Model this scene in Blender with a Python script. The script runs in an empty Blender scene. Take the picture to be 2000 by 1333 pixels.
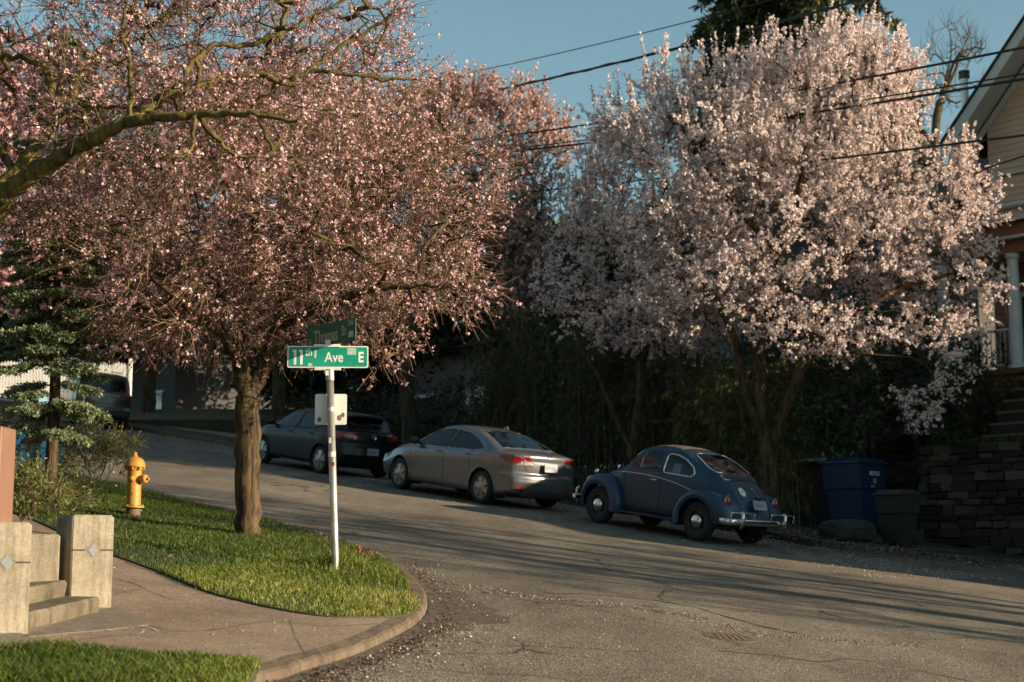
import bpy, math, random
import numpy as np
from mathutils import Vector, Matrix
rng = np.random.default_rng(7)
random.seed(7)
R = math.radians
S = bpy.context.scene
COL = S.collection

# ------------------------------------------------------------------ camera
FPX = 3000.0; PITCH = R(7.7)
cam_d = bpy.data.cameras.new('camera'); cam = bpy.data.objects.new('camera', cam_d); COL.objects.link(cam)
cam.location = (0, 0, 0); cam.rotation_euler = (R(90) + PITCH, 0, 0)
cam_d.sensor_width = 36; cam_d.lens = 54; cam_d.clip_end = 3000; cam_d.clip_start = .1
cam_d.dof.use_dof = True; cam_d.dof.focus_distance = 15.5; cam_d.dof.aperture_fstop = 2.4
S.camera = cam
# ------------------------------------------------------------------ sky and sun
SUN_AZ = R(-18)      # direction TO the sun, measured from +X toward +Y
SUN_EL = R(14)
w = bpy.data.worlds.new("World"); S.world = w; w.use_nodes = True
nt = w.node_tree; nt.nodes.clear()
wo = nt.nodes.new('ShaderNodeOutputWorld'); bg = nt.nodes.new('ShaderNodeBackground')
sky = nt.nodes.new('ShaderNodeTexSky'); sky.sky_type = 'NISHITA'; sky.sun_disc = False
sky.sun_elevation = SUN_EL
sky.sun_rotation = R(90) - SUN_AZ
sky.air_density = 1.0; sky.dust_density = .6; sky.ozone_density = 1.2; sky.altitude = 50
tc = nt.nodes.new('ShaderNodeTexCoord'); mp = nt.nodes.new('ShaderNodeMapping'); mp.inputs['Scale'].default_value = (1, 1, 2.6)
nz = nt.nodes.new('ShaderNodeTexNoise'); nz.inputs['Scale'].default_value = 4.2; nz.inputs['Detail'].default_value = 5; nz.inputs['Roughness'].default_value = .5
mp.inputs['Location'].default_value = (.35, .1, .0)
cr = nt.nodes.new('ShaderNodeValToRGB'); cr.color_ramp.elements[0].position = .44; cr.color_ramp.elements[1].position = .62
mx = nt.nodes.new('ShaderNodeMix'); mx.data_type = 'RGBA'
hs = nt.nodes.new('ShaderNodeHueSaturation'); hs.inputs['Saturation'].default_value = .38; hs.inputs['Value'].default_value = .78
nt.links.new(tc.outputs['Generated'], mp.inputs[0]); nt.links.new(mp.outputs[0], nz.inputs['Vector'])
nt.links.new(nz.outputs[0], cr.inputs[0]); nt.links.new(nz.outputs[0], cr.inputs[0])
nt.links.new(sky.outputs[0], mx.inputs[6]); nt.links.new(sky.outputs[0], hs.inputs['Color']); nt.links.new(hs.outputs[0], mx.inputs[7])
tn = nt.nodes.new('ShaderNodeMix'); tn.data_type = 'RGBA'; tn.blend_type = 'MULTIPLY'; tn.inputs[0].default_value = 1.; tn.inputs[7].default_value = (.80, 1.06, 1.02, 1)
nt.links.new(mx.outputs[2], tn.inputs[6]); nt.links.new(tn.outputs[2], bg.inputs[0]); bg.inputs[1].default_value = .080
nt.links.new(bg.outputs[0], wo.inputs[0])
sl = bpy.data.lights.new('sun', 'SUN'); sun = bpy.data.objects.new('sun', sl); COL.objects.link(sun)
sl.energy = 5.0; sl.angle = R(.5); sl.color = (1, .79, .56)
sd = Vector((math.cos(SUN_EL) * math.cos(SUN_AZ), math.cos(SUN_EL) * math.sin(SUN_AZ), math.sin(SUN_EL)))
sun.rotation_euler = sd.to_track_quat('Z', 'Y').to_euler()
S.view_settings.view_transform = 'Standard'; S.view_settings.look = 'None'
S.view_settings.exposure = 1.08; S.view_settings.gamma = 1

# ------------------------------------------------------------------ geometry of the place
AL = R(39)
U = np.array([-math.sin(AL), math.cos(AL)])      # uphill along the street
V = np.array([math.cos(AL), math.sin(AL)])       # across the street, away
GX, GY, GC = -.1022, .0896, -1.878
def gz(x, y): return GC + GX * x + GY * y
def at(px, py, Y):                                # photo pixel + depth -> point
    a = (px - 1000) / FPX; b = (666.5 - py) / FPX
    c, s = math.cos(PITCH), math.sin(PITCH)
    d = np.array([a, c - b * s, s + b * c]); return d / d[1] * Y
def gp(px, py, up=0.):
    d = at(px, py, 1.); k = (-GC - up) / (GX * d[0] + GY - d[2]); return d * k
def ST(s, t, up=0.):
    p = U * s + V * t; return np.array([p[0], p[1], gz(p[0], p[1]) + up])
ZS = math.atan2(U[1], U[0])                       # heading of the street
NRM = Vector((-GX, -GY, 1)).normalized()

# ------------------------------------------------------------------ tagging
def tag(o, label=None, cat=None, group=None, kind=None):
    if label: o['label'] = label
    if cat: o['category'] = cat
    if group: o['group'] = group
    if kind: o['kind'] = kind
    return o
def thing(name, label, cat, loc=(0, 0, 0), rotz=0., group=None, mat=None):
    o = bpy.data.objects.new(name, None); COL.objects.link(o); o.empty_display_size = .2
    if mat is not None: o.matrix_world = mat
    else:
        o.location = tuple(float(c) for c in loc); o.rotation_euler = (0, 0, rotz)
    return tag(o, label, cat, group)

class MB:
    """mesh buffer"""
    def __init__(s): s.v = []; s.f4 = []; s.f3 = []; s.m4 = []; s.m3 = []; s.n = 0; s.r4 = []; s.r3 = []; s.ng = []
    def add(s, v, quads=None, tris=None, mi=0, r=None):
        v = np.asarray(v, float).reshape(-1, 3); b = s.n; s.v.append(v); s.n += len(v)
        for fs, F_, M_, R_ in ((quads, s.f4, s.m4, s.r4), (tris, s.f3, s.m3, s.r3)):
            if fs is None: continue
            fs = np.asarray(fs, np.int64)
            if len(fs) == 0: continue
            F_.append(fs + b); M_.append(np.full(len(fs), mi) if np.isscalar(mi) else np.asarray(mi))
            R_.append(np.full(len(fs), rng.random()) if r is None else (np.full(len(fs), r) if np.isscalar(r) else np.asarray(r)))
        return s
    def box(s, c, d, rz=0., mi=0, M=None, taper=1.):
        x, y, z = np.array(d) / 2.
        v = np.array([[-x, -y, -z], [x, -y, -z], [x, y, -z], [-x, y, -z], [-x * taper, -y * taper, z], [x * taper, -y * taper, z], [x * taper, y * taper, z], [-x * taper, y * taper, z]])
        if rz: v[:, :2] = v[:, :2] @ np.array([[math.cos(rz), math.sin(rz)], [-math.sin(rz), math.cos(rz)]])
        if M is not None: v = v @ np.array(M).T
        return s.add(v + np.array(c), [[0, 3, 2, 1], [4, 5, 6, 7], [0, 1, 5, 4], [1, 2, 6, 5], [2, 3, 7, 6], [3, 0, 4, 7]], mi=mi)
    def tube(s, pts, rad, n=8, mi=0, caps=True, r=None, sx=None):
        P = np.asarray(pts, float); m = len(P); rad = np.broadcast_to(np.asarray(rad, float), (m,))
        T = np.gradient(P, axis=0); T /= np.linalg.norm(T, axis=1)[:, None] + 1e-9
        up = np.array([0, 0, 1.]) if abs(T[0, 2]) < .9 else np.array([1., 0, 0])
        a = np.cross(T[0], up); a /= np.linalg.norm(a); A = [a]
        for i in range(1, m):
            a = A[-1] - T[i] * A[-1].dot(T[i]); a /= np.linalg.norm(a) + 1e-9; A.append(a)
        A = np.array(A); B = np.cross(T, A)
        th = np.arange(n) * 2 * np.pi / n
        kx, ky = (1, 1) if sx is None else sx
        V_ = P[:, None] + rad[:, None, None] * (np.cos(th)[None, :, None] * A[:, None] * kx + np.sin(th)[None, :, None] * B[:, None] * ky)
        i = np.arange(m - 1)[:, None] * n; j = np.arange(n)[None]; j2 = (j + 1) % n
        q = np.stack([i + j, i + j2, i + n + j2, i + n + j], -1).reshape(-1, 4)
        t = None; VV = V_.reshape(-1, 3)
        if caps:
            VV = np.vstack([VV, P[0], P[-1]]); c0 = m * n; jj = np.arange(n); k2 = (jj + 1) % n
            t = np.vstack([np.stack([np.full(n, c0), k2, jj], 1), np.stack([np.full(n, c0 + 1), (m - 1) * n + jj, (m - 1) * n + k2], 1)])
        return s.add(VV, q, t, mi, r)
    def lathe(s, prof, c=(0, 0, 0), n=24, axis='z', mi=0):
        """prof: list of (r, h)"""
        pr = np.array(prof, float); th = np.arange(n) * 2 * np.pi / n
        X = pr[:, 0][:, None] * np.cos(th); Y = pr[:, 0][:, None] * np.sin(th); Z = np.repeat(pr[:, 1][:, None], n, 1)
        if axis == 'z': v = np.stack([X, Y, Z], -1)
        elif axis == 'y': v = np.stack([X, Z, -Y], -1)
        else: v = np.stack([Z, X, Y], -1)
        m = len(pr); i = np.arange(m - 1)[:, None] * n; j = np.arange(n)[None]; j2 = (j + 1) % n
        q = np.stack([i + j, i + j2, i + n + j2, i + n + j], -1).reshape(-1, 4)
        return s.add(v.reshape(-1, 3) + np.array(c), q, mi=mi)
    def prism(s, poly, z0, z1, mi=0, side=True):
        """poly list of xy(z ignored); z0,z1 scalars or arrays"""
        P = np.array(poly, float)[:, :2]; n = len(P)
        a = np.column_stack([P, np.broadcast_to(z0, n)]); b = np.column_stack([P, np.broadcast_to(z1, n)])
        i = np.arange(n); j = (i + 1) % n; o = s.n
        s.add(np.vstack([a, b]), np.stack([i, j, n + j, n + i], 1) if side else None, mi=mi)
        s.ng.append((o + n + i, mi)); 
        return s
    def build(s, name, mats, parent=None, smooth=False, attr=False, org=None):
        me = bpy.data.meshes.new(name); v = np.vstack(s.v) if s.v else np.zeros((0, 3))
        if org is not None: v = v - np.asarray(org, float)
        F4 = np.vstack(s.f4) if s.f4 else np.zeros((0, 4), np.int64); F3 = np.vstack(s.f3) if s.f3 else np.zeros((0, 3), np.int64)
        loops = [F4.ravel(), F3.ravel()]; tot = [np.full(len(F4), 4), np.full(len(F3), 3)]
        mi = [np.concatenate(s.m4) if s.m4 else np.zeros(0), np.concatenate(s.m3) if s.m3 else np.zeros(0)]
        rr = [np.concatenate(s.r4) if s.r4 else np.zeros(0), np.concatenate(s.r3) if s.r3 else np.zeros(0)]
        for idx, m_ in s.ng: loops.append(np.array(idx)); tot.append(np.array([len(idx)])); mi.append(np.array([m_])); rr.append(np.array([.5]))
        L = np.concatenate(loops).astype(np.int32); T = np.concatenate(tot).astype(np.int32)
        me.vertices.add(len(v)); me.vertices.foreach_set('co', v.astype(np.float32).ravel())
        me.loops.add(len(L)); me.loops.foreach_set('vertex_index', L)
        me.polygons.add(len(T)); me.polygons.foreach_set('loop_start', np.concatenate([[0], np.cumsum(T)[:-1]]).astype(np.int32))
        me.polygons.foreach_set('material_index', np.concatenate(mi).astype(np.int32))
        me.polygons.foreach_set('use_smooth', np.full(len(T), bool(smooth)))
        for m_ in (mats if isinstance(mats, (list, tuple)) else [mats]): me.materials.append(m_)
        if attr:
            at_ = me.attributes.new('rnd', 'FLOAT', 'FACE'); at_.data.foreach_set('value', np.concatenate(rr).astype(np.float32))
        me.update(calc_edges=True); me.validate()
        o = bpy.data.objects.new(name, me); COL.objects.link(o)
        if parent is not None: o.parent = parent
        elif org is not None: o.location = tuple(float(c) for c in org)
        return o

# ------------------------------------------------------------------ materials
def newmat(name):
    m = bpy.data.materials.new(name); m.use_nodes = True; t = m.node_tree
    return m, t, t.nodes['Principled BSDF']
def ramp(t, fac, stops):
    c = t.nodes.new('ShaderNodeValToRGB'); e = c.color_ramp.elements
    e[0].position, e[0].color = stops[0][0], (*stops[0][1], 1)
    e[1].position, e[1].color = stops[-1][0], (*stops[-1][1], 1)
    for p, col in stops[1:-1]:
        k = e.new(p); k.color = (*col, 1)
    t.links.new(fac, c.inputs[0]); return c.outputs[0]
def noise(t, scale, detail=4, rough=.55, vec=None, dist=0):
    n = t.nodes.new('ShaderNodeTexNoise'); n.inputs['Scale'].default_value = scale; n.inputs['Detail'].default_value = detail
    n.inputs['Roughness'].default_value = rough; n.inputs['Distortion'].default_value = dist
    if vec is not None: t.links.new(vec, n.inputs['Vector'])
    return n.outputs[0]
def objco(t, scale=(1, 1, 1)):
    c = t.nodes.new('ShaderNodeTexCoord'); m = t.nodes.new('ShaderNodeMapping'); m.inputs['Scale'].default_value = scale
    t.links.new(c.outputs['Object'], m.inputs[0]); return m.outputs[0]
def mixc(t, fac, a, b, mode='MIX'):
    n = t.nodes.new('ShaderNodeMix'); n.data_type = 'RGBA'; n.blend_type = mode
    if hasattr(fac, 'is_linked') or not isinstance(fac, (int, float)): t.links.new(fac, n.inputs[0])
    else: n.inputs[0].default_value = fac
    for k, x in ((6, a), (7, b)):
        if isinstance(x, tuple): n.inputs[k].default_value = (*x, 1)
        else: t.links.new(x, n.inputs[k])
    return n.outputs[2]
def bump(t, h, strength=.3, dist=.02, bs=None):
    b = t.nodes.new('ShaderNodeBump'); b.inputs['Strength'].default_value = strength; b.inputs['Distance'].default_value = dist
    t.links.new(h, b.inputs['Height'])
    if bs: t.links.new(b.outputs[0], bs.inputs['Normal'])
    return b
def simple(name, col, rough=.6, metal=0., var=.25, nscale=6., bmp=.0, coat=0., dirt=None, spec=None, stretch=(1, 1, 1)):
    m, t, b = newmat(name); v = objco(t, stretch)
    n = noise(t, nscale, 5, .6, v)
    lo = tuple(max(0, c * (1 - var)) for c in col); hi = tuple(min(1, c * (1 + var * .7)) for c in col)
    c = ramp(t, n, [(.3, lo), (.7, hi)])
    if dirt:
        n2 = noise(t, nscale * .35, 6, .7, v); f = ramp(t, n2, [(.45, (0, 0, 0)), (.72, (1, 1, 1))]); c = mixc(t, f, c, dirt)
    t.links.new(c, b.inputs['Base Color']); b.inputs['Roughness'].default_value = rough; b.inputs['Metallic'].default_value = metal
    if coat: b.inputs['Coat Weight'].default_value = coat; b.inputs['Coat Roughness'].default_value = .08
    if spec is not None: b.inputs['Specular IOR Level'].default_value = spec
    if bmp: bump(t, noise(t, nscale * 6, 4, .6, v), bmp, .01, b)
    return m
def rndcol(name, stops, rough=.7, trans=.0, spec=.3):
    """leaf/petal: colour from per-face attribute; optional translucency"""
    m, t, b = newmat(name); a = t.nodes.new('ShaderNodeAttribute'); a.attribute_name = 'rnd'
    c = ramp(t, a.outputs['Fac'], stops); t.links.new(c, b.inputs['Base Color'])
    b.inputs['Roughness'].default_value = rough; b.inputs['Specular IOR Level'].default_value = spec
    if trans:
        tr = t.nodes.new('ShaderNodeBsdfTranslucent'); t.links.new(c, tr.inputs[0]); ms = t.nodes.new('ShaderNodeMixShader'); ms.inputs[0].default_value = trans
        t.links.new(b.outputs[0], ms.inputs[1]); t.links.new(tr.outputs[0], ms.inputs[2]); t.links.new(ms.outputs[0], t.nodes['Material Output'].inputs[0])
    return m
MT = {}
def asphalt():
    m, t, b = newmat('asphalt'); v = objco(t)
    base = ramp(t, noise(t, .35, 6, .6, v), [(.3, (.135, .118, .096)), (.7, (.215, .19, .155))])
    # aggregate specks
    vo = t.nodes.new('ShaderNodeTexVoronoi'); vo.inputs['Scale'].default_value = 60; t.links.new(v, vo.inputs['Vector'])
    sp = ramp(t, vo.outputs['Color'], [(.2, (.45, .45, .45)), (.8, (1.5, 1.45, 1.35))])
    c = mixc(t, .75, base, sp, 'MULTIPLY')
    fine = ramp(t, noise(t, 130, 2, .5, v), [(.35, (.6, .6, .6)), (.68, (1.4, 1.4, 1.4))])
    c = mixc(t, .8, c, fine, 'MULTIPLY')
    co_ = ramp(t, noise(t, 34, 3, .7, v), [(.33, (.66, .66, .66)), (.5, (1, 1, 1)), (.68, (1.45, 1.42, 1.36))]); c = mixc(t, .8, c, co_, 'MULTIPLY')
    # worn patches
    st = ramp(t, noise(t, 1.3, 5, .65, objco(t, (1, .35, 1))), [(.4, (1, 1, 1)), (.62, (.62, .6, .58))])
    c = mixc(t, .7, c, st, 'MULTIPLY')
    # cracks
    wv = t.nodes.new('ShaderNodeVectorMath'); wv.operation = 'ADD'
    nn = t.nodes.new('ShaderNodeTexNoise'); nn.inputs['Scale'].default_value = 1.2; nn.inputs['Detail'].default_value = 6; t.links.new(v, nn.inputs['Vector'])
    t.links.new(v, wv.inputs[0]); t.links.new(nn.outputs['Color'], wv.inputs[1])
    vc = t.nodes.new('ShaderNodeTexVoronoi'); vc.feature = 'DISTANCE_TO_EDGE'; vc.inputs['Scale'].default_value = .42; t.links.new(wv.outputs[0], vc.inputs['Vector'])
    ck = ramp(t, vc.outputs['Distance'], [(.0, (.25, .24, .22)), (.006, (.3, .3, .3)), (.011, (1, 1, 1))])
    msk = ramp(t, noise(t, .6, 3, .5, v), [(.5, (0, 0, 0)), (.62, (1, 1, 1))])
    c2 = mixc(t, 1.0, c, ck, 'MULTIPLY'); c = mixc(t, msk, c, c2)
    t.links.new(c, b.inputs['Base Color']); b.inputs['Roughness'].default_value = .82; b.inputs['Specular IOR Level'].default_value = .3
    h = mixc(t, .5, noise(t, 90, 3, .6, v), vo.outputs['Distance']); bump(t, h, .9, .012, b)
    return m
MT['asphalt'] = asphalt()
def concrete(name, a, bcol, dirt, scale=3., streak=True):
    m, t, b = newmat(name); v = objco(t)
    c = ramp(t, noise(t, scale, 6, .65, v), [(.3, a), (.7, bcol)])
    if streak:
        s_ = noise(t, 5, 5, .6, objco(t, (3, 3, .35))); f = ramp(t, s_, [(.48, (0, 0, 0)), (.7, (.8, .8, .8))]); c = mixc(t, f, c, dirt)
    fine = ramp(t, noise(t, 70, 3, .6, v), [(.3, (.75, .75, .75)), (.7, (1.2, 1.2, 1.2))]); c = mixc(t, .8, c, fine, 'MULTIPLY')
    t.links.new(c, b.inputs['Base Color']); b.inputs['Roughness'].default_value = .88; b.inputs['Specular IOR Level'].default_value = .25
    bump(t, noise(t, 60, 4, .65, v), .5, .008, b); return m
MT['concrete'] = concrete('old_concrete', (.19, .165, .12), (.34, .30, .235), (.10, .082, .052))
MT['step'] = concrete('mossy_concrete', (.085, .068, .048), (.19, .16, .115), (.04, .045, .018))
def walkmat():
    m, t, b = newmat('sidewalk_aggregate'); v = objco(t)
    c = ramp(t, noise(t, 1.1, 6, .65, v), [(.3, (.155, .115, .082)), (.7, (.26, .20, .145))])
    fine = ramp(t, noise(t, 85, 3, .6, v), [(.3, (.55, .55, .55)), (.7, (1.5, 1.45, 1.4))]); c = mixc(t, .85, c, fine, 'MULTIPLY')
    co_ = ramp(t, noise(t, 36, 3, .7, v), [(.33, (.62, .62, .62)), (.5, (1, 1, 1)), (.68, (1.5, 1.45, 1.4))]); c = mixc(t, .8, c, co_, 'MULTIPLY')
    st = ramp(t, noise(t, 3, 5, .7, v), [(.42, (1, 1, 1)), (.7, (.6, .58, .52))]); c = mixc(t, .6, c, st, 'MULTIPLY')
    t.links.new(c, b.inputs['Base Color']); b.inputs['Roughness'].default_value = .85
    bump(t, noise(t, 80, 3, .6, v), .6, .008, b); return m
MT['walk'] = walkmat()
MT['kerb'] = concrete('kerb_stone', (.085, .062, .045), (.17, .13, .095), (.045, .035, .026))
MT['soil'] = simple('soil', (.024, .018, .012), .95, 0, .5, 4, .6)
MT['grassbase'] = simple('turf_soil', (.050, .048, .020), .95, 0, .5, 5, .6)
MT['farland'] = simple('far_ground', (.03, .035, .018), .95, 0, .4, .6)
def bark(name, a, bcol, moss, mf=.55, sc=14):
    m, t, b = newmat(name); v = objco(t, (1, 1, .16)); n1 = noise(t, sc, 7, .72, v, .8)
    c = ramp(t, n1, [(.32, a), (.66, bcol)])
    f = ramp(t, noise(t, 3.2, 4, .6, objco(t)), [(mf - .12, (0, 0, 0)), (mf + .12, (1, 1, 1))]); c = mixc(t, f, c, moss)
    fine = ramp(t, n1, [(.38, (.35, .35, .35)), (.55, (1.1, 1.1, 1.1))]); c = mixc(t, .8, c, fine, 'MULTIPLY')
    t.links.new(c, b.inputs['Base Color']); b.inputs['Roughness'].default_value = .9; b.inputs['Specular IOR Level'].default_value = .2
    bump(t, n1, 1., .035, b); return m
MT['bark'] = bark('plum_bark', (.028, .019, .012), (.125, .085, .048), (.11, .085, .028), .62)
MT['bark_dark'] = bark('dark_bark', (.03, .022, .015), (.09, .07, .045), (.06, .06, .025))
MT['bark_moss'] = bark('mossy_bark', (.035, .026, .012), (.13, .10, .045), (.17, .13, .035), .5, 14)
MT['twig'] = simple('twig_bark', (.15, .108, .06), .85, 0, .4, 3)
MT['twig_dark'] = simple('dark_twig', (.085, .06, .042), .85, 0, .4, 3)
PK = [(0., (.34, .14, .15)), (.3, (.60, .32, .35)), (.65, (.78, .52, .55)), (1., (.93, .77, .77))]
MT['petal_pink'] = rndcol('pink_blossom', PK, .6, .3)
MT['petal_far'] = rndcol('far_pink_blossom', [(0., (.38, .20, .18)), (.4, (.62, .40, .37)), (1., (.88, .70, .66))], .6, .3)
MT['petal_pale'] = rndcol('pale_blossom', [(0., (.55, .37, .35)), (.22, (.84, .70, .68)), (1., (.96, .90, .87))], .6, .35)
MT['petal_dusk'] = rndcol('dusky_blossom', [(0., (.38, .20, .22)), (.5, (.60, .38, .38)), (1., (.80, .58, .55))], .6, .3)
MT['leaf_red'] = rndcol('red_plum_leaf', [(0., (.10, .022, .02)), (.5, (.20, .05, .038)), (1., (.28, .10, .06))], .55, .3)
MT['bud'] = rndcol('blossom_bud', [(0., (.22, .09, .08)), (.5, (.35, .17, .14)), (1., (.42, .24, .16))], .6, .2)
MT['grass'] = rndcol('grass_blade', [(0., (.030, .050, .012)), (.35, (.065, .108, .02)), (.7, (.185, .225, .035)), (1., (.38, .34, .12))], .55, .35)
MT['grass_dry'] = rndcol('grass_dry', [(0., (.12, .20, .03)), (.5, (.25, .30, .045)), (1., (.42, .38, .13))], .6, .35)
MT['needle'] = rndcol('blue_green_needle', [(0., (.08, .12, .065)), (.5, (.19, .24, .13)), (1., (.33, .37, .21))], .6, .15)
MT['needle_dark'] = rndcol('dark_needle', [(0., (.018, .035, .016)), (.6, (.05, .07, .03)), (1., (.14, .10, .04))], .65, .1)
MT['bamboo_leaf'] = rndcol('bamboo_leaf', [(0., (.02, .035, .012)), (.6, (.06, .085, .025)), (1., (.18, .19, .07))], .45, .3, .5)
MT['culm'] = simple('bamboo_culm', (.13, .085, .04), .5, 0, .5, 4)
MT['gloss_leaf'] = rndcol('glossy_leaf', [(0., (.02, .045, .012)), (.6, (.05, .085, .02)), (1., (.09, .12, .035))], .28, .1, .6)
MT['shrub_leaf'] = rndcol('shrub_leaf', [(0., (.06, .09, .02)), (.6, (.14, .17, .04)), (1., (.30, .27, .09))], .6, .3)
MT['dark_leaf'] = rndcol('dark_leaf', [(0., (.015, .028, .010)), (.6, (.035, .05, .018)), (1., (.06, .075, .03))], .55, .1)
MT['fern'] = rndcol('fern_leaf', [(0., (.02, .04, .012)), (1., (.06, .08, .03))], .5, .2)
MT['petal_fallen'] = rndcol('fallen_petal', [(0., (.35, .25, .2)), (1., (.75, .62, .55))], .8, 0)
MT['gravel'] = rndcol('gravel_stone', [(0., (.07, .055, .045)), (.75, (.20, .165, .13)), (1., (.5, .45, .38))], .8, 0)
MT['crack'] = simple('crack_tar', (.03, .026, .021), .95, 0, .4, 12)
MT['rubber'] = simple('tyre_rubber', (.018, .017, .016), .8, 0, .3, 8)
MT['inset'] = simple('inset_stone', (.17, .185, .195), .8, 0, .2, 12)
MT['black'] = simple('black_plastic', (.012, .012, .013), .5, 0, .2, 5)
MT['dark'] = simple('dark_interior', (.02, .018, .016), .8, 0, .3, 5)
MT['chrome'] = simple('chrome', (.72, .72, .70), .12, 1., .1, 6)
MT['alloy'] = simple('alloy_wheel', (.34, .34, .33), .3, .9, .2, 8)
MT['beetle'] = simple('old_blue_paint', (.006, .040, .082), .45, .1, .35, 3, .04, .15, dirt=(.02, .03, .036))
MT['silver'] = simple('silver_paint', (.17, .172, .178), .27, .6, .12, 3, 0, .6)
MT['black_paint'] = simple('black_paint', (.004, .004, .005), .35, .0, .2, 3, 0, .12, spec=.3)
MT['suv'] = simple('grey_suv_paint', (.07, .068, .066), .3, .6, .15, 3, 0, .5)
MT['roofdirt'] = simple('roof_dirt', (.10, .075, .05), .8, 0, .4, 4)
MT['white'] = simple('white_paint', (.78, .76, .72), .6, 0, .12, 6)
MT['white_fence'] = simple('white_fence_paint', (.85, .83, .76), .6, 0, .08, 3)
MT['paper'] = simple('paper', (.62, .68, .78), .7, 0, .08, 6)
MT['stk_a'] = simple('sticker_cream', (.65, .58, .5), .6, 0, .1, 9); MT['stk_b'] = simple('sticker_pink', (.6, .25, .28), .6, 0, .1, 9); MT['stk_c'] = simple('sticker_blue', (.25, .28, .5), .6, 0, .1, 9)
MT['plate'] = simple('licence_plate', (.28, .29, .31), .5, 0, .1, 20); MT['ink'] = simple('plate_ink', (.05, .07, .14), .6, 0, .1, 9)
MT['red_lamp'] = simple('red_lamp_lens', (.20, .010, .009), .12, 0, .3, 20, 0, .8)
MT['clear_lamp'] = simple('clear_lamp_lens', (.32, .31, .30), .12, 0, .2, 20, 0, .8)
MT['orange_lamp'] = simple('amber_lamp', (.5, .16, .03), .2, 0, .2, 12)
MT['galv'] = simple('galvanised_post', (.50, .47, .42), .42, .75, .35, 5, .1, dirt=(.33, .25, .18))
MT['signwhite'] = simple('sign_white', (.80, .79, .74), .5, 0, .12, 5, dirt=(.55, .50, .42))
MT['signgreen'] = simple('sign_green', (.004, .26, .17), .45, 0, .18, 5, dirt=(.02, .33, .24))
MT['signgreen_shade'] = simple('shaded_sign_green', (.012, .10, .06), .6, 0, .25, 8)  # darker copy of the sign green, shade of the unlit blade painted in
MT['signgrey'] = simple('shaded_letter', (.34, .34, .28), .6, 0, .15, 8)  # letter white greyed, the unlit blade's shade put into its colour
MT['tape'] = simple('sticker_residue', (.42, .52, .42), .7, 0, .2, 30)
MT['hydrant'] = simple('yellow_hydrant_paint', (.46, .225, .032), .5, 0, .16, 9, .25, dirt=(.30, .13, .03))
MT['hydrant_base'] = simple('hydrant_base_iron', (.13, .085, .06), .8, 0, .3, 8, .2)
MT['bin_blue'] = simple('blue_bin_plastic', (.006, .026, .07), .5, 0, .2, 5, .05)
MT['bin_sky'] = simple('bright_blue_bin', (.015, .17, .34), .5, 0, .15, 5)
MT['bin_dark'] = simple('dark_bin_plastic', (.022, .020, .018), .6, 0, .2, 5)
MT['grime'] = simple('grime', (.16, .14, .12), .8, 0, .3, 20)
MT['brown'] = simple('brown_metal', (.20, .11, .075), .55, 0, .12, 4)
MT['rock'] = simple('rock', (.03, .027, .021), .9, 0, .45, 5, .6)
MT['flagstone'] = rndcol('wall_stone', [(0., (.014, .013, .009)), (.7, (.04, .034, .024)), (1., (.085, .07, .05))], .9)
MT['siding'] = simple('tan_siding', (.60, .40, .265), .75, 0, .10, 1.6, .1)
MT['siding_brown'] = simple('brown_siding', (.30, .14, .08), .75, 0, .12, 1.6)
MT['trim'] = simple('grey_trim', (.50, .48, .43), .6, 0, .08, 3)
MT['trim_white'] = simple('white_trim', (.66, .67, .66), .6, 0, .08, 3)
MT['roof'] = simple('roof_shingle', (.035, .033, .032), .9, 0, .4, 9, .3)
MT['wood_step'] = simple('step_timber', (.17, .09, .05), .7, 0, .3, 3, .1, stretch=(1, 6, 6))
MT['galv_pipe'] = simple('stainless_pipe', (.72, .72, .70), .4, .35, .12, 6)
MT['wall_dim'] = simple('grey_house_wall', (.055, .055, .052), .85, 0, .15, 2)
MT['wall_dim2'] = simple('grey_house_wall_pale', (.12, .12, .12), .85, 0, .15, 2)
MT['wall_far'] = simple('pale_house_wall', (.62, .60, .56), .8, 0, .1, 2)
MT['window_glass'] = simple('house_window', (.05, .06, .07), .08, 0, .2, 2, 0, .5)
MT['curtain'] = simple('bright_curtain', (.50, .58, .66), .6, 0, .1, 2)
MT['cable'] = simple('cable_rubber', (.02, .018, .016), .7, 0, .2, 5)
MT['pole'] = simple('pole_timber', (.12, .085, .055), .85, 0, .3, 4)
MT['bag_white'] = simple('white_bag', (.7, .7, .68), .5, 0, .1, 9); MT['bag_green'] = simple('green_bag_print', (.1, .3, .08), .5, 0, .1, 9)
MT['iron'] = simple('cast_iron', (.12, .085, .06), .75, .2, .4, 12, .3)
def glassmat(name, tint=(.55, .6, .6), gl=.0):
    m = bpy.data.materials.new(name); m.use_nodes = True; t = m.node_tree; t.nodes.clear()
    o = t.nodes.new('ShaderNodeOutputMaterial'); tr = t.nodes.new('ShaderNodeBsdfTransparent'); tr.inputs[0].default_value = (*tint, 1)
    g = t.nodes.new('ShaderNodeBsdfGlossy'); g.inputs['Roughness'].default_value = .03; fr = t.nodes.new('ShaderNodeFresnel'); fr.inputs[0].default_value = 1.55
    ms = t.nodes.new('ShaderNodeMixShader'); t.links.new(fr.outputs[0], ms.inputs[0]); t.links.new(tr.outputs[0], ms.inputs[1]); t.links.new(g.outputs[0], ms.inputs[2]); t.links.new(ms.outputs[0], o.inputs[0]); return m
MT['glass'] = glassmat('car_glass'); MT['glass_dark'] = glassmat('tinted_car_glass', (.12, .13, .14))

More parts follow.
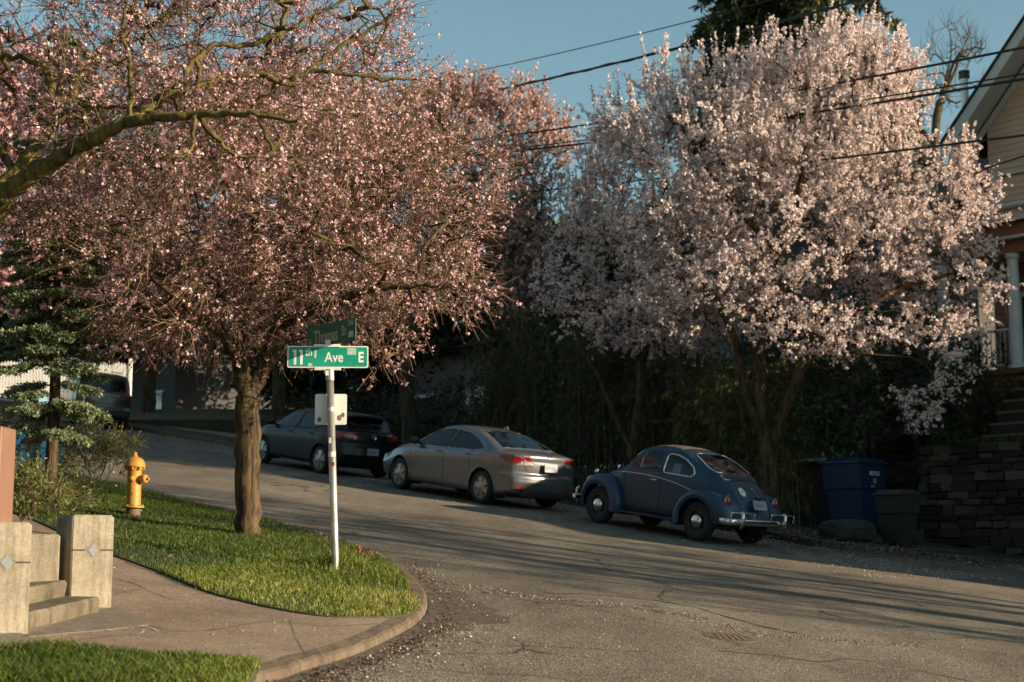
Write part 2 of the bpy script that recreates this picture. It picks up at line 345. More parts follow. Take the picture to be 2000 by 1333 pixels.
# ------------------------------------------------------------------ text helper
def text_mesh(body, size, xs=1., bold=0., ext=.001, sh=0., align='LEFT'):
    cu = bpy.data.curves.new('txt', 'FONT'); cu.body = body; cu.size = size; cu.extrude = ext; cu.offset = bold; cu.shear = sh; cu.align_x = align
    ob = bpy.data.objects.new('txt', cu); COL.objects.link(ob)
    dg = bpy.context.evaluated_depsgraph_get(); me = bpy.data.meshes.new_from_object(ob.evaluated_get(dg))
    bpy.data.objects.remove(ob); bpy.data.curves.remove(cu)
    me.transform(Matrix.Diagonal((xs, 1, 1, 1))); return me
def put_text(name, body, size, M, mat, parent, xs=1., bold=0., ext=.001, align='LEFT', label=None):
    me = text_mesh(body, size, xs, bold, ext, align=align); me.transform(M); me.materials.clear(); me.materials.append(mat); me.name = name
    o = bpy.data.objects.new(name, me); COL.objects.link(o); o.parent = parent
    if label: o['label'] = label
    return o

# ================================================================== GROUND
def smooth_poly(P, n=6):
    P = np.array(P, float); out = []
    for i in range(len(P) - 1):
        p0 = P[max(i - 1, 0)]; p1, p2 = P[i], P[i + 1]; p3 = P[min(i + 2, len(P) - 1)]
        for k in range(n):
            t = k / n; out.append(.5 * ((2 * p1) + (-p0 + p2) * t + (2 * p0 - 5 * p1 + 4 * p2 - p3) * t * t + (-p0 + 3 * p1 - 3 * p2 + p3) * t ** 3))
    out.append(P[-1]); return np.array(out)
def pip(P, poly):
    x, y = P[:, 0], P[:, 1]; n = len(poly); ins = np.zeros(len(P), bool); j = n - 1
    for i in range(n):
        xi, yi = poly[i][:2]; xj, yj = poly[j][:2]
        c = ((yi > y) != (yj > y)) & (x < (xj - xi) * (y - yi) / (yj - yi + 1e-12) + xi); ins ^= c; j = i
    return ins
# far terrain: the street plane, levelling off up and down the hill
def far_z(x, y):
    h = GC + GX * x + GY * y; top = 7.5; low = -4.
    h = np.where(h > top - 2, top - 2 * np.exp(-(h - (top - 2)) / 2.), h)
    return np.where(h < low + 2, low + 2 * np.exp((h - (low + 2)) / 2.), h)
gx = np.concatenate([[-1500, -700, -300, -150], np.arange(-100, 101, 4), [150, 300, 700, 1500]]).astype(float)
gy = np.concatenate([[-800, -300, -100], np.arange(-60, 161, 4), [200, 300, 600, 1500, 2500]]).astype(float)
XX, YY = np.meshgrid(gx, gy, indexing='ij'); ZZ = far_z(XX, YY) - .05
def gridmesh(XX, YY, ZZ):
    n, m = XX.shape; i = np.arange(n - 1)[:, None] * m; j = np.arange(m - 1)[None]
    q = np.stack([i + j, i + m + j, i + m + j + 1, i + j + 1], -1).reshape(-1, 4)
    return np.stack([XX, YY, ZZ], -1).reshape(-1, 3), q
b = MB(); b.add(*gridmesh(XX, YY, ZZ)); tag(b.build('ground', MT['farland'], smooth=True), kind='structure')

# kerb line of the near-left corner block (photo points on the road plane), then up the street
kp = [gp(835, 1192), gp(825, 1160), gp(790, 1122), gp(720, 1090), gp(560, 1037)]
kerb = [gp(500, 1345), gp(600, 1317), gp(700, 1287), gp(780, 1248), gp(820, 1220), gp(837, 1190), gp(826, 1160), gp(775, 1112), gp(700, 1082), gp(560, 1037)]
kerb = [k[:2] for k in kerb]
tl = 10.35
kerb = [U * 7.6 + V * (-14), U * 7.65 + V * 0, U * 7.9 + V * 3.2] + kerb + [U * 22 + V * tl, U * 40 + V * tl, U * 72 + V * tl]
kerb = smooth_poly(kerb, 8)
def zoff(P, up): return GC + GX * P[:, 0] + GY * P[:, 1] + up
# road: asphalt sheet with a little unevenness
ss = np.arange(-12, 72.1, .5); tt = np.arange(-25, 31, .5)
SS, TT = np.meshgrid(ss, tt, indexing='ij'); RX = SS * U[0] + TT * V[0]; RY = SS * U[1] + TT * V[1]
RZ = gz(RX, RY) + .012 * np.sin(SS * .9 + TT * .4) * np.sin(TT * .7) - .0 * SS
keep = (SS < 11.5) | ((TT > 6.9) & (TT < 23.5))
vv, qq = gridmesh(RX, RY, RZ)
kq = keep.ravel()[qq].all(1)
b = MB(); b.add(vv, qq[kq]); road = tag(b.build('road', MT['asphalt'], smooth=True), kind='structure')

def offset_line(P, d):
    T = np.gradient(P, axis=0); T /= np.linalg.norm(T, axis=1)[:, None]; return P + np.stack([-T[:, 1], T[:, 0]], 1) * d
def strip(b, A, zA, B, zB, mi=0):
    n = len(A); v = np.vstack([np.column_stack([A, zA]), np.column_stack([B, zB])]); i = np.arange(n - 1)
    b.add(v, np.stack([i, i + 1, n + i + 1, n + i], 1), mi=mi)
KH = .095
def kerb_obj(P, name, wdt=.15, inward=1, h=KH):
    b = MB(); Q = offset_line(P, wdt * inward); P2 = offset_line(P, .02 * inward)
    n = len(P); wob = .006 * np.sin(np.arange(n) * 1.7) + .004 * np.sin(np.arange(n) * .6)
    strip(b, P, zoff(P, -.04), P2, zoff(P2, h - .02) + wob); strip(b, P2, zoff(P2, h - .02) + wob, offset_line(P, .045 * inward), zoff(P, h) + wob); 
    M_ = offset_line(P, .045 * inward); strip(b, M_, zoff(P, h) + wob, Q, zoff(Q, h + .004))
    strip(b, Q, zoff(Q, h + .004), Q, zoff(Q, -.1))
    return tag(b.build(name, MT['kerb'], smooth=False), kind='structure')
kerb_obj(kerb, 'kerb')
inner = offset_line(kerb, .15)
blk = np.vstack([inner, [U * 72 + V * (-14)], [U * 7.6 + V * (-14) + U * .1]])
b = MB(); b.prism(blk, zoff(blk, -.1), zoff(blk, KH)); tag(b.build('sidewalk', MT['walk']), kind='structure')

# grass verge along the street (polygon from its outline on the ground)
vg = [gp(x, y, KH)[:2] for x, y in [(215, 1084), (300, 1115), (400, 1156), (480, 1178), (560, 1195), (640, 1206), (720, 1208), (790, 1204), (822, 1188)]]
vk = offset_line(kerb, .17); kk = [p for p in vk if p @ U > 11.6 and p @ V > 7.5]
kk = [p for p in kk if p @ U < 60]
vpoly = list(smooth_poly(vg, 4)) + kk + [U * 60 + V * 7.0, U * 17 + V * 6.75]
vpoly = np.array(vpoly)
fg = [gp(x, y, KH)[:2] for x, y in [(-60, 1290), (0, 1288), (100, 1282), (300, 1286), (400, 1291), (465, 1298), (505, 1306), (495, 1318), (470, 1352)]]
fpoly = np.array(list(smooth_poly(fg, 4)) + [U * 8.12 + V * 3.3, U * 7.9 + V * 0, U * 9.7 + V * 0.])
def sheet(poly, up, mat, name, kind='structure', dome=0.):
    b = MB(); P = np.array(poly)[:, :2]; b.prism(P, zoff(P, up - .06), zoff(P, up)); return tag(b.build(name, mat), kind=kind)
sheet(vpoly, KH + .014, MT['grassbase'], 'verge_soil'); sheet(fpoly, KH + .014, MT['grassbase'], 'corner_verge_soil')

def scatter(poly, n):
    P = np.array(poly)[:, :2]; lo, hi = P.min(0), P.max(0); out = []
    while sum(len(o) for o in out) < n:
        q = lo + rng.random((n * 2, 2)) * (hi - lo); out.append(q[pip(q, P)])
    return np.vstack(out)[:n]
def fbm(x, y, s=1., seed=0):
    r = np.random.default_rng(seed); v = np.zeros_like(x)
    for k in range(5):
        a = r.random(2) * 6.28; f = s * 1.7 ** k
        for _ in range(3):
            an = r.random() * 6.28; v += np.sin((x * math.cos(an) + y * math.sin(an)) * f + r.random() * 6.28) / (1.5 ** k) / 3
    return v / 2.
def blades(b, P, z, h, wd=.006, lean=.5, mi=0, rnd=None):
    n = len(P); a = rng.random(n) * 6.283; la = fbm(P[:, 0], P[:, 1], 5., 77) * 9 + fbm(P[:, 0], P[:, 1], 14., 78) * 6 + rng.normal(0, .7, n); ln = (.25 + .75 * rng.random(n)) * lean * h
    h = h * (.35 + rng.random(n) ** 1.4 * 1.0); wd = wd * (.7 + .6 * rng.random(n)); ln = ln * np.clip(h / h.mean(), .4, 1.6)
    dx = np.stack([np.cos(a), np.sin(a), np.zeros(n)], 1) * wd[:, None]; base = np.column_stack([P, z])
    mid = base + np.column_stack([np.cos(la) * ln * .35, np.sin(la) * ln * .35, h * .6]); tip = base + np.column_stack([np.cos(la) * ln, np.sin(la) * ln, h * np.sqrt(np.clip(1 - (ln / h) ** 2 * .5, .15, 1))])
    v = np.stack([base - dx, base + dx, mid + dx * .7, mid - dx * .7, tip], 1).reshape(-1, 3); i = np.arange(n) * 5
    r = rng.random(n) if rnd is None else rnd
    b.add(v, np.stack([i, i + 1, i + 2, i + 3], 1), np.stack([i + 3, i + 2, i + 4], 1), mi, None)
    b.r4[-1] = r; b.r3[-1] = r
# verge grass
near = [p for p in vpoly if p @ U < 24]
near = np.array([p for p in vpoly if p @ U < 21.5] + [U * 21.5 + V * 6.9]); 
post_xy = gp(655, 1118, KH)[:2]
b = MB(); clipv = np.array([p for p in list(vpoly[:-2]) if p @ U < 22.5] + [U * 22.5 + V * 10.2, U * 22.5 + V * 6.9, U * 17 + V * 6.75]); P = scatter(clipv, 190000)
f = fbm(P[:, 0], P[:, 1], 1.6, 3); pt = rng.random(len(P))
keepg = pt < np.clip(.80 + f * 2.0 + .5 * np.clip(1 - np.linalg.norm(P - post_xy, axis=1), 0, 1),   .34, 1); P = P[keepg]; f = f[keepg]
d = np.linalg.norm(P - post_xy, axis=1)
hh = .042 + .03 * f + .15 * np.exp(-(d / .22) ** 2) + .05 * np.exp(-((P[:, 0] - post_xy[0] - .35) ** 2 + (P[:, 1] - post_xy[1] + .1) ** 2) / .3)
right = np.clip((P @ U - 14.2) / -2.6, 0, 1)
rn = np.clip(.27 + .30 * f + .42 * right + .2 * rng.standard_normal(len(P)), 0, 1)
blades(b, P, zoff(P, KH + .012), np.clip(hh * 1.25, .03, .35), .0042, .95, 0, rn)
P = scatter(vpoly, 26000); P = P[(P @ U) > 22.4]; blades(b, P, zoff(P, KH + .012), np.full(len(P), .09), .012, .6, 0, np.clip(.3 + .2 * rng.standard_normal(len(P)), 0, 1))
tag(b.build('verge_grass', MT['grass'], attr=True), 'tufted green grass strip around the street sign post and plum tree', 'grass', kind='stuff')
b = MB(); P = scatter(fpoly, 150000); P = P[(P[:, 1] > 7.9) & (P[:, 0] > -3.8)]; f = fbm(P[:, 0], P[:, 1], 3, 5)
tipf = np.clip((P[:, 0] + 2.6) / .9, 0, 1)
k_ = rng.random(len(P)) < np.clip(1.1 + .8 * f - .55 * tipf, .05, 1); P = P[k_]; f = f[k_]; tipf = tipf[k_]
blades(b, P, zoff(P, KH + .012), np.clip(.095 + .045 * f - .045 * tipf, .03, .22), .0042, 1.05, 0, np.clip(.38 + .15 * f + .2 * tipf + .16 * rng.standard_normal(len(P)), 0, 1))
tag(b.build('corner_grass', MT['grass'], attr=True), 'long green grass in the nearest corner below the concrete steps', 'grass', kind='stuff')
# weeds and fallen reddish leaves along the verge edge by the road
b = MB(); kx = kk[:int(len(kk) * .35)]; P = np.array([kk[i] for i in rng.integers(2, max(6, len([p for p in kk if p @ U < 17])), 900)]) + rng.normal(0, .10, (900, 2)) - V * .16
P = P[(P @ U > 13.6) & (P @ U < 16)]
blades(b, P, zoff(P, KH), np.full(len(P), .07), .014, .9, 0)
tag(b.build('red_weeds', MT['bud'], attr=True), 'low reddish weeds on the road side edge of the grass strip', 'weeds', kind='stuff')

b = MB(); P = np.vstack([scatter(clipv, 500), scatter([gp(230, 1090)[:2], gp(820, 1210)[:2], gp(600, 1300)[:2], gp(60, 1260)[:2]], 260)]); n = len(P)
a = rng.random(n) * 6.28; r_ = .006 + .008 * rng.random(n); dx = np.stack([np.cos(a) * r_, np.sin(a) * r_, rng.normal(0, .002, n)], 1); dy = np.stack([-np.sin(a) * r_ * .6, np.cos(a) * r_ * .6, rng.normal(0, .002, n)], 1)
zz_ = zoff(P, KH) + np.where(np.arange(n) < 500, .05, .006); c = np.column_stack([P, zz_]); v = np.stack([c - dx, c - dy, c + dx, c + dy], 1).reshape(-1, 3); i = np.arange(n) * 4
b.add(v, np.stack([i, i + 1, i + 2, i + 3], 1)); b.r4[-1] = rng.random(n); tag(b.build('scattered_petals', MT['petal_fallen'], attr=True), 'a few pale petals scattered on the grass strip and sidewalk', 'petals', kind='stuff')
# far side of the street: kerb, planting strip, path
TR = 21.55
rk = [U * 15.6 + V * 24.5, U * 16.1 + V * 23.3, U * 16.6 + V * 22.4, U * 17.3 + V * 21.85, U * 18.4 + V * 21.6, U * 20 + V * TR, U * 40 + V * TR, U * 72 + V * TR]
rk = smooth_poly(rk, 8)
kerb_obj(rk, 'far_kerb', .16, -1, .12)
ri = offset_line(rk, -.16); fb = np.vstack([ri, [U * 72 + V * 25.6], [U * 15 + V * 25.6]])
b = MB(); b.prism(fb, zoff(fb, -.1), zoff(fb, .12)); tag(b.build('far_verge', MT['soil']), kind='structure')
dw = np.array([U * 15.9 + V * 23.2, U * 15.9 + V * 26, U * -12 + V * 26, U * -12 + V * 23.2])
b = MB(); b.prism(dw, zoff(dw, -.1), zoff(dw, .055)); tag(b.build('far_sidewalk', MT['walk']), kind='structure')
fp = np.array([U * 34 + V * 23.6, U * 72 + V * 23.6, U * 72 + V * 25.2, U * 34 + V * 25.2]); b = MB(); b.prism(fp, zoff(fp, 0), zoff(fp, .128)); tag(b.build('far_path', MT['walk']), kind='structure')

# fallen petals: in the gutter, round the parked cars, along the verge
b = MB(); n = 26000
s_ = 14 + rng.random(n) ** 1.2 * 32; t_ = 21.4 - np.abs(rng.normal(0, 1.9, n)); 
far = rng.random(n) < .3; t_[far] = 21.6 + rng.random(far.sum()) * 2.5
cl = fbm(s_ * 1., t_ * 1., 1.3, 8) + .35 * rng.random(n); k_ = (cl > -.25) & (t_ > 17.2) & ((s_ > 16.8) | (t_ < 22)); s_, t_ = s_[k_], t_[k_]
n = len(s_); P = s_[:, None] * U + t_[:, None] * V; z = zoff(P, .004 + .01 * rng.random(n)) + np.where(t_ > 21.55, .125, 0) + .012 * np.sin(s_ * .9 + t_ * .4) * np.sin(t_ * .7)
a = rng.random(n) * 6.28; r_ = .008 + .010 * rng.random(n); dx = np.stack([np.cos(a) * r_, np.sin(a) * r_, rng.normal(0, .003, n)], 1); dy = np.stack([-np.sin(a) * r_ * .6, np.cos(a) * r_ * .6, rng.normal(0, .003, n)], 1)
c = np.column_stack([P, z]); v = np.stack([c - dx, c - dy, c + dx, c + dy], 1).reshape(-1, 3); i = np.arange(n) * 4
b.add(v, np.stack([i, i + 1, i + 2, i + 3], 1)); b.r4[-1] = rng.random(n)
tag(b.build('fallen_petals', MT['petal_fallen'], attr=True), 'pale fallen petals strewn in the gutter around the parked cars', 'petals', kind='stuff')

# gravel: along the corner kerb, and along the broken patch seam
def stones(b, P, r):
    n = len(P); r = r * (.5 + rng.random(n) ** 2 * 1.3); z = zoff(P, 0) + r * .3 + .012 * np.sin((P @ U) * .9 + (P @ V) * .4) * np.sin((P @ V) * .7)
    c = np.column_stack([P, z]); o = np.array([[1, 0, 0], [-.5, .87, 0], [-.5, -.87, 0], [0, 0, .8]]); a = rng.random(n) * 6.28
    v = np.zeros((n, 4, 3))
    for k in range(4):
        x, y, zz = o[k]; j = .75 + .5 * rng.random(n); v[:, k] = c + np.stack([(x * np.cos(a) - y * np.sin(a)) * r * j, (x * np.sin(a) + y * np.cos(a)) * r * j, zz * r * j], 1)
    i = np.arange(n) * 4; rr = rng.random(n)
    b.add(v.reshape(-1, 3), None, np.vstack([np.stack([i, i + 1, i + 3], 1), np.stack([i + 1, i + 2, i + 3], 1), np.stack([i + 2, i, i + 3], 1)])); b.r3[-1] = np.tile(rr, 3)
b = MB(); kc = np.array([p for p in kerb if 8.3 < p @ U < 14.8 and p @ V > 4])
P = kc[rng.integers(0, len(kc), 5200)]; Tn = offset_line(kerb, -1.)  # outward distance
out = []
kidx = [i for i, p in enumerate(kerb) if 8.3 < p @ U < 14.8 and p @ V > 4]
for d_ in (1,):
    ii = rng.choice(kidx, 6000); dd = np.abs(rng.exponential(.16, 6000)); nn_ = (Tn - kerb)[ii]; out.append(kerb[ii] + nn_ * dd[:, None] + rng.normal(0, .08, (6000, 2)) * .6)
P = np.vstack(out); P = P[rng.random(len(P)) < .75]
stones(b, P, .009)
seam = smooth_poly([gp(x, y)[:2] for x, y in [(830, 1150), (930, 1150), (1010, 1163), (1090, 1175), (1180, 1180), (1270, 1196), (1340, 1205), (1400, 1222), (1480, 1240), (1580, 1248), (1700, 1258), (1800, 1262)]], 8)
ii = rng.integers(0, len(seam), 4200); stones(b, seam[ii] + rng.normal(0, .16, (4200, 2)) * (.4 + fbm(seam[ii][:, 0], seam[ii][:, 1], 2., 4)[:, None] ** 2 * 3), .0065)
P = scatter([gp(820, 1150)[:2], gp(1500, 1220)[:2], gp(2050, 1240)[:2], gp(2050, 1340)[:2], gp(600, 1340)[:2], gp(850, 1200)[:2]], 5000); stones(b, P, .005)
tag(b.build('gravel', MT['gravel'], attr=True), 'loose light gravel and grit along the corner kerb and road seams', 'gravel', kind='stuff')

# cracks and patch seams as thin ragged strips lying on the asphalt
def crack(pts, wd, jit=.03, name='road_crack', n=14):
    P = smooth_poly([gp(x, y)[:2] for x, y in pts], n); J = rng.normal(0, 1, P.shape); J = np.stack([np.convolve(J[:, k], np.ones(5) / 5, 'same') for k in (0, 1)], 1); P = P + J * wd * .9
    wv = wd * (.3 + np.convolve(rng.random(len(P)), np.ones(3) / 3, 'same') ** 2 * 2); wv[0] = wv[-1] = .001
    T = np.gradient(P, axis=0); T /= np.linalg.norm(T, axis=1)[:, None] + 1e-9; N = np.stack([-T[:, 1], T[:, 0]], 1)
    A, B = P + N * wv[:, None] * .5, P - N * wv[:, None] * .5
    zf = lambda Q: zoff(Q, .004) + .012 * np.sin((Q @ U) * .9 + (Q @ V) * .4) * np.sin((Q @ V) * .7)
    b = MB(); strip(b, A, zf(A), B, zf(B)); return tag(b.build(name, MT['crack'], parent=road))
crack([(780, 1110), (850, 1135), (930, 1150), (1010, 1163), (1090, 1174), (1180, 1180), (1270, 1196), (1300, 1201)], .03)
crack([(1060, 1160), (1200, 1165), (1340, 1185), (1470, 1222), (1560, 1240)], .035)
crack([(1180, 1181), (1240, 1188), (1300, 1198), (1380, 1212)], .05)
crack([(1400, 1272), (1500, 1280), (1600, 1292), (1660, 1287), (1760, 1302), (1900, 1330), (1990, 1345)], .022)
crack([(1600, 1233), (1700, 1238), (1800, 1250), (1900, 1245), (2020, 1242)], .014)
crack([(700, 1032), (760, 1045), (830, 1062), (930, 1085), (1000, 1096)], .014)
crack([(1350, 1148), (1420, 1155), (1550, 1165), (1720, 1190), (1880, 1208), (2020, 1222)], .014)
crack([(760, 1020), (820, 1027), (850, 1033)], .03)
crack([(1160, 1092), (1170, 1100), (1190, 1108)], .02); crack([(1168, 1090), (1175, 1102)], .012)
crack([(870, 1240), (960, 1262), (1100, 1266), (1260, 1275)], .010)
crack([(1020, 1045), (1110, 1050), (1200, 1060), (1330, 1068)], .016)
crack([(1900, 1175), (1960, 1185), (2020, 1195)], .014)
# dark worn patch beside the corner
MT['dirt'] = simple('gutter_dirt', (.075, .058, .043), .95, 0, .6, 26, .6)
kd = np.array([p for p in kerb if 8.2 < p @ U < 14.2 and p @ V > 4.2]); n_ = len(kd)
wd_ = .14 + .42 * np.abs(fbm(kd[:, 0], kd[:, 1], 3., 15)) + .34 * np.exp(-((kd @ U - 11.6) / 1.1) ** 2); outl = kd + (offset_line(kd, -1.) - kd) * wd_[:, None] + rng.normal(0, .03, kd.shape)
b = MB(); zf_ = lambda Q: zoff(Q, .0035) + .012 * np.sin((Q @ U) * .9 + (Q @ V) * .4) * np.sin((Q @ V) * .7); strip(b, kd, zf_(kd) + .02, kd + (outl - kd) * .5, zf_(kd + (outl - kd) * .5) + .006); strip(b, kd + (outl - kd) * .5, zf_(kd + (outl - kd) * .5) + .006, outl, zf_(outl)); b.build('gutter_dirt', MT['dirt'], road)
# manhole
mh = gp(1425, 1246); b = MB(); b.lathe([(0, .008), (.24, .008), (.25, .010), (.31, .010), (.32, .0)], n=36)
for a in range(-4, 5):
    for c_ in range(-4, 5):
        if (a * a + c_ * c_) < 18 and (a + c_) % 2 == 0: b.box((a * .05, c_ * .05, .0105), (.034, .03, .006))
mo = b.build('manhole_cover', MT['iron']); mo.scale = (.8, .8, .8); mo.location = tuple(mh); mo.rotation_euler = NRM.to_track_quat('Z', 'Y').to_euler()
tag(mo, 'rusty iron manhole cover flush in the worn asphalt', 'manhole cover')

# ================================================================== YARD, STEPS AND PILLARS ON THE LEFT
pR = gp(218, 1187, KH); pL = gp(55, 1238, KH)
FACE = -U
yp = np.array([pR[:2] + U * .25 - V * .36, pR[:2] + U * .9 - V * .1, U * 16.5 + V * 5.35, U * 40 + V * 5.2, U * 40 + V * -12, U * 11.2 + V * -12, pL[:2] - V * .2 + U * .4, pL[:2] - V * .9 + U * 1.0, pR[:2] - V * 1.5 + U * .9])
b = MB(); b.prism(yp, zoff(yp, 0), zoff(yp, KH + .27)); tag(b.build('yard', MT['soil']), kind='structure')
b = MB(); P = scatter(yp, 30000); P = P[(P[:, 1] < 24) & (P @ U > 12) & (P[:, 0] > -9)]; f = fbm(P[:, 0], P[:, 1], 2.2, 9); P = P[f + .3 * rng.random(len(P)) > .05]
blades(b, P, zoff(P, KH + .27), np.full(len(P), .07), .008, .8, 0, np.clip(.3 + .2 * rng.standard_normal(len(P)), 0, 1))
tag(b.build('yard_grass', MT['grass'], attr=True), 'patchy grass in the raised yard behind the concrete steps', 'grass', kind='stuff')
def bevel_box(b, c, d, bv=.02, mi=0, rz=0., M=None):
    x, y, z = np.array(d) / 2.; k = bv
    lay = [(x - k, y - k, -z), (x, y, -z + k * .1), (x, y, z - k), (x - k, y - k, z)]
    vs = []
    for X, Y, Z in lay:
        cch = k * .6 if (X == x) else k * .3
        vs += [[-X + cch, -Y, Z], [X - cch, -Y, Z], [X, -Y + cch, Z], [X, Y - cch, Z], [X - cch, Y, Z], [-X + cch, Y, Z], [-X, Y - cch, Z], [-X, -Y + cch, Z]]
    v = np.array(vs)
    if rz: v[:, :2] = v[:, :2] @ np.array([[math.cos(rz), math.sin(rz)], [-math.sin(rz), math.cos(rz)]])
    v = v + np.array(c); o = b.n; q = []
    for l in range(3):
        for j in range(8): q.append([l * 8 + j, l * 8 + (j + 1) % 8, (l + 1) * 8 + (j + 1) % 8, (l + 1) * 8 + j])
    b.add(v, q, mi=mi); b.ng.append((o + 24 + np.arange(8), mi)); return b
PW = .33
RZ_ = ZS - R(90)          # local x = V, local y = U
def pillar(pt, h, label):
    # pt: right front bottom corner
    c = np.array([*(pt[:2] - V * PW / 2 + U * .15), pt[2]])
    t = thing('gate_pillar', label, 'pillar', c, RZ_, 'concrete pillars beside the steps')
    b = MB(); bevel_box(b, (0, 0, h / 2 - .1), (PW, .30, h + .2), .018); b.build('pillar_body', MT['concrete'], t)
    gh = h - .26
    b = MB()
    for x0, x1 in ((-PW / 2 + .006, -.06), (.06, PW / 2 - .006)): b.box(((x0 + x1) / 2, -.1505, gh), (x1 - x0, .004, .010))
    b.build('groove', MT['crack'], t)
    for nm, sz, y_, mt in (('diamond_frame', .068, -.152, 'concrete'), ('diamond_inset', .05, -.157, 'inset')):
        b = MB(); v = [[-sz * .85, y_, gh], [0, y_, gh - sz], [sz * .85, y_, gh], [0, y_, gh + sz], [-sz * .85, y_ + .02, gh], [0, y_ + .02, gh - sz], [sz * .85, y_ + .02, gh], [0, y_ + .02, gh + sz]]
        b.add(v, [[0, 1, 2, 3], [0, 4, 5, 1], [1, 5, 6, 2], [2, 6, 7, 3], [3, 7, 4, 0]]); b.build(nm, MT[mt], t)
    return t
pillar(pR, .685, 'weathered concrete pillar with grey diamond inset at the far end of the steps')
pillar(pL, .72, 'weathered concrete pillar with grey diamond inset nearest, cut by the picture edge')
# steps: three treads running from the near pillar to the far one
a0 = gp(196, 1198, KH); a1 = gp(46, 1233, KH); rd = (a0 - a1)[:2]; rd /= np.linalg.norm(rd); nd = np.array([-rd[1], rd[0]])
za0, za1 = a0[2], a1[2]; st = thing('concrete_steps', 'worn mossy concrete corner steps between the two concrete pillars', 'steps', a1)
for k in range(4):
    b = MB(); f0 = a1[:2] + nd * .25 * k; f1 = a0[:2] + nd * .25 * k - rd * (.02 * k)
    m_ = 14; xs_ = np.linspace(0, 1, m_); edge = np.array([f0 + (f1 - f0) * x for x in xs_]) + nd * (np.abs(np.sin(xs_ * 9)) * .014 + .006 * rng.random(m_))[:, None]
    zl = za1 + (za0 - za1) * (xs_ * 1.12 - .12); back = edge + nd * (.35 if k < 3 else 1.4); zt = zl + .118 * (k + 1); z0 = zl + .118 * k - (.15 if k == 0 else .01)
    tip = edge + nd * .018; foot = edge + nd * .02
    strip(b, foot, z0, edge, zt - .025); strip(b, edge, zt - .025, tip, zt); strip(b, tip, zt, back, zt + .004)
    b.add([[*foot[-1], z0[-1]], [*edge[-1], zt[-1] - .025], [*tip[-1], zt[-1]], [*back[-1], zt[-1] + .004], [*back[-1], z0[-1]]], [[0, 1, 2, 3]], [[0, 3, 4]])
    b.build('step', MT['step'], st, org=a1)
# flank wall beyond the steps
cw0 = np.array([*(pR[:2] - V * .345 + U * .10)]); h_ = .54
c = cw0 - V * .62 + U * .12
b = MB(); bevel_box(b, (0, 0, h_ / 2 - .1), (1.15, .26, h_ + .2), .015)
o = b.build('flank_wall', MT['concrete']); o.location = (*c, pR[2]); o.rotation_euler = (0, 0, RZ_ + R(-14)); tag(o, 'low mossy concrete wall behind the steps, left of the far pillar', 'wall')
# paving slab at the foot of the steps
sp_ = [gp(x, y, KH)[:2] for x, y in [(55, 1240), (196, 1192), (228, 1186), (290, 1222), (200, 1232), (40, 1246)]]
sheet(sp_, KH + .006, MT['walkslab'] if 'walkslab' in MT else concrete('slab', (.13, .11, .085), (.20, .17, .135), (.10, .085, .06)), 'paving_slab')
sp_ = [gp(x, y, KH)[:2] for x, y in [(-60, 1240), (40, 1238), (110, 1266), (20, 1262), (-60, 1262)]]
sheet(sp_, KH + .006, concrete('slab2', (.15, .125, .095), (.23, .195, .155), (.10, .085, .06)), 'paving_slab_near')
# chalk scrawl on the sidewalk
def ribbon(name, pts, wd, mat, up, parent=None, jit=0.):
    P = smooth_poly([gp(x, y, up)[:2] for x, y in pts], 6); T = np.gradient(P, axis=0); T /= np.linalg.norm(T, axis=1)[:, None] + 1e-9; N = np.stack([-T[:, 1], T[:, 0]], 1)
    ww = wd * (.5 + rng.random(len(P))); b = MB(); strip(b, P + N * ww[:, None] / 2, zoff(P, up), P - N * ww[:, None] / 2, zoff(P, up)); return b.build(name, mat, parent)
chalk = thing('chalk_scrawl', 'faded white chalk scrawl on the sidewalk below the steps', 'chalk mark', gp(260, 1232, KH + .004))
MT['chalk'] = simple('chalk', (.42, .40, .36), .95, 0, .35, 30)
for pts in ([(205, 1229), (240, 1226), (265, 1224), (285, 1224), (300, 1228), (312, 1234), (345, 1232), (370, 1230)], [(150, 1248), (200, 1244), (250, 1240), (275, 1237), (280, 1230)], [(205, 1230), (235, 1235), (270, 1238)]):
    P = ribbon('chalk_line', pts, .016, MT['chalk'], KH + .004); P.parent = chalk; P.matrix_parent_inverse = Matrix.Translation(-Vector(chalk.location))
for pts_, w_ in (([(225, 1130), (262, 1140), (300, 1158), (340, 1172)], .008), ([(222, 1160), (252, 1154), (275, 1150)], .012), ([(290, 1222), (340, 1232), (420, 1230), (520, 1214), (640, 1222), (740, 1218)], .010), ([(240, 1096), (300, 1118), (350, 1130), (420, 1160)], .008), ([(110, 1262), (160, 1250), (228, 1240), (300, 1244)], .008), ([(566, 1212), (578, 1245), (600, 1284)], .004)):
    P_ = ribbon('sidewalk_crack', pts_, w_, MT['crack'], KH + .004); tag(P_, kind='structure')
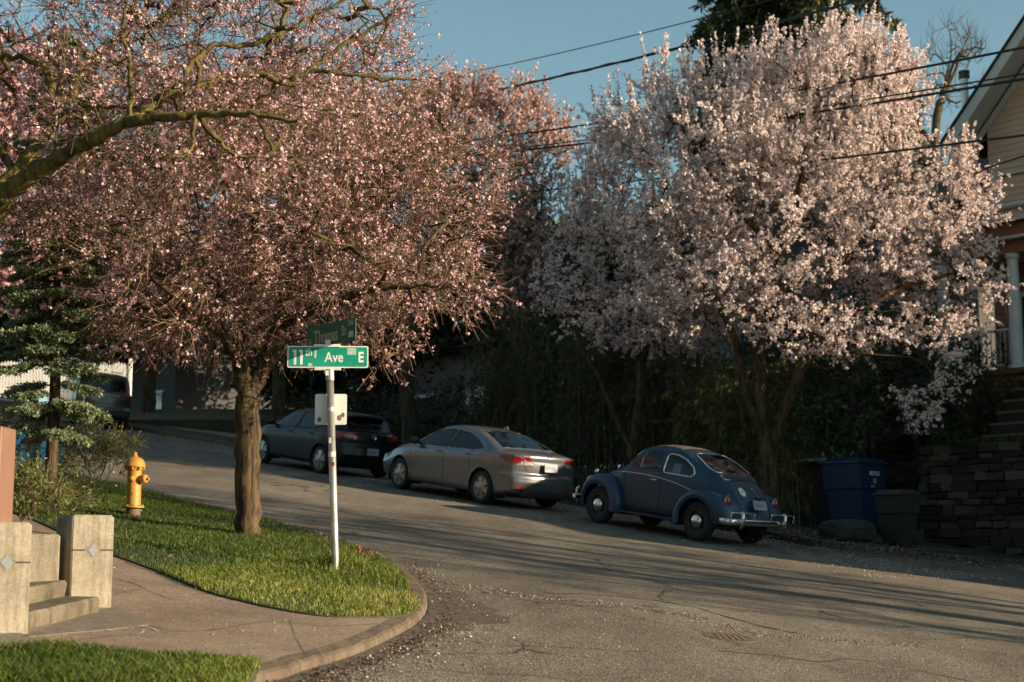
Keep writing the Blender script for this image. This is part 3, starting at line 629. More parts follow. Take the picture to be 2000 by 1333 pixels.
# brown metal panel behind the near pillar
bp = np.array([*(pL[:2] + U * .36 - V * .30)]); zt = at(0, 836, bp[1])[2]; zb_ = gz(*bp) + KH
Wp = .5; xr = (at(15, 900, bp[1])[0])
t = thing('metal_cabinet', 'brown metal cabinet with white scribble at the left picture edge', 'cabinet', (xr - Wp / 2, bp[1], zb_))
b = MB(); bevel_box(b, (0, 0, (zt - zb_) / 2), (Wp, .3, zt - zb_), .008); b.build('cabinet_body', MT['brown'], t)
b = MB(); b.box((Wp / 2 - .012, -.152, (zt - zb_) / 2), (.010, .004, (zt - zb_) - .06)); b.build('door_edge', MT['brown'], t)
zz = (at(5, 875, bp[1])[2]) - zb_
b = MB()
for k in range(4):
    th = np.linspace(0, 5.6, 24); r0 = .012 + .008 * k
    b.tube(np.stack([Wp / 2 - .03 + (r0) * np.cos(th + k) * 1.1 - .01 * k, np.full(24, -.154), zz + r0 * .8 * np.sin(th * (1 + .15 * k) + k)], 1), .0016, 4)
b.build('scribble', MT['white'], t)

# ================================================================== HYDRANT
hb = gp(260, 1006, KH + .03)
hy = thing('fire_hydrant', 'yellow fire hydrant on the grass strip by the road', 'hydrant', hb, R(0)); hy.scale = (.87, .87, .87)
b = MB(); b.lathe([(.098, -.05), (.10, .0), (.098, .10), (.0, .10)], n=20); b.build('base', MT['hydrant_base'], hy, smooth=False)
b = MB(); b.lathe([(.0, .095), (.142, .095), (.150, .100), (.150, .118), (.142, .123), (.100, .124)], n=32); 
for k in range(8): b.lathe([(0, .16), (.014, .16), (.014, .12), (0, .12)], c=(.127 * math.cos(k * .785 + .3), .127 * math.sin(k * .785 + .3), -.022), n=6)
b.build('base_flange', MT['hydrant'], hy)
b = MB(); b.lathe([(.100, .12), (.102, .13), (.099, .15), (.098, .60), (.104, .63), (.118, .655), (.122, .67)], n=32); b.build('barrel', MT['hydrant'], hy, smooth=True)
b = MB(); b.lathe([(.118, .655), (.146, .668), (.150, .675), (.150, .692), (.143, .70), (.140, .715), (.128, .755), (.098, .790), (.06, .808), (.042, .81), (.040, .83), (.026, .838), (.026, .872), (.018, .878), (0, .878)], n=32)
for k in range(8):
    a = k * .785; b.box((.132 * math.cos(a), .132 * math.sin(a), .645), (.02, .02, .04), rz=a)
b.build('bonnet', MT['hydrant'], hy, smooth=True)
def nozzle(ang, L, r, z, cap, nm):
    b = MB(); pr = [(r * .92, .07), (r * .95, L * .62), (r * 1.12, L * .63), (r * 1.14, L * .72), (r * .98, L * .74), (r * 1.22, L * .76), (r * 1.25, L), (r * 1.05, L + .018), (.024, L + .024), (.02, L + .05), (.014, L + .065), (0, L + .066)]
    b.lathe([(q[0], q[1]) for q in pr], n=22, axis='x')
    o = b.build(nm, MT['hydrant'], hy, smooth=False); o.location = (0, 0, z); o.rotation_euler = (0, 0, ang); return o
nozzle(R(-22), .185, .050, .50, 1, 'nozzle'); nozzle(R(-88), .14, .034, .50, 1, 'nozzle'); nozzle(R(110), .13, .034, .50, 1, 'nozzle')
for i, ch in enumerate(['L', '2', 'W']): put_text('cast_mark', ch, .05, Matrix.Translation((-.013, -.1005, .40 - i * .06)) @ Matrix.Rotation(R(90), 4, 'X'), MT['hydrant'], hy, .6, .001, .004)

# ================================================================== STREET SIGN POST
pb = gp(655, 1119, KH + .02)
Yp = pb[1]; ptop = at(644, 722, Yp)
sp = thing('street_sign_post', 'white steel street sign post with green name signs at the grassy corner', 'sign post', pb)
tp = ptop - pb; H = tp[2]
b = MB(); b.tube([(0, 0, -.2), (0, 0, .08), tp * np.array([1, 1, 1])], [.036, .036, .036], 20); 
b.build('post', MT['galv'], sp, smooth=True)
for q0, q1, rr_ in ((.0, .03, .042), (.945, 1., .043), (.79, .81, .040)):
    b = MB(); b.tube([tp * q0, tp * q1], [rr_, rr_], 20); b.build('collar', MT['galv'], sp)
def blade(center, wd, ht, ang, mat, edge, nm, lab, th=.004):
    """a sign blade with a rim, local x along the text; returns (object, matrix)"""
    M = Matrix.Translation(center) @ Matrix.Rotation(ang, 4, 'Z')
    b = MB(); n = 6; r = .018; pts = []
    for cx, cy, a0 in ((wd / 2 - r, ht / 2 - r, 0), (-wd / 2 + r, ht / 2 - r, 90), (-wd / 2 + r, -ht / 2 + r, 180), (wd / 2 - r, -ht / 2 + r, 270)):
        for k in range(n): a = R(a0 + 90 * k / (n - 1)); pts.append((cx + r * math.cos(a), cy + r * math.sin(a)))
    def plate(sc, y0, y1, mi):
        P = np.array([[x * (1 - 2 * sc / wd), z * (1 - 2 * sc / ht)] for x, z in pts]); N = len(P); o = b.n
        v = np.vstack([np.column_stack([P[:, 0], np.full(N, y0), P[:, 1]]), np.column_stack([P[:, 0], np.full(N, y1), P[:, 1]])]); i = np.arange(N)
        b.add(v, np.stack([i, (i + 1) % N, N + (i + 1) % N, N + i], 1), mi=mi); b.ng.append((o + i, mi)); b.ng.append((o + N + i[::-1], mi))
    plate(0, -th / 2, th / 2, 0); plate(.011 if edge else .004, -th / 2 - .0012, -th / 2 - .0002, 1); plate(.011 if edge else .004, th / 2 + .0002, th / 2 + .0012, 1)
    o = b.build(nm, [edge or mat, mat], sp); o.matrix_local = M
    if lab: o['label'] = lab
    return o, M
up0 = tp
sA = up0 + np.array([-.02, -.0, .125]); WA, HA = .80, .218
oA, MA = blade(Vector(sA), WA, HA, R(1.5), MT['signgreen'], MT['signwhite'], 'street_name_sign', 'bright green 11th Ave E name sign with white rim')
FX = Matrix.Rotation(R(90), 4, 'X')
def sign_text(o, body, size, x, z, xs, bold, mat, nm='lettering', y=-.0040):
    return put_text(nm, body, size, Matrix.Translation((x, y, z)) @ FX, mat, o, xs, bold, .0008)
b = MB()
for x0 in (-.325, -.262):
    b.box((x0, -.0042, -.004), (.026, .002, .15)); b.box((x0 - .016, -.0042, .058), (.016, .0019, .020), M=np.array([[.85, 0, .5], [0, 1, 0], [-.5, 0, .85]])); b.build('lettering', MT['signwhite'], oA); b = MB()
sign_text(oA, 'th', .115, -.225, .010, .75, .0012, MT['signwhite'])
#; sign_text(oA, 'th', .115, -.225, .010, .75, .0012, MT['signwhite'])
sign_text(oA, 'Ave', .142, -.032, -.050, .82, .0018, MT['signwhite']); sign_text(oA, 'E', .142, .298, -.050, .80, .004, MT['signwhite'])
for c_, d_ in (((.235, -.0038, .055), (.085, .001, .068)), ((-.175, -.0038, -.078), (.042, .001, .03)), ((-.125, -.0046, .03), (.024, .001, .08))):
    b = MB(); b.box(c_, d_); b.build('sticker_residue', MT['tape'], oA)
b = MB(); b.box((0, 0, -.118), (.26, .03, .03)); b.box((0, 0, -.145), (.07, .05, .035)); b.box((0, 0, -.165), (.035, .085, .05)); 
b.build('lower_bracket', MT['signwhite'], sp).matrix_local = MA
b = MB(); b.box((-.01, 0, .113), (.26, .026, .026)); b.box((0, 0, .14), (.05, .03, .06)); b.build('upper_bracket', MT['signwhite'], sp).matrix_local = MA
sB = up0 + np.array([.004, .02, .362]); WB, HB = .90, .225
oB, MB_ = blade(Vector(sB), WB, HB, math.atan2(U[1], U[0]) + R(180) , MT['signgreen_shade'], None, 'street_name_sign', 'shaded dark green E Thomas St name sign on top')
sign_text(oB, 'E', .10, -.40, -.09, .8, .002, MT['signgrey']); sign_text(oB, 'Thomas', .185, -.31, -.075, .74, .0035, MT['signgrey'])
sign_text(oB, 'St', .14, .20, -.045, .75, .003, MT['signgrey']); sign_text(oB, '200', .078, .31, .045, .85, .0015, MT['signgrey'])
b = MB(); b.box((.37, -.0036, -.045), (.085, .001, .06)); b.build('sticker_residue', MT['tape'], oB)
# back of the small parking sign
c = at(624 + 28, 798, Yp) - pb + np.array([0, .055, 0]); c = at(645, 799, Yp) - pb + np.array([0.0, .055, 0])
oC, MC = blade(Vector(c), .315, .305, R(0), MT['signwhite'], MT['signwhite'], 'parking_sign', 'white back of a small square parking sign')
for px_, pz_, q in ((-.112, -.10, .022), (.085, -.085, .024), (.118, -.055, .018)):
    b = MB(); th = np.linspace(0, 6.28, 13)[:-1]; rr = q * (.8 + .4 * rng.random(12)); o = b.n
    b.add(np.stack([px_ + rr * np.cos(th), np.full(12, -.0042), pz_ + rr * 1.2 * np.sin(th)], 1)); b.ng.append((o + np.arange(12), 0)); b.build('grime_spot', MT['grime'], oC)
b = MB(); b.box((.0, -.014, .0), (.012, .02, .26)); b.build('mounting_strap', MT['galv'], oC)
b = MB()
b.tube([tp * .565 + (0, -.0, 0), tp * .59], [.0375, .0375], 20); b.build('post_sticker', MT['stk_a'], sp)
b = MB(); q = tp * .53; b.box((q[0] + .01, q[1] - .0365, q[2]), (.03, .003, .04)); b.build('post_sticker', MT['red_lamp'], sp)
b = MB(); q = tp * .645; b.box((q[0] - .012, q[1] - .0365, q[2]), (.02, .003, .055)); b.build('post_sticker', MT['stk_a'], sp)

# ================================================================== BINS, ROCKS, LITTER
def frustum(b, c, d0, d1, h, mi=0, off=(0, 0)):
    x0, y0 = d0[0] / 2, d0[1] / 2; x1, y1 = d1[0] / 2, d1[1] / 2; ox, oy = off
    v = np.array([[-x0, -y0, 0], [x0, -y0, 0], [x0, y0, 0], [-x0, y0, 0], [-x1 + ox, -y1 + oy, h], [x1 + ox, -y1 + oy, h], [x1 + ox, y1 + oy, h], [-x1 + ox, y1 + oy, h]]) + np.array(c)
    b.add(v, [[0, 3, 2, 1], [4, 5, 6, 7], [0, 1, 5, 4], [1, 2, 6, 5], [2, 3, 7, 6], [3, 0, 4, 7]], mi=mi)
def wheelie_bin(loc, rz, sc, mat, label, text=None, name='recycling_bin', wd=.62, dp=.78, h=1.06, lidmat=None):
    t = thing(name, label, 'bin', loc, rz, None); t.scale = (sc, sc, sc)
    b = MB(); frustum(b, (0, 0, .04), (wd * .80, dp * .62), (wd * .90, dp * .80), h * .58); 
    frustum(b, (0, 0, .04 + h * .585), (wd * .97, dp * .90), (wd * 1.0, dp * .98), h * .36); b.build('bin_body', mat, t)
    b = MB(); frustum(b, (0, -.01, .04 + h * .945), (wd * 1.07, dp * 1.06), (wd * 1.05, dp * 1.04), .03); frustum(b, (0, -.01, .07 + h * .945), (wd * 1.0, dp * .98), (wd * .78, dp * .72), .055); b.build('lid', lidmat or mat, t)
    b = MB(); b.tube([(-wd * .42, dp * .56, h * .93), (wd * .42, dp * .56, h * .93)], .018, 8); b.build('handle', mat, t)
    for sx in (-1, 1):
        b = MB(); b.lathe([(0, -.03), (.12, -.03), (.13, 0), (.12, .03), (0, .03)], c=(sx * wd * .42, dp * .36, .125), n=20, axis='x'); b.build('wheel', MT['rubber'], t)
    return t
bl = np.array([*at(1668, 900, 31.)]); bl[2] = 0
g0 = gz(*bl[:2]) + .12
topz = at(1668, 893, 31.)[2]; scb = (topz - g0) / 1.15
t = wheelie_bin((bl[0], bl[1], g0), R(-52 + 8), scb, MT['bin_blue'], 'large blue RECYCLE bin beside the stone wall', wd=.66, dp=.80)
Mr = Matrix.Translation((.336, -.12, .86)) @ Matrix.Rotation(R(90), 4, 'Z') @ FX
put_text('recycle_lettering', 'RECYCLE', .085, Mr, MT['signwhite'], t, .8, .002)
put_text('recycle_lettering', 'SEATTLE', .035, Matrix.Translation((.336, -.09, .68)) @ Matrix.Rotation(R(90), 4, 'Z') @ FX, MT['signwhite'], t, .8, .0005)
b = MB()
for k in range(3):
    a = k * 2.094 + 1.57; pts = [(.338, .02 + .032 * math.cos(a + q), .775 + .032 * math.sin(a + q)) for q in (-.75, -.3, .3, .75)]; b.tube(pts, .006, 5)
b.build('recycle_emblem', MT['signwhite'], t)
dk = gp(1756, 1066, .12); topz = at(1756, 956, dk[1])[2]
t = wheelie_bin(dk, R(-50), (topz - dk[2]) / .93, MT['bin_dark'], 'dark grey waste bin standing in front of the blue recycling bin', name='waste_bin', wd=.52, dp=.56, h=.84)
# two bright blue bins behind the conifer on the left
for (px, py0, py1, lab, rz) in ((97, 930, 832, 'bright blue bin at the kerb just right of the conifer trunk', 20), (48, 925, 838, 'bright blue bin half hidden behind the conifer branches at the left edge', 14)):
    g = gp(px, py0 + 8, 0.); tz = at(px, py0 - (py0 - py1), g[1])[2]
    wheelie_bin(g, R(rz), (tz - g[2]) / 1.15 , MT['bin_sky'], lab, wd=.5, dp=.6)
def rock(name, c, d, rz, label, cat, mat, seed, flat=.6, top=None, group=None):
    r = np.random.default_rng(seed); b = MB(); n, m = 26, 14
    th = np.linspace(0, 2 * np.pi, n, endpoint=False); ph = np.linspace(.02, np.pi * .97, m)
    TH, PH = np.meshgrid(th, ph, indexing='ij'); ex = .55
    sx = np.sign(np.cos(TH)) * np.abs(np.cos(TH)) ** ex; sy = np.sign(np.sin(TH)) * np.abs(np.sin(TH)) ** ex
    x = sx * np.sin(PH) ** .5; y = sy * np.sin(PH) ** .5; z = np.sign(np.cos(PH)) * np.abs(np.cos(PH)) ** flat
    dn = 1 + .10 * fbm(x * 1.5 + seed, y * 1.5 + z * 2, 1.6, seed) + .05 * r.standard_normal(x.shape) * .4
    v = np.stack([x * dn * d[0] / 2, y * dn * d[1] / 2, z * dn * d[2] / 2 + d[2] * .38], -1).reshape(-1, 3)
    i = np.arange(n)[:, None] * m; i2 = ((np.arange(n) + 1) % n)[:, None] * m; j = np.arange(m - 1)[None]
    b.add(v, np.stack([i + j, i + j + 1, i2 + j + 1, i2 + j], -1).reshape(-1, 4)); b.ng.append((np.arange(n)[::-1] * m, 0))
    o = b.build(name, mat, smooth=False); o.location = tuple(c); o.rotation_euler = (0, 0, rz); return tag(o, label, cat, group)
c = gp(1655, 1056, .12); rock('boulder', c, (1.0, .7, .42), R(30), 'low dark boulder at the foot of the blue recycling bin', 'rock', MT['rock'], 3, group='rocks by the driveway')
c = gp(1905, 1050, .12); rock('boulder', c, (1.05, .8, .44), R(-20), 'large flat topped boulder below the stone wall near the right edge', 'rock', MT['rock'], 5, .35, group='rocks by the driveway')
c = gp(1828, 1048, .12)
t = thing('tree_stump', 'round cut log section lying between the waste bin and the large boulder', 'stump', c)
b = MB(); b.lathe([(.0, -.1), (.40, -.1), (.42, .0), (.39, .2), (.38, .32), (.36, .335), (0, .34)], n=22); b.build('stump_body', MT['bark_dark'], t)
b = MB(); b.lathe([(0, .343), (.345, .341)], n=22); b.build('cut_face', MT['rock'], t)
c = gp(1792, 1020, .12); t = thing('shopping_bag', 'crumpled white and green bag behind the dark waste bin', 'bag', c + (0, .15, .25))
b = MB(); b.add(np.array([[-.12, 0, 0], [.16, 0, -.06], [.02, .02, .26], [-.1, .02, .22], [.05, .16, .04], [-.05, .14, .16]]), None, [[0, 1, 2], [0, 2, 3], [1, 4, 2], [4, 5, 2], [5, 3, 2], [0, 4, 1], [0, 3, 5], [0, 5, 4]]); b.build('bag_body', MT['bag_white'], t)
b = MB(); b.add(np.array([[-.08, -.012, .05], [.05, -.012, .02], [.0, -.004, .14]]), None, [[0, 1, 2]]); b.build('bag_print', MT['bag_green'], t)

# ================================================================== CARS
def sint(tab, x, sm=.10):
    """smooth interpolation of a (x, value) table"""
    tab = sorted(tab); xs = np.array([a for a, _ in tab]); ys = np.array([b_ for _, b_ in tab]); x = np.asarray(x, float)
    if sm == 0: return np.interp(x, xs, ys)
    out = 0; W_ = 0
    for k in np.linspace(-2, 2, 9): w_ = math.exp(-k * k / 1.5); out = out + w_ * np.interp(x + k * sm * .6, xs, ys); W_ += w_
    return out / W_
def bspline(C, n):
    """C: (m,2) control pts per station (k,m,2) -> quadratic b-spline samples"""
    m = C.shape[1]; Cx = np.concatenate([C[:, :1], C, C[:, -1:]], 1); out = []
    segs = m; u = np.linspace(0, segs - 1e-6, n)
    for q in u:
        i = int(q); t = q - i; out.append(.5 * (1 - t) ** 2 * Cx[:, i] + (.5 + t - t * t) * Cx[:, i + 1] + .5 * t * t * Cx[:, i + 2])
    return np.stack(out, 1)
def loft(xs, ctrl, n, front, rear, shift=None):
    """xs stations; ctrl(x)->(m,2) half section from bottom centre to roof centre; front/rear=(depth,zc,exp)"""
    C = np.stack([ctrl(x) for x in xs]); H = bspline(C, n)      # k,n,2
    X = np.repeat(xs[:, None], n, 1)
    def cap(h, x0, dep, zc, e, sgn):
        sc = np.concatenate([[.995, .985, .97, .95, .92], np.linspace(.88, .0, 22)]); tau = (1 - sc ** e) ** (1 / e)
        hs, xs_ = [], []
        for s_, t_ in zip(sc, tau):
            g = h.copy(); g[:, 0] *= s_; g[:, 1] = zc + (g[:, 1] - zc) * s_; hs.append(g); xs_.append(np.full(n, x0 + sgn * dep * t_))
        return np.array(hs), np.array(xs_)
    hf, xf = cap(H[-1], xs[-1], *front, 1); hr, xr_ = cap(H[0], xs[0], *rear, -1)
    H = np.concatenate([hr[::-1], H, hf]); X = np.concatenate([xr_[::-1], X, xf])
    if shift is not None: X = shift(X, H[..., 0], H[..., 1])
    L = np.stack([X, H[..., 0], H[..., 1]], -1); Rr = L[:, ::-1][:, 1:].copy(); Rr[..., 1] *= -1
    G = np.concatenate([L, Rr], 1)
    k, m, _ = G.shape; i = np.arange(k - 1)[:, None] * m; j = np.arange(m - 1)[None]
    q = np.stack([i + j, i + j + 1, i + m + j + 1, i + m + j], -1).reshape(-1, 4)
    return G.reshape(-1, 3), q
class Shell:
    def __init__(s, v, q):
        s.v = v; s.q = q; s.C = v[q].mean(1); s.N = np.cross(v[q[:, 2]] - v[q[:, 0]], v[q[:, 3]] - v[q[:, 1]]); s.N /= np.linalg.norm(s.N, axis=1)[:, None] + 1e-12; s.free = np.ones(len(q), bool)
    def take(s, mask):
        mask = mask & s.free; s.free &= ~mask; return mask
    def part(s, mask, name, mat, parent, off=0., smooth=True):
        qs = s.q[mask]; idx, inv = np.unique(qs, return_inverse=True)
        b = MB(); v = s.v[idx]
        if off:
            nv = np.zeros_like(s.v); 
            for k in range(4): np.add.at(nv, qs[:, k], s.N[mask])
            nn_ = nv[idx]; nn_ /= np.linalg.norm(nn_, axis=1)[:, None] + 1e-9; v = v + nn_ * off
        b.add(v, inv.reshape(-1, 4)); return b.build(name, mat, parent, smooth=smooth)
    def proj(s, P, ax, cond):
        """project 2D polyline P (axes ax e.g. (0,2)) on to the shell among faces meeting cond"""
        m = cond(s.C, s.N); C = s.C[m]; o = 3 - sum(ax); out = []
        for p in P:
            d2 = (C[:, ax[0]] - p[0]) ** 2 + (C[:, ax[1]] - p[1]) ** 2; k = np.argpartition(d2, 5)[:5]; w_ = 1 / (d2[k] + 1e-6); r = np.zeros(3); r[ax[0]], r[ax[1]] = p; r[o] = (C[k, o] * w_).sum() / w_.sum(); out.append(r)
        return np.array(out)
    def inpoly(s, poly, ax): return pip(s.C[:, list(ax)], poly)
def closed(P, n=6):
    P = np.array(P, float); N = len(P); out = []
    for i in range(N):
        p0, p1, p2, p3 = P[i - 1], P[i], P[(i + 1) % N], P[(i + 2) % N]
        for k in range(n):
            t = k / n; out.append(.5 * ((2 * p1) + (-p0 + p2) * t + (2 * p0 - 5 * p1 + 4 * p2 - p3) * t * t + (-p0 + 3 * p1 - 3 * p2 + p3) * t ** 3))
    return np.array(out)
def rounded(P, r=.06, n=4):
    P = np.array(P, float); N = len(P); out = []
    for i in range(N):
        a, p, c = P[i - 1], P[i], P[(i + 1) % N]; d1 = (a - p) / np.linalg.norm(a - p); d2 = (c - p) / np.linalg.norm(c - p); rr = min(r, .45 * np.linalg.norm(a - p), .45 * np.linalg.norm(c - p))
        for k in range(n + 1): t = k / n; out.append((1 - t) ** 2 * (p + d1 * rr) + 2 * t * (1 - t) * p + t * t * (p + d2 * rr))
    return np.array(out)
def trimtube(name, P3, rad, mat, parent, close=True, n=6):
    P = np.vstack([P3, P3[:2]]) if close else P3; b = MB(); b.tube(P, rad, n, caps=not close); return b.build(name, mat, parent, smooth=True)
def side_cond(sg): return lambda C, N: (C[:, 1] * sg > .2) & (N[:, 1] * sg > .15)
def wheel(parent, x, y, rt, rr, style, w=.19):
    """one wheel: an object with tyre mesh and a rim (and hub cap) as children"""
    sg = 1 if y > 0 else -1; yc = y - sg * w / 2
    b = MB(); pr = [(rr * .95, w / 2 - .02), (rr, w / 2 - .004), (rr + (rt - rr) * .45, w / 2 + .004), (rt - .02, w / 2 - .012), (rt, w / 2 - .04), (rt, -w / 2 + .04), (rt - .02, -w / 2 + .012), (rr, -w / 2), (rr * .9, -w / 2)]
    b.lathe([(a, c * sg) for a, c in pr], n=40, axis='y'); tyre = b.build('wheel', MT['rubber'], parent, smooth=True); tyre.location = (x, yc, rt)
    yo = sg * (w / 2 - .012)
    b = MB(); b.lathe([(rr * .97, yo), (rr * .93, yo - sg * .02), (rr * .90, yo - sg * .05), (0, yo - sg * .06)], n=36, axis='y'); b.build('wheel_disc', MT['black'] if style != 'beetle' else MT['rimpaint'], tyre)
    if style == 'beetle':
        b = MB(); b.lathe([(rr * .99, yo - sg * .01), (rr * 1.0, yo + sg * .006), (rr * .95, yo + sg * .008), (rr * .88, yo - sg * .015)], n=36, axis='y'); b.build('rim', MT['rimpaint'], tyre)
        b = MB(); b.lathe([(.118, yo - sg * .03), (.122, yo), (.112, yo + sg * .022), (.085, yo + sg * .045), (.045, yo + sg * .058), (0, yo + sg * .062)], n=32, axis='y'); b.build('hub_cap', MT['chrome'], tyre, smooth=True)
    else:
        b = MB(); b.lathe([(rr * .90, yo - sg * .03), (rr * 1.0, yo - sg * .004), (rr * 1.0, yo + sg * .003), (rr * .93, yo + sg * .003), (rr * .91, yo - sg * .01)], n=36, axis='y')
        ns = {'five': 5, 'six': 6, 'gti': 5}[style]
        for k in range(ns):
            a = k * 2 * math.pi / ns + .3; w0, w1 = {'five': (.035, .05), 'six': (.03, .075), 'gti': (.03, .10)}[style]
            r0, r1 = .03, rr * .95; ca, sa_ = math.cos(a), math.sin(a)
            v = []
            for (r_, hw, yy) in ((r0, w0, .012), (r1, w1, -.002)):
                for s2 in (-1, 1):
                    for dy in (0, -.03): v.append([ca * r_ - sa_ * s2 * hw, yo + sg * (yy + dy - .008), sa_ * r_ + ca * s2 * hw])
            b.add(np.array(v), [[0, 2, 6, 4], [0, 4, 5, 1], [2, 3, 7, 6]])
        b.lathe([(.055, yo - sg * .02), (.055, yo + sg * .006), (.04, yo + sg * .012), (0, yo + sg * .013)], n=20, axis='y'); b.build('rim', MT['alloy'], tyre, smooth=False)
    return tyre
MT['rimpaint'] = simple('wheel_rim_paint', (.05, .055, .06), .5, .2, .2, 6)
def ellipsoid(b, c, d, n=18, m=10, M=None):
    th = np.linspace(0, 2 * np.pi, n, endpoint=False); ph = np.linspace(0, np.pi, m); TH, PH = np.meshgrid(th, ph, indexing='ij')
    v = np.stack([np.cos(TH) * np.sin(PH) * d[0], np.sin(TH) * np.sin(PH) * d[1], np.cos(PH) * d[2]], -1).reshape(-1, 3)
    if M is not None: v = v @ np.array(M).T
    i = np.arange(n)[:, None] * m; i2 = ((np.arange(n) + 1) % n)[:, None] * m; j = np.arange(m - 1)[None]
    b.add(v + np.array(c), np.stack([i + j, i + j + 1, i2 + j + 1, i2 + j], -1).reshape(-1, 4)); return b
def rear_plate(parent, x, y, z, text, tilt=0., w=.305, h=.152):
    M = Matrix.Translation((x, y, z)) @ Matrix.Rotation(R(-90), 4, 'Z') @ Matrix.Rotation(R(90) - tilt, 4, 'X')   # local x right seen from behind
    b = MB(); b.box((0, 0, 0), (w, h, .006)); o = b.build('licence_plate', MT['plate'], parent); o.matrix_local = M
    put_text('plate_number', text, .085, Matrix.Translation((-w * .43, -.03, .004)), MT['ink'], o, .72, .001, .0006)
    b = MB(); b.box((0, h / 2 - .02, .0035), (w * .6, .012, .001)); b.build('plate_state_line', MT['stk_c'], o)
    return o
def car_frame(s, t, yaw=0., dz=0.):
    P = ST(s, t, dz); f = Vector((*U, 0)); f.rotate(Matrix.Rotation(yaw, 3, 'Z')); f = (f - NRM * f.dot(NRM)).normalized(); l = NRM.cross(f)
    return Matrix((( f.x, l.x, NRM.x, P[0]), (f.y, l.y, NRM.y, P[1]), (f.z, l.z, NRM.z, P[2]), (0, 0, 0, 1)))

# ---------------------------------------------------------------- old rounded blue car
def beetle(M):
    c = thing('parked_car', 'old rounded blue two door car parked nearest, with chrome bumpers and hub caps', 'car', mat=M)
    Z = [(-1.96, .36), (-1.92, .46), (-1.86, .58), (-1.76, .74), (-1.62, .90), (-1.45, 1.05), (-1.22, 1.21), (-.95, 1.345), (-.65, 1.435), (-.3, 1.485), (.0, 1.495), (.28, 1.465), (.46, 1.40), (.60, 1.27), (.74, 1.12), (.86, 1.035), (1.1, 1.0), (1.35, .93), (1.55, .83), (1.7, .70), (1.8, .56), (1.84, .44)]
    WB = [(-1.96, .30), (-1.8, .37), (-1.55, .46), (-1.25, .545), (-.8, .60), (-.3, .625), (.6, .625), (.85, .60), (1.1, .52), (1.4, .40), (1.65, .30), (1.84, .22)]
    xs = np.unique(np.round(np.concatenate([np.arange(-1.93, -1.2, .018), np.arange(-1.2, 1.83, .022)]), 4))
    zt = sint(Z, xs, .045); wb = sint(WB, xs, .12)
    def ctrl(x):
        z = float(np.interp(x, xs, zt)); w_ = float(np.interp(x, xs, wb)); zb = float(np.interp(x, [-1.95, -1.6, -.9, 1.3, 1.84], [.40, .30, .27, .27, .38])); bl = min(.93, zb + (z - zb) * .80)
        wr = w_ * float(np.interp(z, [.9, 1.2, 1.5], [.80, .78, .75]))
        return np.array([[0, zb], [w_ * .8, zb], [w_ * .98, zb + .04], [w_, zb + (bl - zb) * .5], [w_ * 1.0, bl - .03], [w_ * .985, bl + (z - bl) * .12], [w_ * .9, bl + (z - bl) * .55], [wr, z - (z - bl) * .16], [wr * .72, z - .012], [wr * .3, z], [0, z]])
    v, q = loft(xs, ctrl, 62, (.03, .47, 3), (.03, .40, 3)); sh = Shell(v, q)
    win = []
    sd = {}
    fs = rounded([(.56, 1.06), (.50, 1.24), (.36, 1.36), (.10, 1.385), (-.17, 1.365), (-.17, 1.04)], .05)
    qs = rounded([(-.25, 1.03), (-.255, 1.35), (-.45, 1.345), (-.66, 1.29), (-.88, 1.17), (-.93, 1.07), (-.88, 1.01)], .06)
    for sg in (1, -1):
        for nm, pl in (('front_side_window', fs), ('rear_side_window', qs)):
            m = sh.take(sh.inpoly(pl, (0, 2)) & (sh.C[:, 1] * sg > .3)); sh.part(m, nm, MT['glass'], c)
            P3 = sh.proj(pl, (0, 2), side_cond(sg)); trimtube('window_trim', P3, .0135 if nm[0] == 'f' else .014, MT['beetle'] if nm[0] == 'f' else MT['chrome'], c)
    rw = rounded([(-.36, 1.405), (.36, 1.405), (.435, 1.20), (.40, 1.135), (-.40, 1.135), (-.435, 1.20)], .09)
    rc = lambda C, N: (C[:, 0] < -.55)
    m = sh.take(sh.inpoly(rw, (1, 2)) & (sh.C[:, 0] < -.6)); sh.part(m, 'rear_window', MT['glass'], c)
    trimtube('rear_window_trim', sh.proj(rw, (1, 2), rc), .014, MT['chrome'], c)
    ws = rounded([(-.46, 1.09), (.46, 1.09), (.42, 1.36), (-.42, 1.36)], .07)
    m = sh.take(sh.inpoly(ws, (1, 2)) & (sh.C[:, 0] > .3)); sh.part(m, 'windscreen', MT['glass'], c)
    trimtube('windscreen_trim', sh.proj(ws, (1, 2), lambda C, N: (C[:, 0] > .3) & (C[:, 0] < .95)), .014, MT['chrome'], c)
    # folding roof panel with brown dirt
    rf = rounded([(-.45, -.36), (.22, -.36), (.22, .36), (-.45, .36)], .06)
    m = sh.inpoly(rf, (0, 1)) & (sh.C[:, 2] > 1.2); sh.part(m, 'roof_panel', MT['roofdirt'], c, .006)
    # engine lid seams, door seams
    def line(name, P, ax, cond, rad=.005, mat='black', close=False, off=0.):
        P3 = sh.proj(smooth_poly(P, 5), ax, cond); return trimtube(name, P3, rad, MT[mat], c, close, 5)
    line('engine_lid_seam', [(-.34, 1.0), (-.38, .85), (-.33, .62), (-.22, .44)], (1, 2), lambda C, N: (C[:, 0] < -1.2), .007)
    line('engine_lid_seam', [(.34, 1.0), (.38, .85), (.33, .62), (.22, .44)], (1, 2), lambda C, N: (C[:, 0] < -1.2), .007)
    line('engine_lid_seam', [(-.34, 1.0), (0, 1.035), (.34, 1.0)], (1, 2), lambda C, N: (C[:, 0] < -1.0), .006)
    vp = rounded([(-.40, 1.10), (.40, 1.10), (.36, 1.035), (-.36, 1.035)], .03)
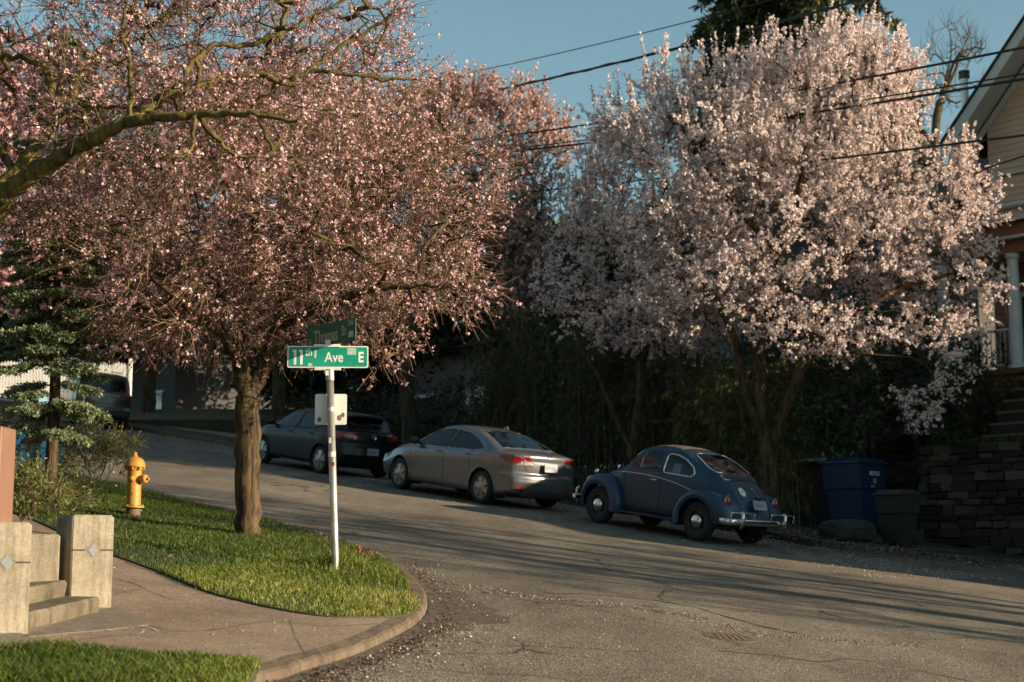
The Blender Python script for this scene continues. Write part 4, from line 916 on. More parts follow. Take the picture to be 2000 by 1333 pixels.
    mm = sh.inpoly(vp, (1, 2)) & (sh.C[:, 0] < -1.0); sh.part(mm, 'vent_panel', MT['vent'], c, .007); trimtube('vent_trim', sh.proj(vp, (1, 2), lambda C, N: C[:, 0] < -1.0), .009, MT['chrome'], c)
    for sg in (1, -1):
        cd = side_cond(sg)
        for P in ([(-.21, 1.40), (-.215, 1.0), (-.21, .6), (-.21, .33)], [(.60, 1.10), (.66, .95), (.66, .6), (.63, .33)]): line('door_seam', P, (0, 2), cd, .006)
        line('side_moulding', [(1.02, .935), (.6, .955), (.2, .955), (-.2, .93), (-.6, .875), (-.95, .79)], (0, 2), cd, .008, 'chrome')
        P3 = sh.proj([(-.08, .885)], (0, 2), cd)[0]; b = MB(); b.tube([P3 + (-.05, sg * .005, 0), P3 + (-.045, sg * .03, 0), P3 + (.07, sg * .03, .005), P3 + (.075, sg * .005, 0)], .011, 6); b.build('door_handle', MT['chrome'], c)
        # body roof gutter
        line('roof_gutter', [(.62, 1.13), (.52, 1.33), (.3, 1.425), (-.1, 1.435), (-.5, 1.395), (-.85, 1.27), (-1.1, 1.10), (-1.3, .93)], (0, 2), cd, .009, 'beetle')
    # vent window bar in the front side windows
    for sg in (1, -1):
        P3 = sh.proj([(.30, 1.05), (.31, 1.2), (.30, 1.37)], (0, 2), side_cond(sg)); b = MB(); b.tube(P3, .007, 5); b.build('quarter_light_bar', MT['chrome'], c)
    # cut the wheel arches from the body side
    for xc in (1.2, -1.2): sh.take((np.hypot(sh.C[:, 0] - xc, sh.C[:, 2] - .33) < .37) & (np.abs(sh.C[:, 1]) > .30) & (sh.C[:, 2] < .72))
    sh.part(sh.free, 'body', MT['beetle'], c)
    # fenders
    for sg in (1, -1):
        for xc, nm, t0, t1, table in ((1.2, 'front_fender', -12, 188, [(-12, .56), (25, .56), (60, .55), (90, .54), (125, .55), (160, .52), (205, .47)]), (-1.2, 'rear_fender', -14, 181, [(-14, .58), (25, .55), (60, .52), (90, .52), (125, .58), (150, .66), (175, .66), (200, .60)])):
            n, m_ = 56, 18
            th = np.linspace(R(t0), R(t1), n) if True else None
            # angle measured: 0 = toward the middle of the car for the front wheel (rear), 180 = outward end
            dirn = -1 if xc > 0 else 1
            Rr_ = np.interp(np.degrees(th), [a for a, _ in table], [b_ for _, b_ in table]); Rr_ = np.convolve(np.pad(Rr_, 4, 'edge'), np.ones(9) / 9, 'valid')
            p = np.linspace(0, 1, m_); prof_y = np.interp(p, [0, .08, .22, .42, .62, .8, 1], [.755, .775, .775, .745, .67, .55, .34]); 
            prof_r = np.interp(p, [0, .08, .22, .42, .62, .8, 1], [0, .14, .42, .74, .93, 1.0, 1.0])
            prof_y = np.convolve(np.pad(prof_y, 1, 'edge'), [.25, .5, .25], 'valid'); prof_r = np.convolve(np.pad(prof_r, 1, 'edge'), [.25, .5, .25], 'valid')
            TH = th[:, None]; RR = .365 + (Rr_[:, None] - .365) * prof_r[None]
            # narrow towards the outer end (nose / tail)
            endt = np.clip((np.degrees(th) - 95) / 100, 0, 1)[:, None]
            yy = prof_y[None] * (1 - .10 * endt ** 2) ; 
            xx = xc + dirn * RR * np.cos(TH); zz = .34 + RR * np.sin(TH) * 1.0
            b = MB(); V_ = np.stack([xx, sg * yy, zz], -1).reshape(-1, 3); i = np.arange(n - 1)[:, None] * m_; j = np.arange(m_ - 1)[None]
            b.add(V_, np.stack([i + j, i + j + 1, i + m_ + j + 1, i + m_ + j], -1).reshape(-1, 4)); b.build(nm, MT['fender'], c, smooth=True)
            lip = np.stack([xc + dirn * .367 * np.cos(th), sg * .757 * (1 - .10 * endt[:, 0] ** 2), .34 + .367 * np.sin(th)], 1); b = MB(); b.tube(lip, .011, 6); b.build('arch_lip', MT['fender'], c, smooth=True)
    for sg in (1, -1):
        b = MB(); bevel_box(b, (0, sg * .66, .29), (1.52, .20, .035), .01); b.build('running_board', MT['black'], c)
        # tail lamp on the rear fender
        b = MB(); ellipsoid(b, (-1.735, sg * .565, .70), (.050, .062, .092)); b.build('tail_lamp', MT['red_lamp'], c, smooth=True)
        b = MB(); th = np.linspace(0, 2 * np.pi, 25); b.tube(np.stack([np.full(25, -1.735), sg * .565 + .066 * np.cos(th), .70 + .096 * np.sin(th)], 1), .008, 6, caps=False); b.build('tail_lamp_ring', MT['chrome'], c)
        b = MB(); ellipsoid(b, (-1.66, sg * .565, .70), (.09, .075, .105)); b.build('tail_lamp_housing', MT['fender'], c, smooth=True)
        # headlamp
        b = MB(); ellipsoid(b, (1.58, sg * .55, .72), (.07, .092, .092)); b.build('headlight', MT['chrome'], c, smooth=True)
        b = MB(); b.lathe([(0, -.03), (.05, -.03), (.055, 0), (.03, .03), (0, .04)], c=(1.38, sg * .62, .89), n=12, axis='x'); b.build('indicator', MT['chrome'], c, smooth=True)
    # bumpers: blade, over-riders and upper rail
    for xe, sgx, nm in ((-1.99, -1, 'rear_bumper'), (1.95, 1, 'front_bumper')):
        ys = np.linspace(-.76, .76, 27); xx = xe - sgx * (.035 * (np.abs(ys) / .6) ** 2 + .16 * np.clip((np.abs(ys) - .64) / .12, 0, 1) ** 2)
        b = MB(); b.tube(np.stack([xx, ys, np.full(27, .40)], 1), .05, 10, sx=(.35, 1.0) if True else None); bo = b.build(nm, MT['chrome'], c, smooth=True)
        for y in (-.50, .50):
            b = MB(); b.tube([(xe - sgx * .0, y, .30), (xe + sgx * .035, y, .36), (xe + sgx * .045, y, .45), (xe + sgx * .035, y, .54), (xe - sgx * .005, y, .575)], [.022, .032, .034, .032, .018], 10); b.build('over_rider', MT['chrome'], bo, smooth=True)
        for y0, y1 in (((-.74, -.2), (.2, .74)) if sgx < 0 else ()):
            q_ = [(xe, y0, .42), (xe + sgx * .01, y0, .52), (xe + sgx * .012, y0 + .04, .545), (xe + sgx * .012, y1 - .04, .545), (xe + sgx * .01, y1, .52), (xe, y1, .42)]
            b = MB(); b.tube(smooth_poly(q_, 4), .012, 7); b.build('bumper_rail', MT['chrome'], bo, smooth=True)
    rear_plate(c, -1.915, 0, .68, '726 516', R(22)); b = MB(); ellipsoid(b, (-1.85, 0, .80), (.06, .07, .035)); b.build('plate_lamp', MT['fender'], c, smooth=True)
    # sticker blob on the lid, small round emblem
    def lidpatch(name, cy, cz, r_, mat, off=.005, ir=0., lobes=9):
        th = np.linspace(0, 2 * np.pi, 40, endpoint=False); rr = r_ * (1 + .13 * np.sin(th * lobes)); P = np.stack([cy + rr * np.cos(th), cz + rr * np.sin(th) * 1.05], 1)
        P3 = sh.proj(P, (1, 2), lambda C, N: C[:, 0] < -1.2) + np.array([-off, 0, off * .5]); cc = sh.proj([(cy, cz)], (1, 2), lambda C, N: C[:, 0] < -1.2) + np.array([-off - .004, 0, off * .5])
        b = MB(); i = np.arange(40); b.add(np.vstack([P3, cc]), None, np.stack([i, (i + 1) % 40, np.full(40, 40)], 1)); return b.build(name, MT[mat], c)
    lidpatch('lid_sticker', .17, .86, .062, 'white', .008); lidpatch('lid_sticker_centre', .175, .865, .016, 'black', .016, lobes=0)
    lidpatch('lid_emblem', -.12, .90, .030, 'chrome', .008, lobes=0); lidpatch('lid_emblem_centre', -.12, .90, .020, 'beetle', .014, lobes=0)
    # stickers inside the rear window
    k = 0
    for y, z, w_, h_, mt in ((.33, 1.20, .085, .045, 'stk_a'), (.34, 1.26, .08, .05, 'stk_a'), (.24, 1.27, .07, .05, 'stk_c'), (.23, 1.205, .06, .06, 'stk_b'), (.15, 1.20, .06, .04, 'stk_b'), (.24, 1.165, .09, .03, 'stk_a')):
        P3 = sh.proj([(y - w_ / 2, z - h_ / 2), (y + w_ / 2, z - h_ / 2), (y + w_ / 2, z + h_ / 2), (y - w_ / 2, z + h_ / 2)], (1, 2), rc) + np.array([.012, 0, 0]); b = MB(); b.add(P3, [[0, 1, 2, 3]]); b.build('window_sticker', MT[mt], c)
    P3 = sh.proj([(-.42, 1.04), (-.60, 1.045), (-.61, 1.20), (-.43, 1.20)], (0, 2), side_cond(1)) + np.array([0, -.015, 0]); b = MB(); b.add(P3, [[0, 1, 2, 3]]); b.build('window_notice', MT['paper'], c)
    # aerial-side details: mirror, chassis, seats
    b = MB(); ellipsoid(b, (.66, .76, 1.02), (.02, .05, .05)); b.tube([(.64, .62, .96), (.66, .74, 1.0)], .008, 5); b.build('wing_mirror', MT['chrome'], c)
    b = MB(); b.box((-.0, 0, .42), (3.3, .62, .26)); b.box((0, 0, .34), (1.3, 1.1, .1)); b.build('chassis', MT['dark'], c)
    for y in (.3, -.3):
        b = MB(); bevel_box(b, (.05, y, .72), (.5, .46, .16), .04); bevel_box(b, (-.2, y, .98), (.12, .46, .48), .04); b.build('seat', MT['dark'], c, smooth=True)
    b = MB(); bevel_box(b, (-.9, 0, .82), (.3, 1.0, .36), .04); b.build('rear_seat', MT['dark'], c)
    b = MB(); th = np.linspace(0, 2 * np.pi, 25); b.tube(np.stack([np.full(25, .36) + .05 * np.sin(th), .3 + .19 * np.cos(th), 1.0 + .18 * np.sin(th)], 1), .012, 6, caps=False); b.build('steering_wheel', MT['black'], c)
    for x in (1.2, -1.2):
        for y in (.70, -.70): wheel(c, x, y, .325, .20, 'beetle', .16)
    return c
MT['fender'] = simple('blue_fender_paint', (.009, .044, .098), .45, .1, .3, 3, 0, .2, dirt=(.018, .035, .055))
MT['vent'] = simple('louvred_vent', (.04, .045, .05), .5, .3, .5, 40, .3)
bm_ = car_frame(19.4, 19.35); bt_ = beetle(bm_ @ Matrix.Scale(1.03, 4))

# ---------------------------------------------------------------- modern cars
def modern(M, spec):
    c = thing('parked_car', spec['label'], 'car', mat=M)
    x0, x1 = spec['x']; W_ = spec['w']; paint = MT[spec['paint']]
    xs = np.arange(x0, x1 + .001, .022); zt = sint(spec['top'], xs, .05); hw = sint(spec['plan'], xs, .10)
    belt = sint(spec['belt'], xs, .1); rw_ = spec['roofw']
    def ctrl(x):
        z = float(np.interp(x, xs, zt)); w_ = W_ * float(np.interp(x, xs, hw)); bl = float(np.interp(x, xs, belt)); zb = float(np.interp(x, [x0, x0 + .5, x1 - .5, x1], spec.get('under', [.26, .19, .19, .24])))
        bl = min(bl, z - .035); k = np.clip((z - bl) / (spec['H'] - .95), 0, 1); wr = w_ * (.90 - (.90 - rw_) * k)
        cr_ = .05 + .05 * k
        return np.array([[0, zb], [w_ * .8, zb], [w_ * .975, zb + .03], [w_ * .985, zb + .16], [w_ * .995, zb + (bl - zb) * .5], [w_, bl - .14], [w_ * .975, bl - .03], [w_ * .94, bl + .005], [w_ * .93 + (wr - w_ * .93) * .45, bl + (z - cr_ - bl) * .5], [wr, z - cr_ * .9], [wr * .86, z - cr_ * .22], [wr * .5, z - .004], [0, z]])
    shf = spec['shift']
    def shift(X, Y, Z):
        wr_ = np.clip((x0 + .35 - X) / .35, 0, 1); wf = np.clip((X - (x1 - .35)) / .35, 0, 1)
        return X - wr_ * np.interp(Z, [a for a, _ in shf], [b_ for _, b_ in shf]) - wr_ * spec.get('bow', .0) * (-(Y / W_) ** 2) + wf * np.interp(Z, [.2, .5, .75, 1.], [-.02, .05, .0, -.05])
    v, q = loft(xs, ctrl, 84, (.16, .55, 2.6), (.13, .66, 3.2), shift); sh = Shell(v, q)
    for sg in (1, -1):
        for nm, pl in spec['side']:
            pl = rounded(pl, .05); m = sh.take(sh.inpoly(pl, (0, 2)) & (sh.C[:, 1] * sg > .3)); sh.part(m, nm, MT['glass_dark'], c)
            trimtube('window_trim', sh.proj(pl, (0, 2), side_cond(sg)), .012, MT['black'], c)
    rc = lambda C, N: C[:, 0] < spec.get('rwx', -1.)
    for nm, pl, ax, cond, mt in spec['rear']:
        pl = rounded(pl, .05); m = sh.take(sh.inpoly(pl, ax) & cond(sh.C)); sh.part(m, nm, MT[mt], c); 
        if mt != 'red_lamp' and mt != 'clear_lamp' : trimtube(nm + '_trim', sh.proj(pl, ax, lambda C, N: cond(C)), .010, MT['black'], c)
    # lamps chosen by position
    for nm, fn, mt in spec['lamps']:
        m = sh.take(fn(sh.C, sh.N)); 
        if m.any(): sh.part(m, nm, MT[mt], c, .003)
    ra = spec['arch']
    for xc in spec['axles']:
        sh.take((np.hypot(sh.C[:, 0] - xc, sh.C[:, 2] - spec['rt']) < ra) & (np.abs(sh.C[:, 1]) > W_ - .30) & (sh.C[:, 2] < .9))
        for sg in (1, -1):
            th = np.linspace(R(-25), R(205), 40); P = np.stack([xc + ra * np.cos(th), spec['rt'] + ra * np.sin(th)], 1); P3 = sh.proj(P, (0, 2), side_cond(sg)); P3[:, 1] += sg * .001; b = MB(); b.tube(P3, .016, 7); b.build('arch_lip', paint, c, smooth=True)
            b = MB(); r1 = ra + .01; i_ = np.arange(39); A_ = np.stack([xc + r1 * np.cos(th), np.full(40, sg * (W_ - .03)), spec['rt'] + r1 * np.sin(th)], 1); B_ = A_.copy(); B_[:, 1] = sg * (W_ - .36)
            b.add(np.vstack([A_, B_]), np.stack([i_, i_ + 1, 40 + i_ + 1, 40 + i_], 1)); b.build('arch_liner', MT['rubber'], c)
    def line(name, P, ax, cond, rad=.005, mat='black'):
        P3 = sh.proj(smooth_poly(P, 5), ax, cond); return trimtube(name, P3, rad, MT[mat], c, False, 5)
    for sg in (1, -1):
        for P in spec['seams']: line('door_seam', P, (0, 2), side_cond(sg), .005)
        for hx, hz in spec['handles']:
            P3 = sh.proj([(hx, hz)], (0, 2), side_cond(sg))[0]; b = MB(); b.tube([P3 + (-.08, 0, 0), P3 + (-.07, sg * .028, 0), P3 + (.07, sg * .028, .0), P3 + (.08, 0, 0)], .013, 6); b.build('door_handle', paint if spec['paint'] != 'black_paint' else MT['black_paint'], c)
        if 'mould' in spec: line('side_moulding', spec['mould'], (0, 2), side_cond(sg), .006, spec.get('mouldmat', 'black'))
        mx_, mz_ = spec['mirror']; P3 = sh.proj([(mx_, mz_)], (0, 2), side_cond(sg))[0]
        b = MB(); ellipsoid(b, P3 + np.array([.02, sg * .13, .05]), (.07, .115, .075)); b.tube([P3, P3 + np.array([.02, sg * .08, .03])], .022, 6); b.build('wing_mirror', MT[spec.get('mirrormat', spec['paint'])], c, smooth=True)
    for nm, P, ax, rad, mt in spec.get('rearlines', []): line(nm, P, ax, lambda C, N: C[:, 0] < x0 + .35, rad, mt)
    sh.part(sh.free, 'body', paint, c)
    b = MB(); b.box(((x0 + x1) / 2, 0, .36), (x1 - x0 - .5, (W_ - .36) * 2, .3)); b.build('chassis', MT['rubber'], c)
    b = MB(); b.box(((x0 + x1) / 2, 0, .22), (x1 - x0 - .3, (W_ - .2) * 2, .05)); b.build('underbody', MT['rubber'], c)
    for y in (.36, -.36):
        b = MB(); bevel_box(b, (-.1, y, .95), (.14, .48, .62), .05); bevel_box(b, (-.13, y, 1.2), (.09, .26, .16), .04); bevel_box(b, (-.98, y, .95), (.16, .5, .5), .05); bevel_box(b, (.15, y, .66), (.5, .48, .16), .04); b.build('seat', MT['dark'], c)
    b = MB(); bevel_box(b, (.75, 0, .86), (.4, W_ * 1.5, .2), .05); b.build('dashboard', MT['dark'], c)
    for x in spec['axles']:
        for y in (W_ - .015, -W_ + .015): wheel(c, x, y, spec['rt'], spec['rr'], spec['wheel'], .20)
    spec['extra'](c, sh)
    return c
def sedan_extra(c, sh):
    rear_plate(c, -2.325, 0, .80, 'BGP1550', R(8))
    # slanted oval emblem
    P = sh.proj([(0., 1.0)], (1, 2), lambda C, N: C[:, 0] < -2.)[0]; b = MB(); th = np.linspace(0, 2 * np.pi, 25); b.tube(np.stack([np.full(25, P[0] - .008), P[1] + .055 * np.cos(th), P[2] + .028 * np.sin(th)], 1), .005, 5, caps=False)
    b.tube([(P[0] - .01, P[1] - .03, P[2] + .018), (P[0] - .01, P[1] - .018, P[2] - .02)], .005, 5); b.tube([(P[0] - .01, P[1] + .018, P[2] + .02), (P[0] - .01, P[1] + .03, P[2] - .018)], .005, 5); b.tube([(P[0] - .01, P[1] - .024, P[2]), (P[0] - .01, P[1] + .024, P[2])], .004, 5); b.build('emblem', MT['chrome'], c)
    b = MB(); b.add(np.array([[-.95, -.015, 1.425], [-.78, -.01, 1.435], [-.78, .01, 1.435], [-.95, .015, 1.425], [-.90, -.008, 1.49], [-.90, .008, 1.49]]), [[0, 1, 2, 3], [0, 4, 1, 1], [3, 2, 5, 5]][:1], [[0, 1, 4], [3, 5, 2], [1, 2, 5], [1, 5, 4], [0, 4, 5], [0, 5, 3]]); b.build('roof_fin', MT['silver'], c)
    for y in (.62, -.62): b = MB(); b.box((-2.30 + .03, y, .40), (.02, .26, .03)); b.build('reflector', MT['red_lamp'], c)
    b = MB(); bevel_box(b, (-2.27, 0, .30), (.06, 1.2, .12), .02); b.build('rear_valance', MT['black'], c)
sed = dict(label='silver grey four door sedan parked between the black hatchback and the old blue car', x=(-2.12, 2.12), w=.888, H=1.435, paint='silver', roofw=.66,
    top=[(-2.12, 1.03), (-1.95, 1.06), (-1.68, 1.085), (-1.3, 1.22), (-.85, 1.365), (-.4, 1.43), (0, 1.437), (.3, 1.40), (.65, 1.26), (1.05, 1.05), (1.25, .985), (1.6, .92), (1.9, .82), (2.12, .70)],
    plan=[(-2.12, .86), (-1.8, .95), (-1.35, 1.0), (1.3, 1.0), (1.7, .95), (2.12, .80)], belt=[(-2.12, 1.0), (-1.3, .99), (-.5, .95), (.5, .92), (1.0, .90), (1.5, .84), (2.12, .66)],
    shift=[(.2, -.03), (.32, .04), (.5, .07), (.62, .05), (.66, .0), (.9, .0), (.98, .03), (1.06, .045), (1.1, .0)], bow=.14,
    side=[('front_window', [(.94, .965), (.45, 1.26), (.12, 1.325), (-.12, 1.325), (-.08, .985)]), ('rear_window', [(-.16, .99), (-.19, 1.32), (-.55, 1.29), (-.92, 1.19), (-1.22, 1.05), (-1.0, 1.015)])],
    rear=[('back_glass', [(-.80, -.44), (-1.60, -.60), (-1.60, .60), (-.80, .44)], (0, 1), lambda C: (C[:, 2] > 1.08), 'glass_dark'), ('windscreen', [(.42, -.52), (1.02, -.66), (1.02, .66), (.42, .52)], (0, 1), lambda C: (C[:, 2] > 1.0), 'glass_dark')],
    lamps=[('tail_lamp', lambda C, N: (C[:, 0] < -1.80) & (np.abs(C[:, 1]) > .42) & (C[:, 2] > .80 + .10 * np.clip((.62 - np.abs(C[:, 1])) / .2, -.5, 1)) & (C[:, 2] < .97 - .22 * np.clip((C[:, 0] + 1.98) / .36, 0, 1) * 0 + 0) & (C[:, 2] > .84 + .12 * np.clip((C[:, 0] + 2.02) / .40, 0, 1)) & (C[:, 1] > 0) & ~((np.abs(C[:, 1]) < .60) & (C[:, 2] < .885) & (C[:, 0] < -2.)), 'red_lamp'),
           ('tail_lamp', lambda C, N: (C[:, 0] < -1.80) & (np.abs(C[:, 1]) > .42) & (C[:, 2] > .80 + .10 * np.clip((.62 - np.abs(C[:, 1])) / .2, -.5, 1)) & (C[:, 2] < .97) & (C[:, 2] > .84 + .12 * np.clip((C[:, 0] + 2.02) / .40, 0, 1)) & (C[:, 1] < 0) & ~((np.abs(C[:, 1]) < .60) & (C[:, 2] < .885) & (C[:, 0] < -2.)), 'red_lamp'),
           ('reversing_lamp', lambda C, N: (C[:, 0] < -1.98) & (np.abs(C[:, 1]) > .44) & (np.abs(C[:, 1]) < .66) & (C[:, 2] > .82) & (C[:, 2] < .89) & (C[:, 1] > 0), 'clear_lamp'),
           ('reversing_lamp', lambda C, N: (C[:, 0] < -1.98) & (np.abs(C[:, 1]) > .44) & (np.abs(C[:, 1]) < .66) & (C[:, 2] > .82) & (C[:, 2] < .89) & (C[:, 1] < 0), 'clear_lamp'),
           ('headlight', lambda C, N: (C[:, 0] > 1.72) & (C[:, 2] > .62) & (C[:, 2] < .82) & (C[:, 1] > .5), 'clear_lamp'), ('headlight', lambda C, N: (C[:, 0] > 1.72) & (C[:, 2] > .62) & (C[:, 2] < .82) & (C[:, 1] < -.5), 'clear_lamp')],
    arch=.375, axles=(1.35, -1.35), rt=.318, rr=.215, wheel='six', seams=[[(.98, .96), (1.02, .7), (.98, .28)], [(-.12, 1.33), (-.12, .95), (-.12, .6), (-.14, .26)], [(-.95, 1.02), (-.93, .8), (-1.0, .62)]],
    handles=[(.08, .88), (-.86, .91)], mirror=(.82, .97), mirrormat='black', rwx=-.7,
    rearlines=[('lid_seam', [(-.60, 1.0), (-.52, .80), (-.44, .70), (0, .665), (.44, .70), (.52, .80), (.60, 1.0)], (1, 2), .006, 'black'), ('bumper_seam', [(-.82, .60), (-.5, .56), (.5, .56), (.82, .60)], (1, 2), .005, 'black')], extra=sedan_extra)
modern(car_frame(24.95, 19.15) @ Matrix.Scale(1.03, 4), sed)
def hatch_extra(c, sh):
    rear_plate(c, -2.165, 0, .60, 'BDM1421', R(4))
    b = MB(); th = np.linspace(0, 2 * np.pi, 25); b.tube(np.stack([np.full(25, -2.155), .05 * np.cos(th), .93 + .05 * np.sin(th)], 1), .005, 5, caps=False)
    for a_, b_ in (((-.03, .965), (0, .935)), ((0, .935), (.03, .965)), ((-.038, .945), (-.018, .895)), ((-.018, .895), (0, .925)), ((0, .925), (.018, .895)), ((.018, .895), (.038, .945))): b.tube([(-2.157, a_[0], a_[1]), (-2.157, b_[0], b_[1])], .004, 5)
    b.build('emblem', MT['chrome'], c)
    b = MB(); b.box((-2.13, 0, .515), (.012, 1.1, .012)); b.build('bumper_trim', MT['chrome'], c)
    put_text('badge', 'GTI', .06, Matrix.Translation((-2.13, .62, .80)) @ Matrix.Rotation(R(-90), 4, 'Z') @ FX, MT['chrome'], c, .9, .001)
    b = MB(); bevel_box(b, (-1.86, 0, 1.395), (.2, 1.0, .025), .01); b.build('roof_spoiler', MT['black_paint'], c)
hat = dict(label='black hatchback parked farthest up the row, behind the sign post', x=(-1.98, 2.0), w=.895, H=1.45, paint='black_paint', roofw=.68,
    top=[(-1.98, 1.02), (-1.93, 1.12), (-1.86, 1.26), (-1.76, 1.38), (-1.3, 1.43), (-.4, 1.455), (0, 1.45), (.35, 1.40), (.75, 1.22), (1.15, 1.03), (1.3, .99), (1.6, .93), (1.9, .82), (2.0, .72)],
    plan=[(-1.98, .90), (-1.7, .97), (-1.3, 1.0), (1.3, 1.0), (1.7, .94), (2.0, .82)], belt=[(-1.98, .98), (-1.3, .97), (-.5, .95), (.5, .93), (1.0, .91), (1.5, .85), (2.0, .68)],
    shift=[(.2, -.03), (.32, .04), (.5, .06), (.66, .03), (.75, .0), (.98, .0), (1.1, .0)], bow=.10,
    side=[('front_window', [(1.02, .96), (.5, 1.27), (.15, 1.345), (-.10, 1.35), (-.08, .97)]), ('rear_window', [(-.16, .97), (-.18, 1.35), (-.9, 1.33), (-.98, 1.02)]), ('quarter_window', [(-1.04, 1.03), (-.98, 1.32), (-1.22, 1.29), (-1.38, 1.10)])],
    rear=[('back_glass', [(-.58, 1.07), (-.50, 1.36), (.50, 1.36), (.58, 1.07)], (1, 2), lambda C: (C[:, 0] < -1.6), 'glass_dark'), ('windscreen', [(.5, -.52), (1.1, -.66), (1.1, .66), (.5, .52)], (0, 1), lambda C: (C[:, 2] > 1.0), 'glass_dark')],
    lamps=[('tail_lamp', lambda C, N: (C[:, 0] < -1.72) & (np.abs(C[:, 1]) > .42) & (C[:, 2] > .86) & (C[:, 2] < 1.01) & (C[:, 1] > 0), 'red_lamp'), ('tail_lamp', lambda C, N: (C[:, 0] < -1.72) & (np.abs(C[:, 1]) > .42) & (C[:, 2] > .86) & (C[:, 2] < 1.01) & (C[:, 1] < 0), 'red_lamp'),
           ('headlight', lambda C, N: (C[:, 0] > 1.72) & (C[:, 2] > .62) & (C[:, 2] < .80) & (C[:, 1] > .5), 'clear_lamp'), ('headlight', lambda C, N: (C[:, 0] > 1.72) & (C[:, 2] > .62) & (C[:, 2] < .80) & (C[:, 1] < -.5), 'clear_lamp')],
    arch=.375, axles=(1.31, -1.31), rt=.318, rr=.228, wheel='gti', seams=[[(1.0, .95), (1.04, .7), (1.0, .28)], [(-.12, 1.36), (-.12, .95), (-.14, .26)], [(-1.02, 1.02), (-.95, .8), (-1.0, .62)]],
    handles=[(.05, .87), (-.86, .89)], mirror=(.88, .97), rwx=-1.5, mould=[(1.1, .80), (0, .835), (-1.2, .85)], mouldmat='chrome' if False else 'black_paint', extra=hatch_extra)
modern(car_frame(31.1, 19.35), hat)
def suv_extra(c, sh):
    rear_plate(c, -2.36, 0, .92, 'ARK 4827', R(4)); b = MB(); bevel_box(b, (-2.33, 0, 1.06), (.04, .9, .05), .01); b.build('tailgate_strip', MT['chrome'], c)
    b = MB(); bevel_box(b, (-2.36, 0, .50), (.12, 1.5, .12), .03); b.build('rear_step', MT['black'], c)
    for y in (.6, -.6): b = MB(); b.tube([(-1.6, y, 1.76), (.4, y, 1.78)], .018, 6); b.build('roof_rail', MT['black'], c)
suv = dict(label='grey sport utility vehicle parked farthest away on the left with its tail lamps red', x=(-2.2, 2.2), w=.93, H=1.74, paint='suv', roofw=.78, under=[.36, .28, .28, .34],
    top=[(-2.2, 1.15), (-2.14, 1.35), (-2.05, 1.58), (-1.95, 1.70), (-1.2, 1.73), (0, 1.74), (.4, 1.68), (.8, 1.45), (1.15, 1.22), (1.4, 1.16), (1.9, 1.08), (2.2, .9)],
    plan=[(-2.2, .92), (-1.8, .99), (-1.3, 1.0), (1.3, 1.0), (1.8, .95), (2.2, .85)], belt=[(-2.2, 1.12), (0, 1.10), (1.2, 1.05), (2.2, .85)], shift=[(.2, -.03), (.4, .05), (.6, .07), (.72, .02), (1.1, .0)], bow=.08,
    side=[('front_window', [(1.05, 1.16), (.6, 1.48), (.3, 1.60), (-.10, 1.62), (-.08, 1.15)]), ('rear_window', [(-.16, 1.15), (-.18, 1.62), (-1.0, 1.61), (-1.05, 1.16)]), ('quarter_window', [(-1.13, 1.17), (-1.08, 1.60), (-1.8, 1.56), (-1.9, 1.2)])],
    rear=[('back_glass', [(-.66, 1.20), (-.60, 1.58), (.60, 1.58), (.66, 1.20)], (1, 2), lambda C: (C[:, 0] < -1.8), 'glass_dark'), ('windscreen', [(.5, -.6), (1.1, -.7), (1.1, .7), (.5, .6)], (0, 1), lambda C: (C[:, 2] > 1.2), 'glass_dark')],
    lamps=[('tail_lamp', lambda C, N: (C[:, 0] < -1.95) & (np.abs(C[:, 1]) > .66) & (C[:, 2] > .9) & (C[:, 2] < 1.2) & (C[:, 1] > 0), 'red_lamp'), ('tail_lamp', lambda C, N: (C[:, 0] < -1.95) & (np.abs(C[:, 1]) > .66) & (C[:, 2] > .9) & (C[:, 2] < 1.2) & (C[:, 1] < 0), 'red_lamp'),
           ('headlight', lambda C, N: (C[:, 0] > 1.9) & (C[:, 2] > .75) & (C[:, 2] < .95) & (np.abs(C[:, 1]) > .55), 'clear_lamp')],
    arch=.42, axles=(1.38, -1.38), rt=.365, rr=.22, wheel='five', seams=[[(1.05, 1.14), (1.08, .8), (1.02, .4)], [(-.12, 1.62), (-.12, .95), (-.14, .4)], [(-1.09, 1.16), (-1.05, .9), (-1.1, .75)]], handles=[(.05, 1.0), (-.9, 1.02)], mirror=(.95, 1.16), rwx=-1.8, extra=suv_extra)
modern(car_frame(47.2, 20.6, R(-14)), suv)

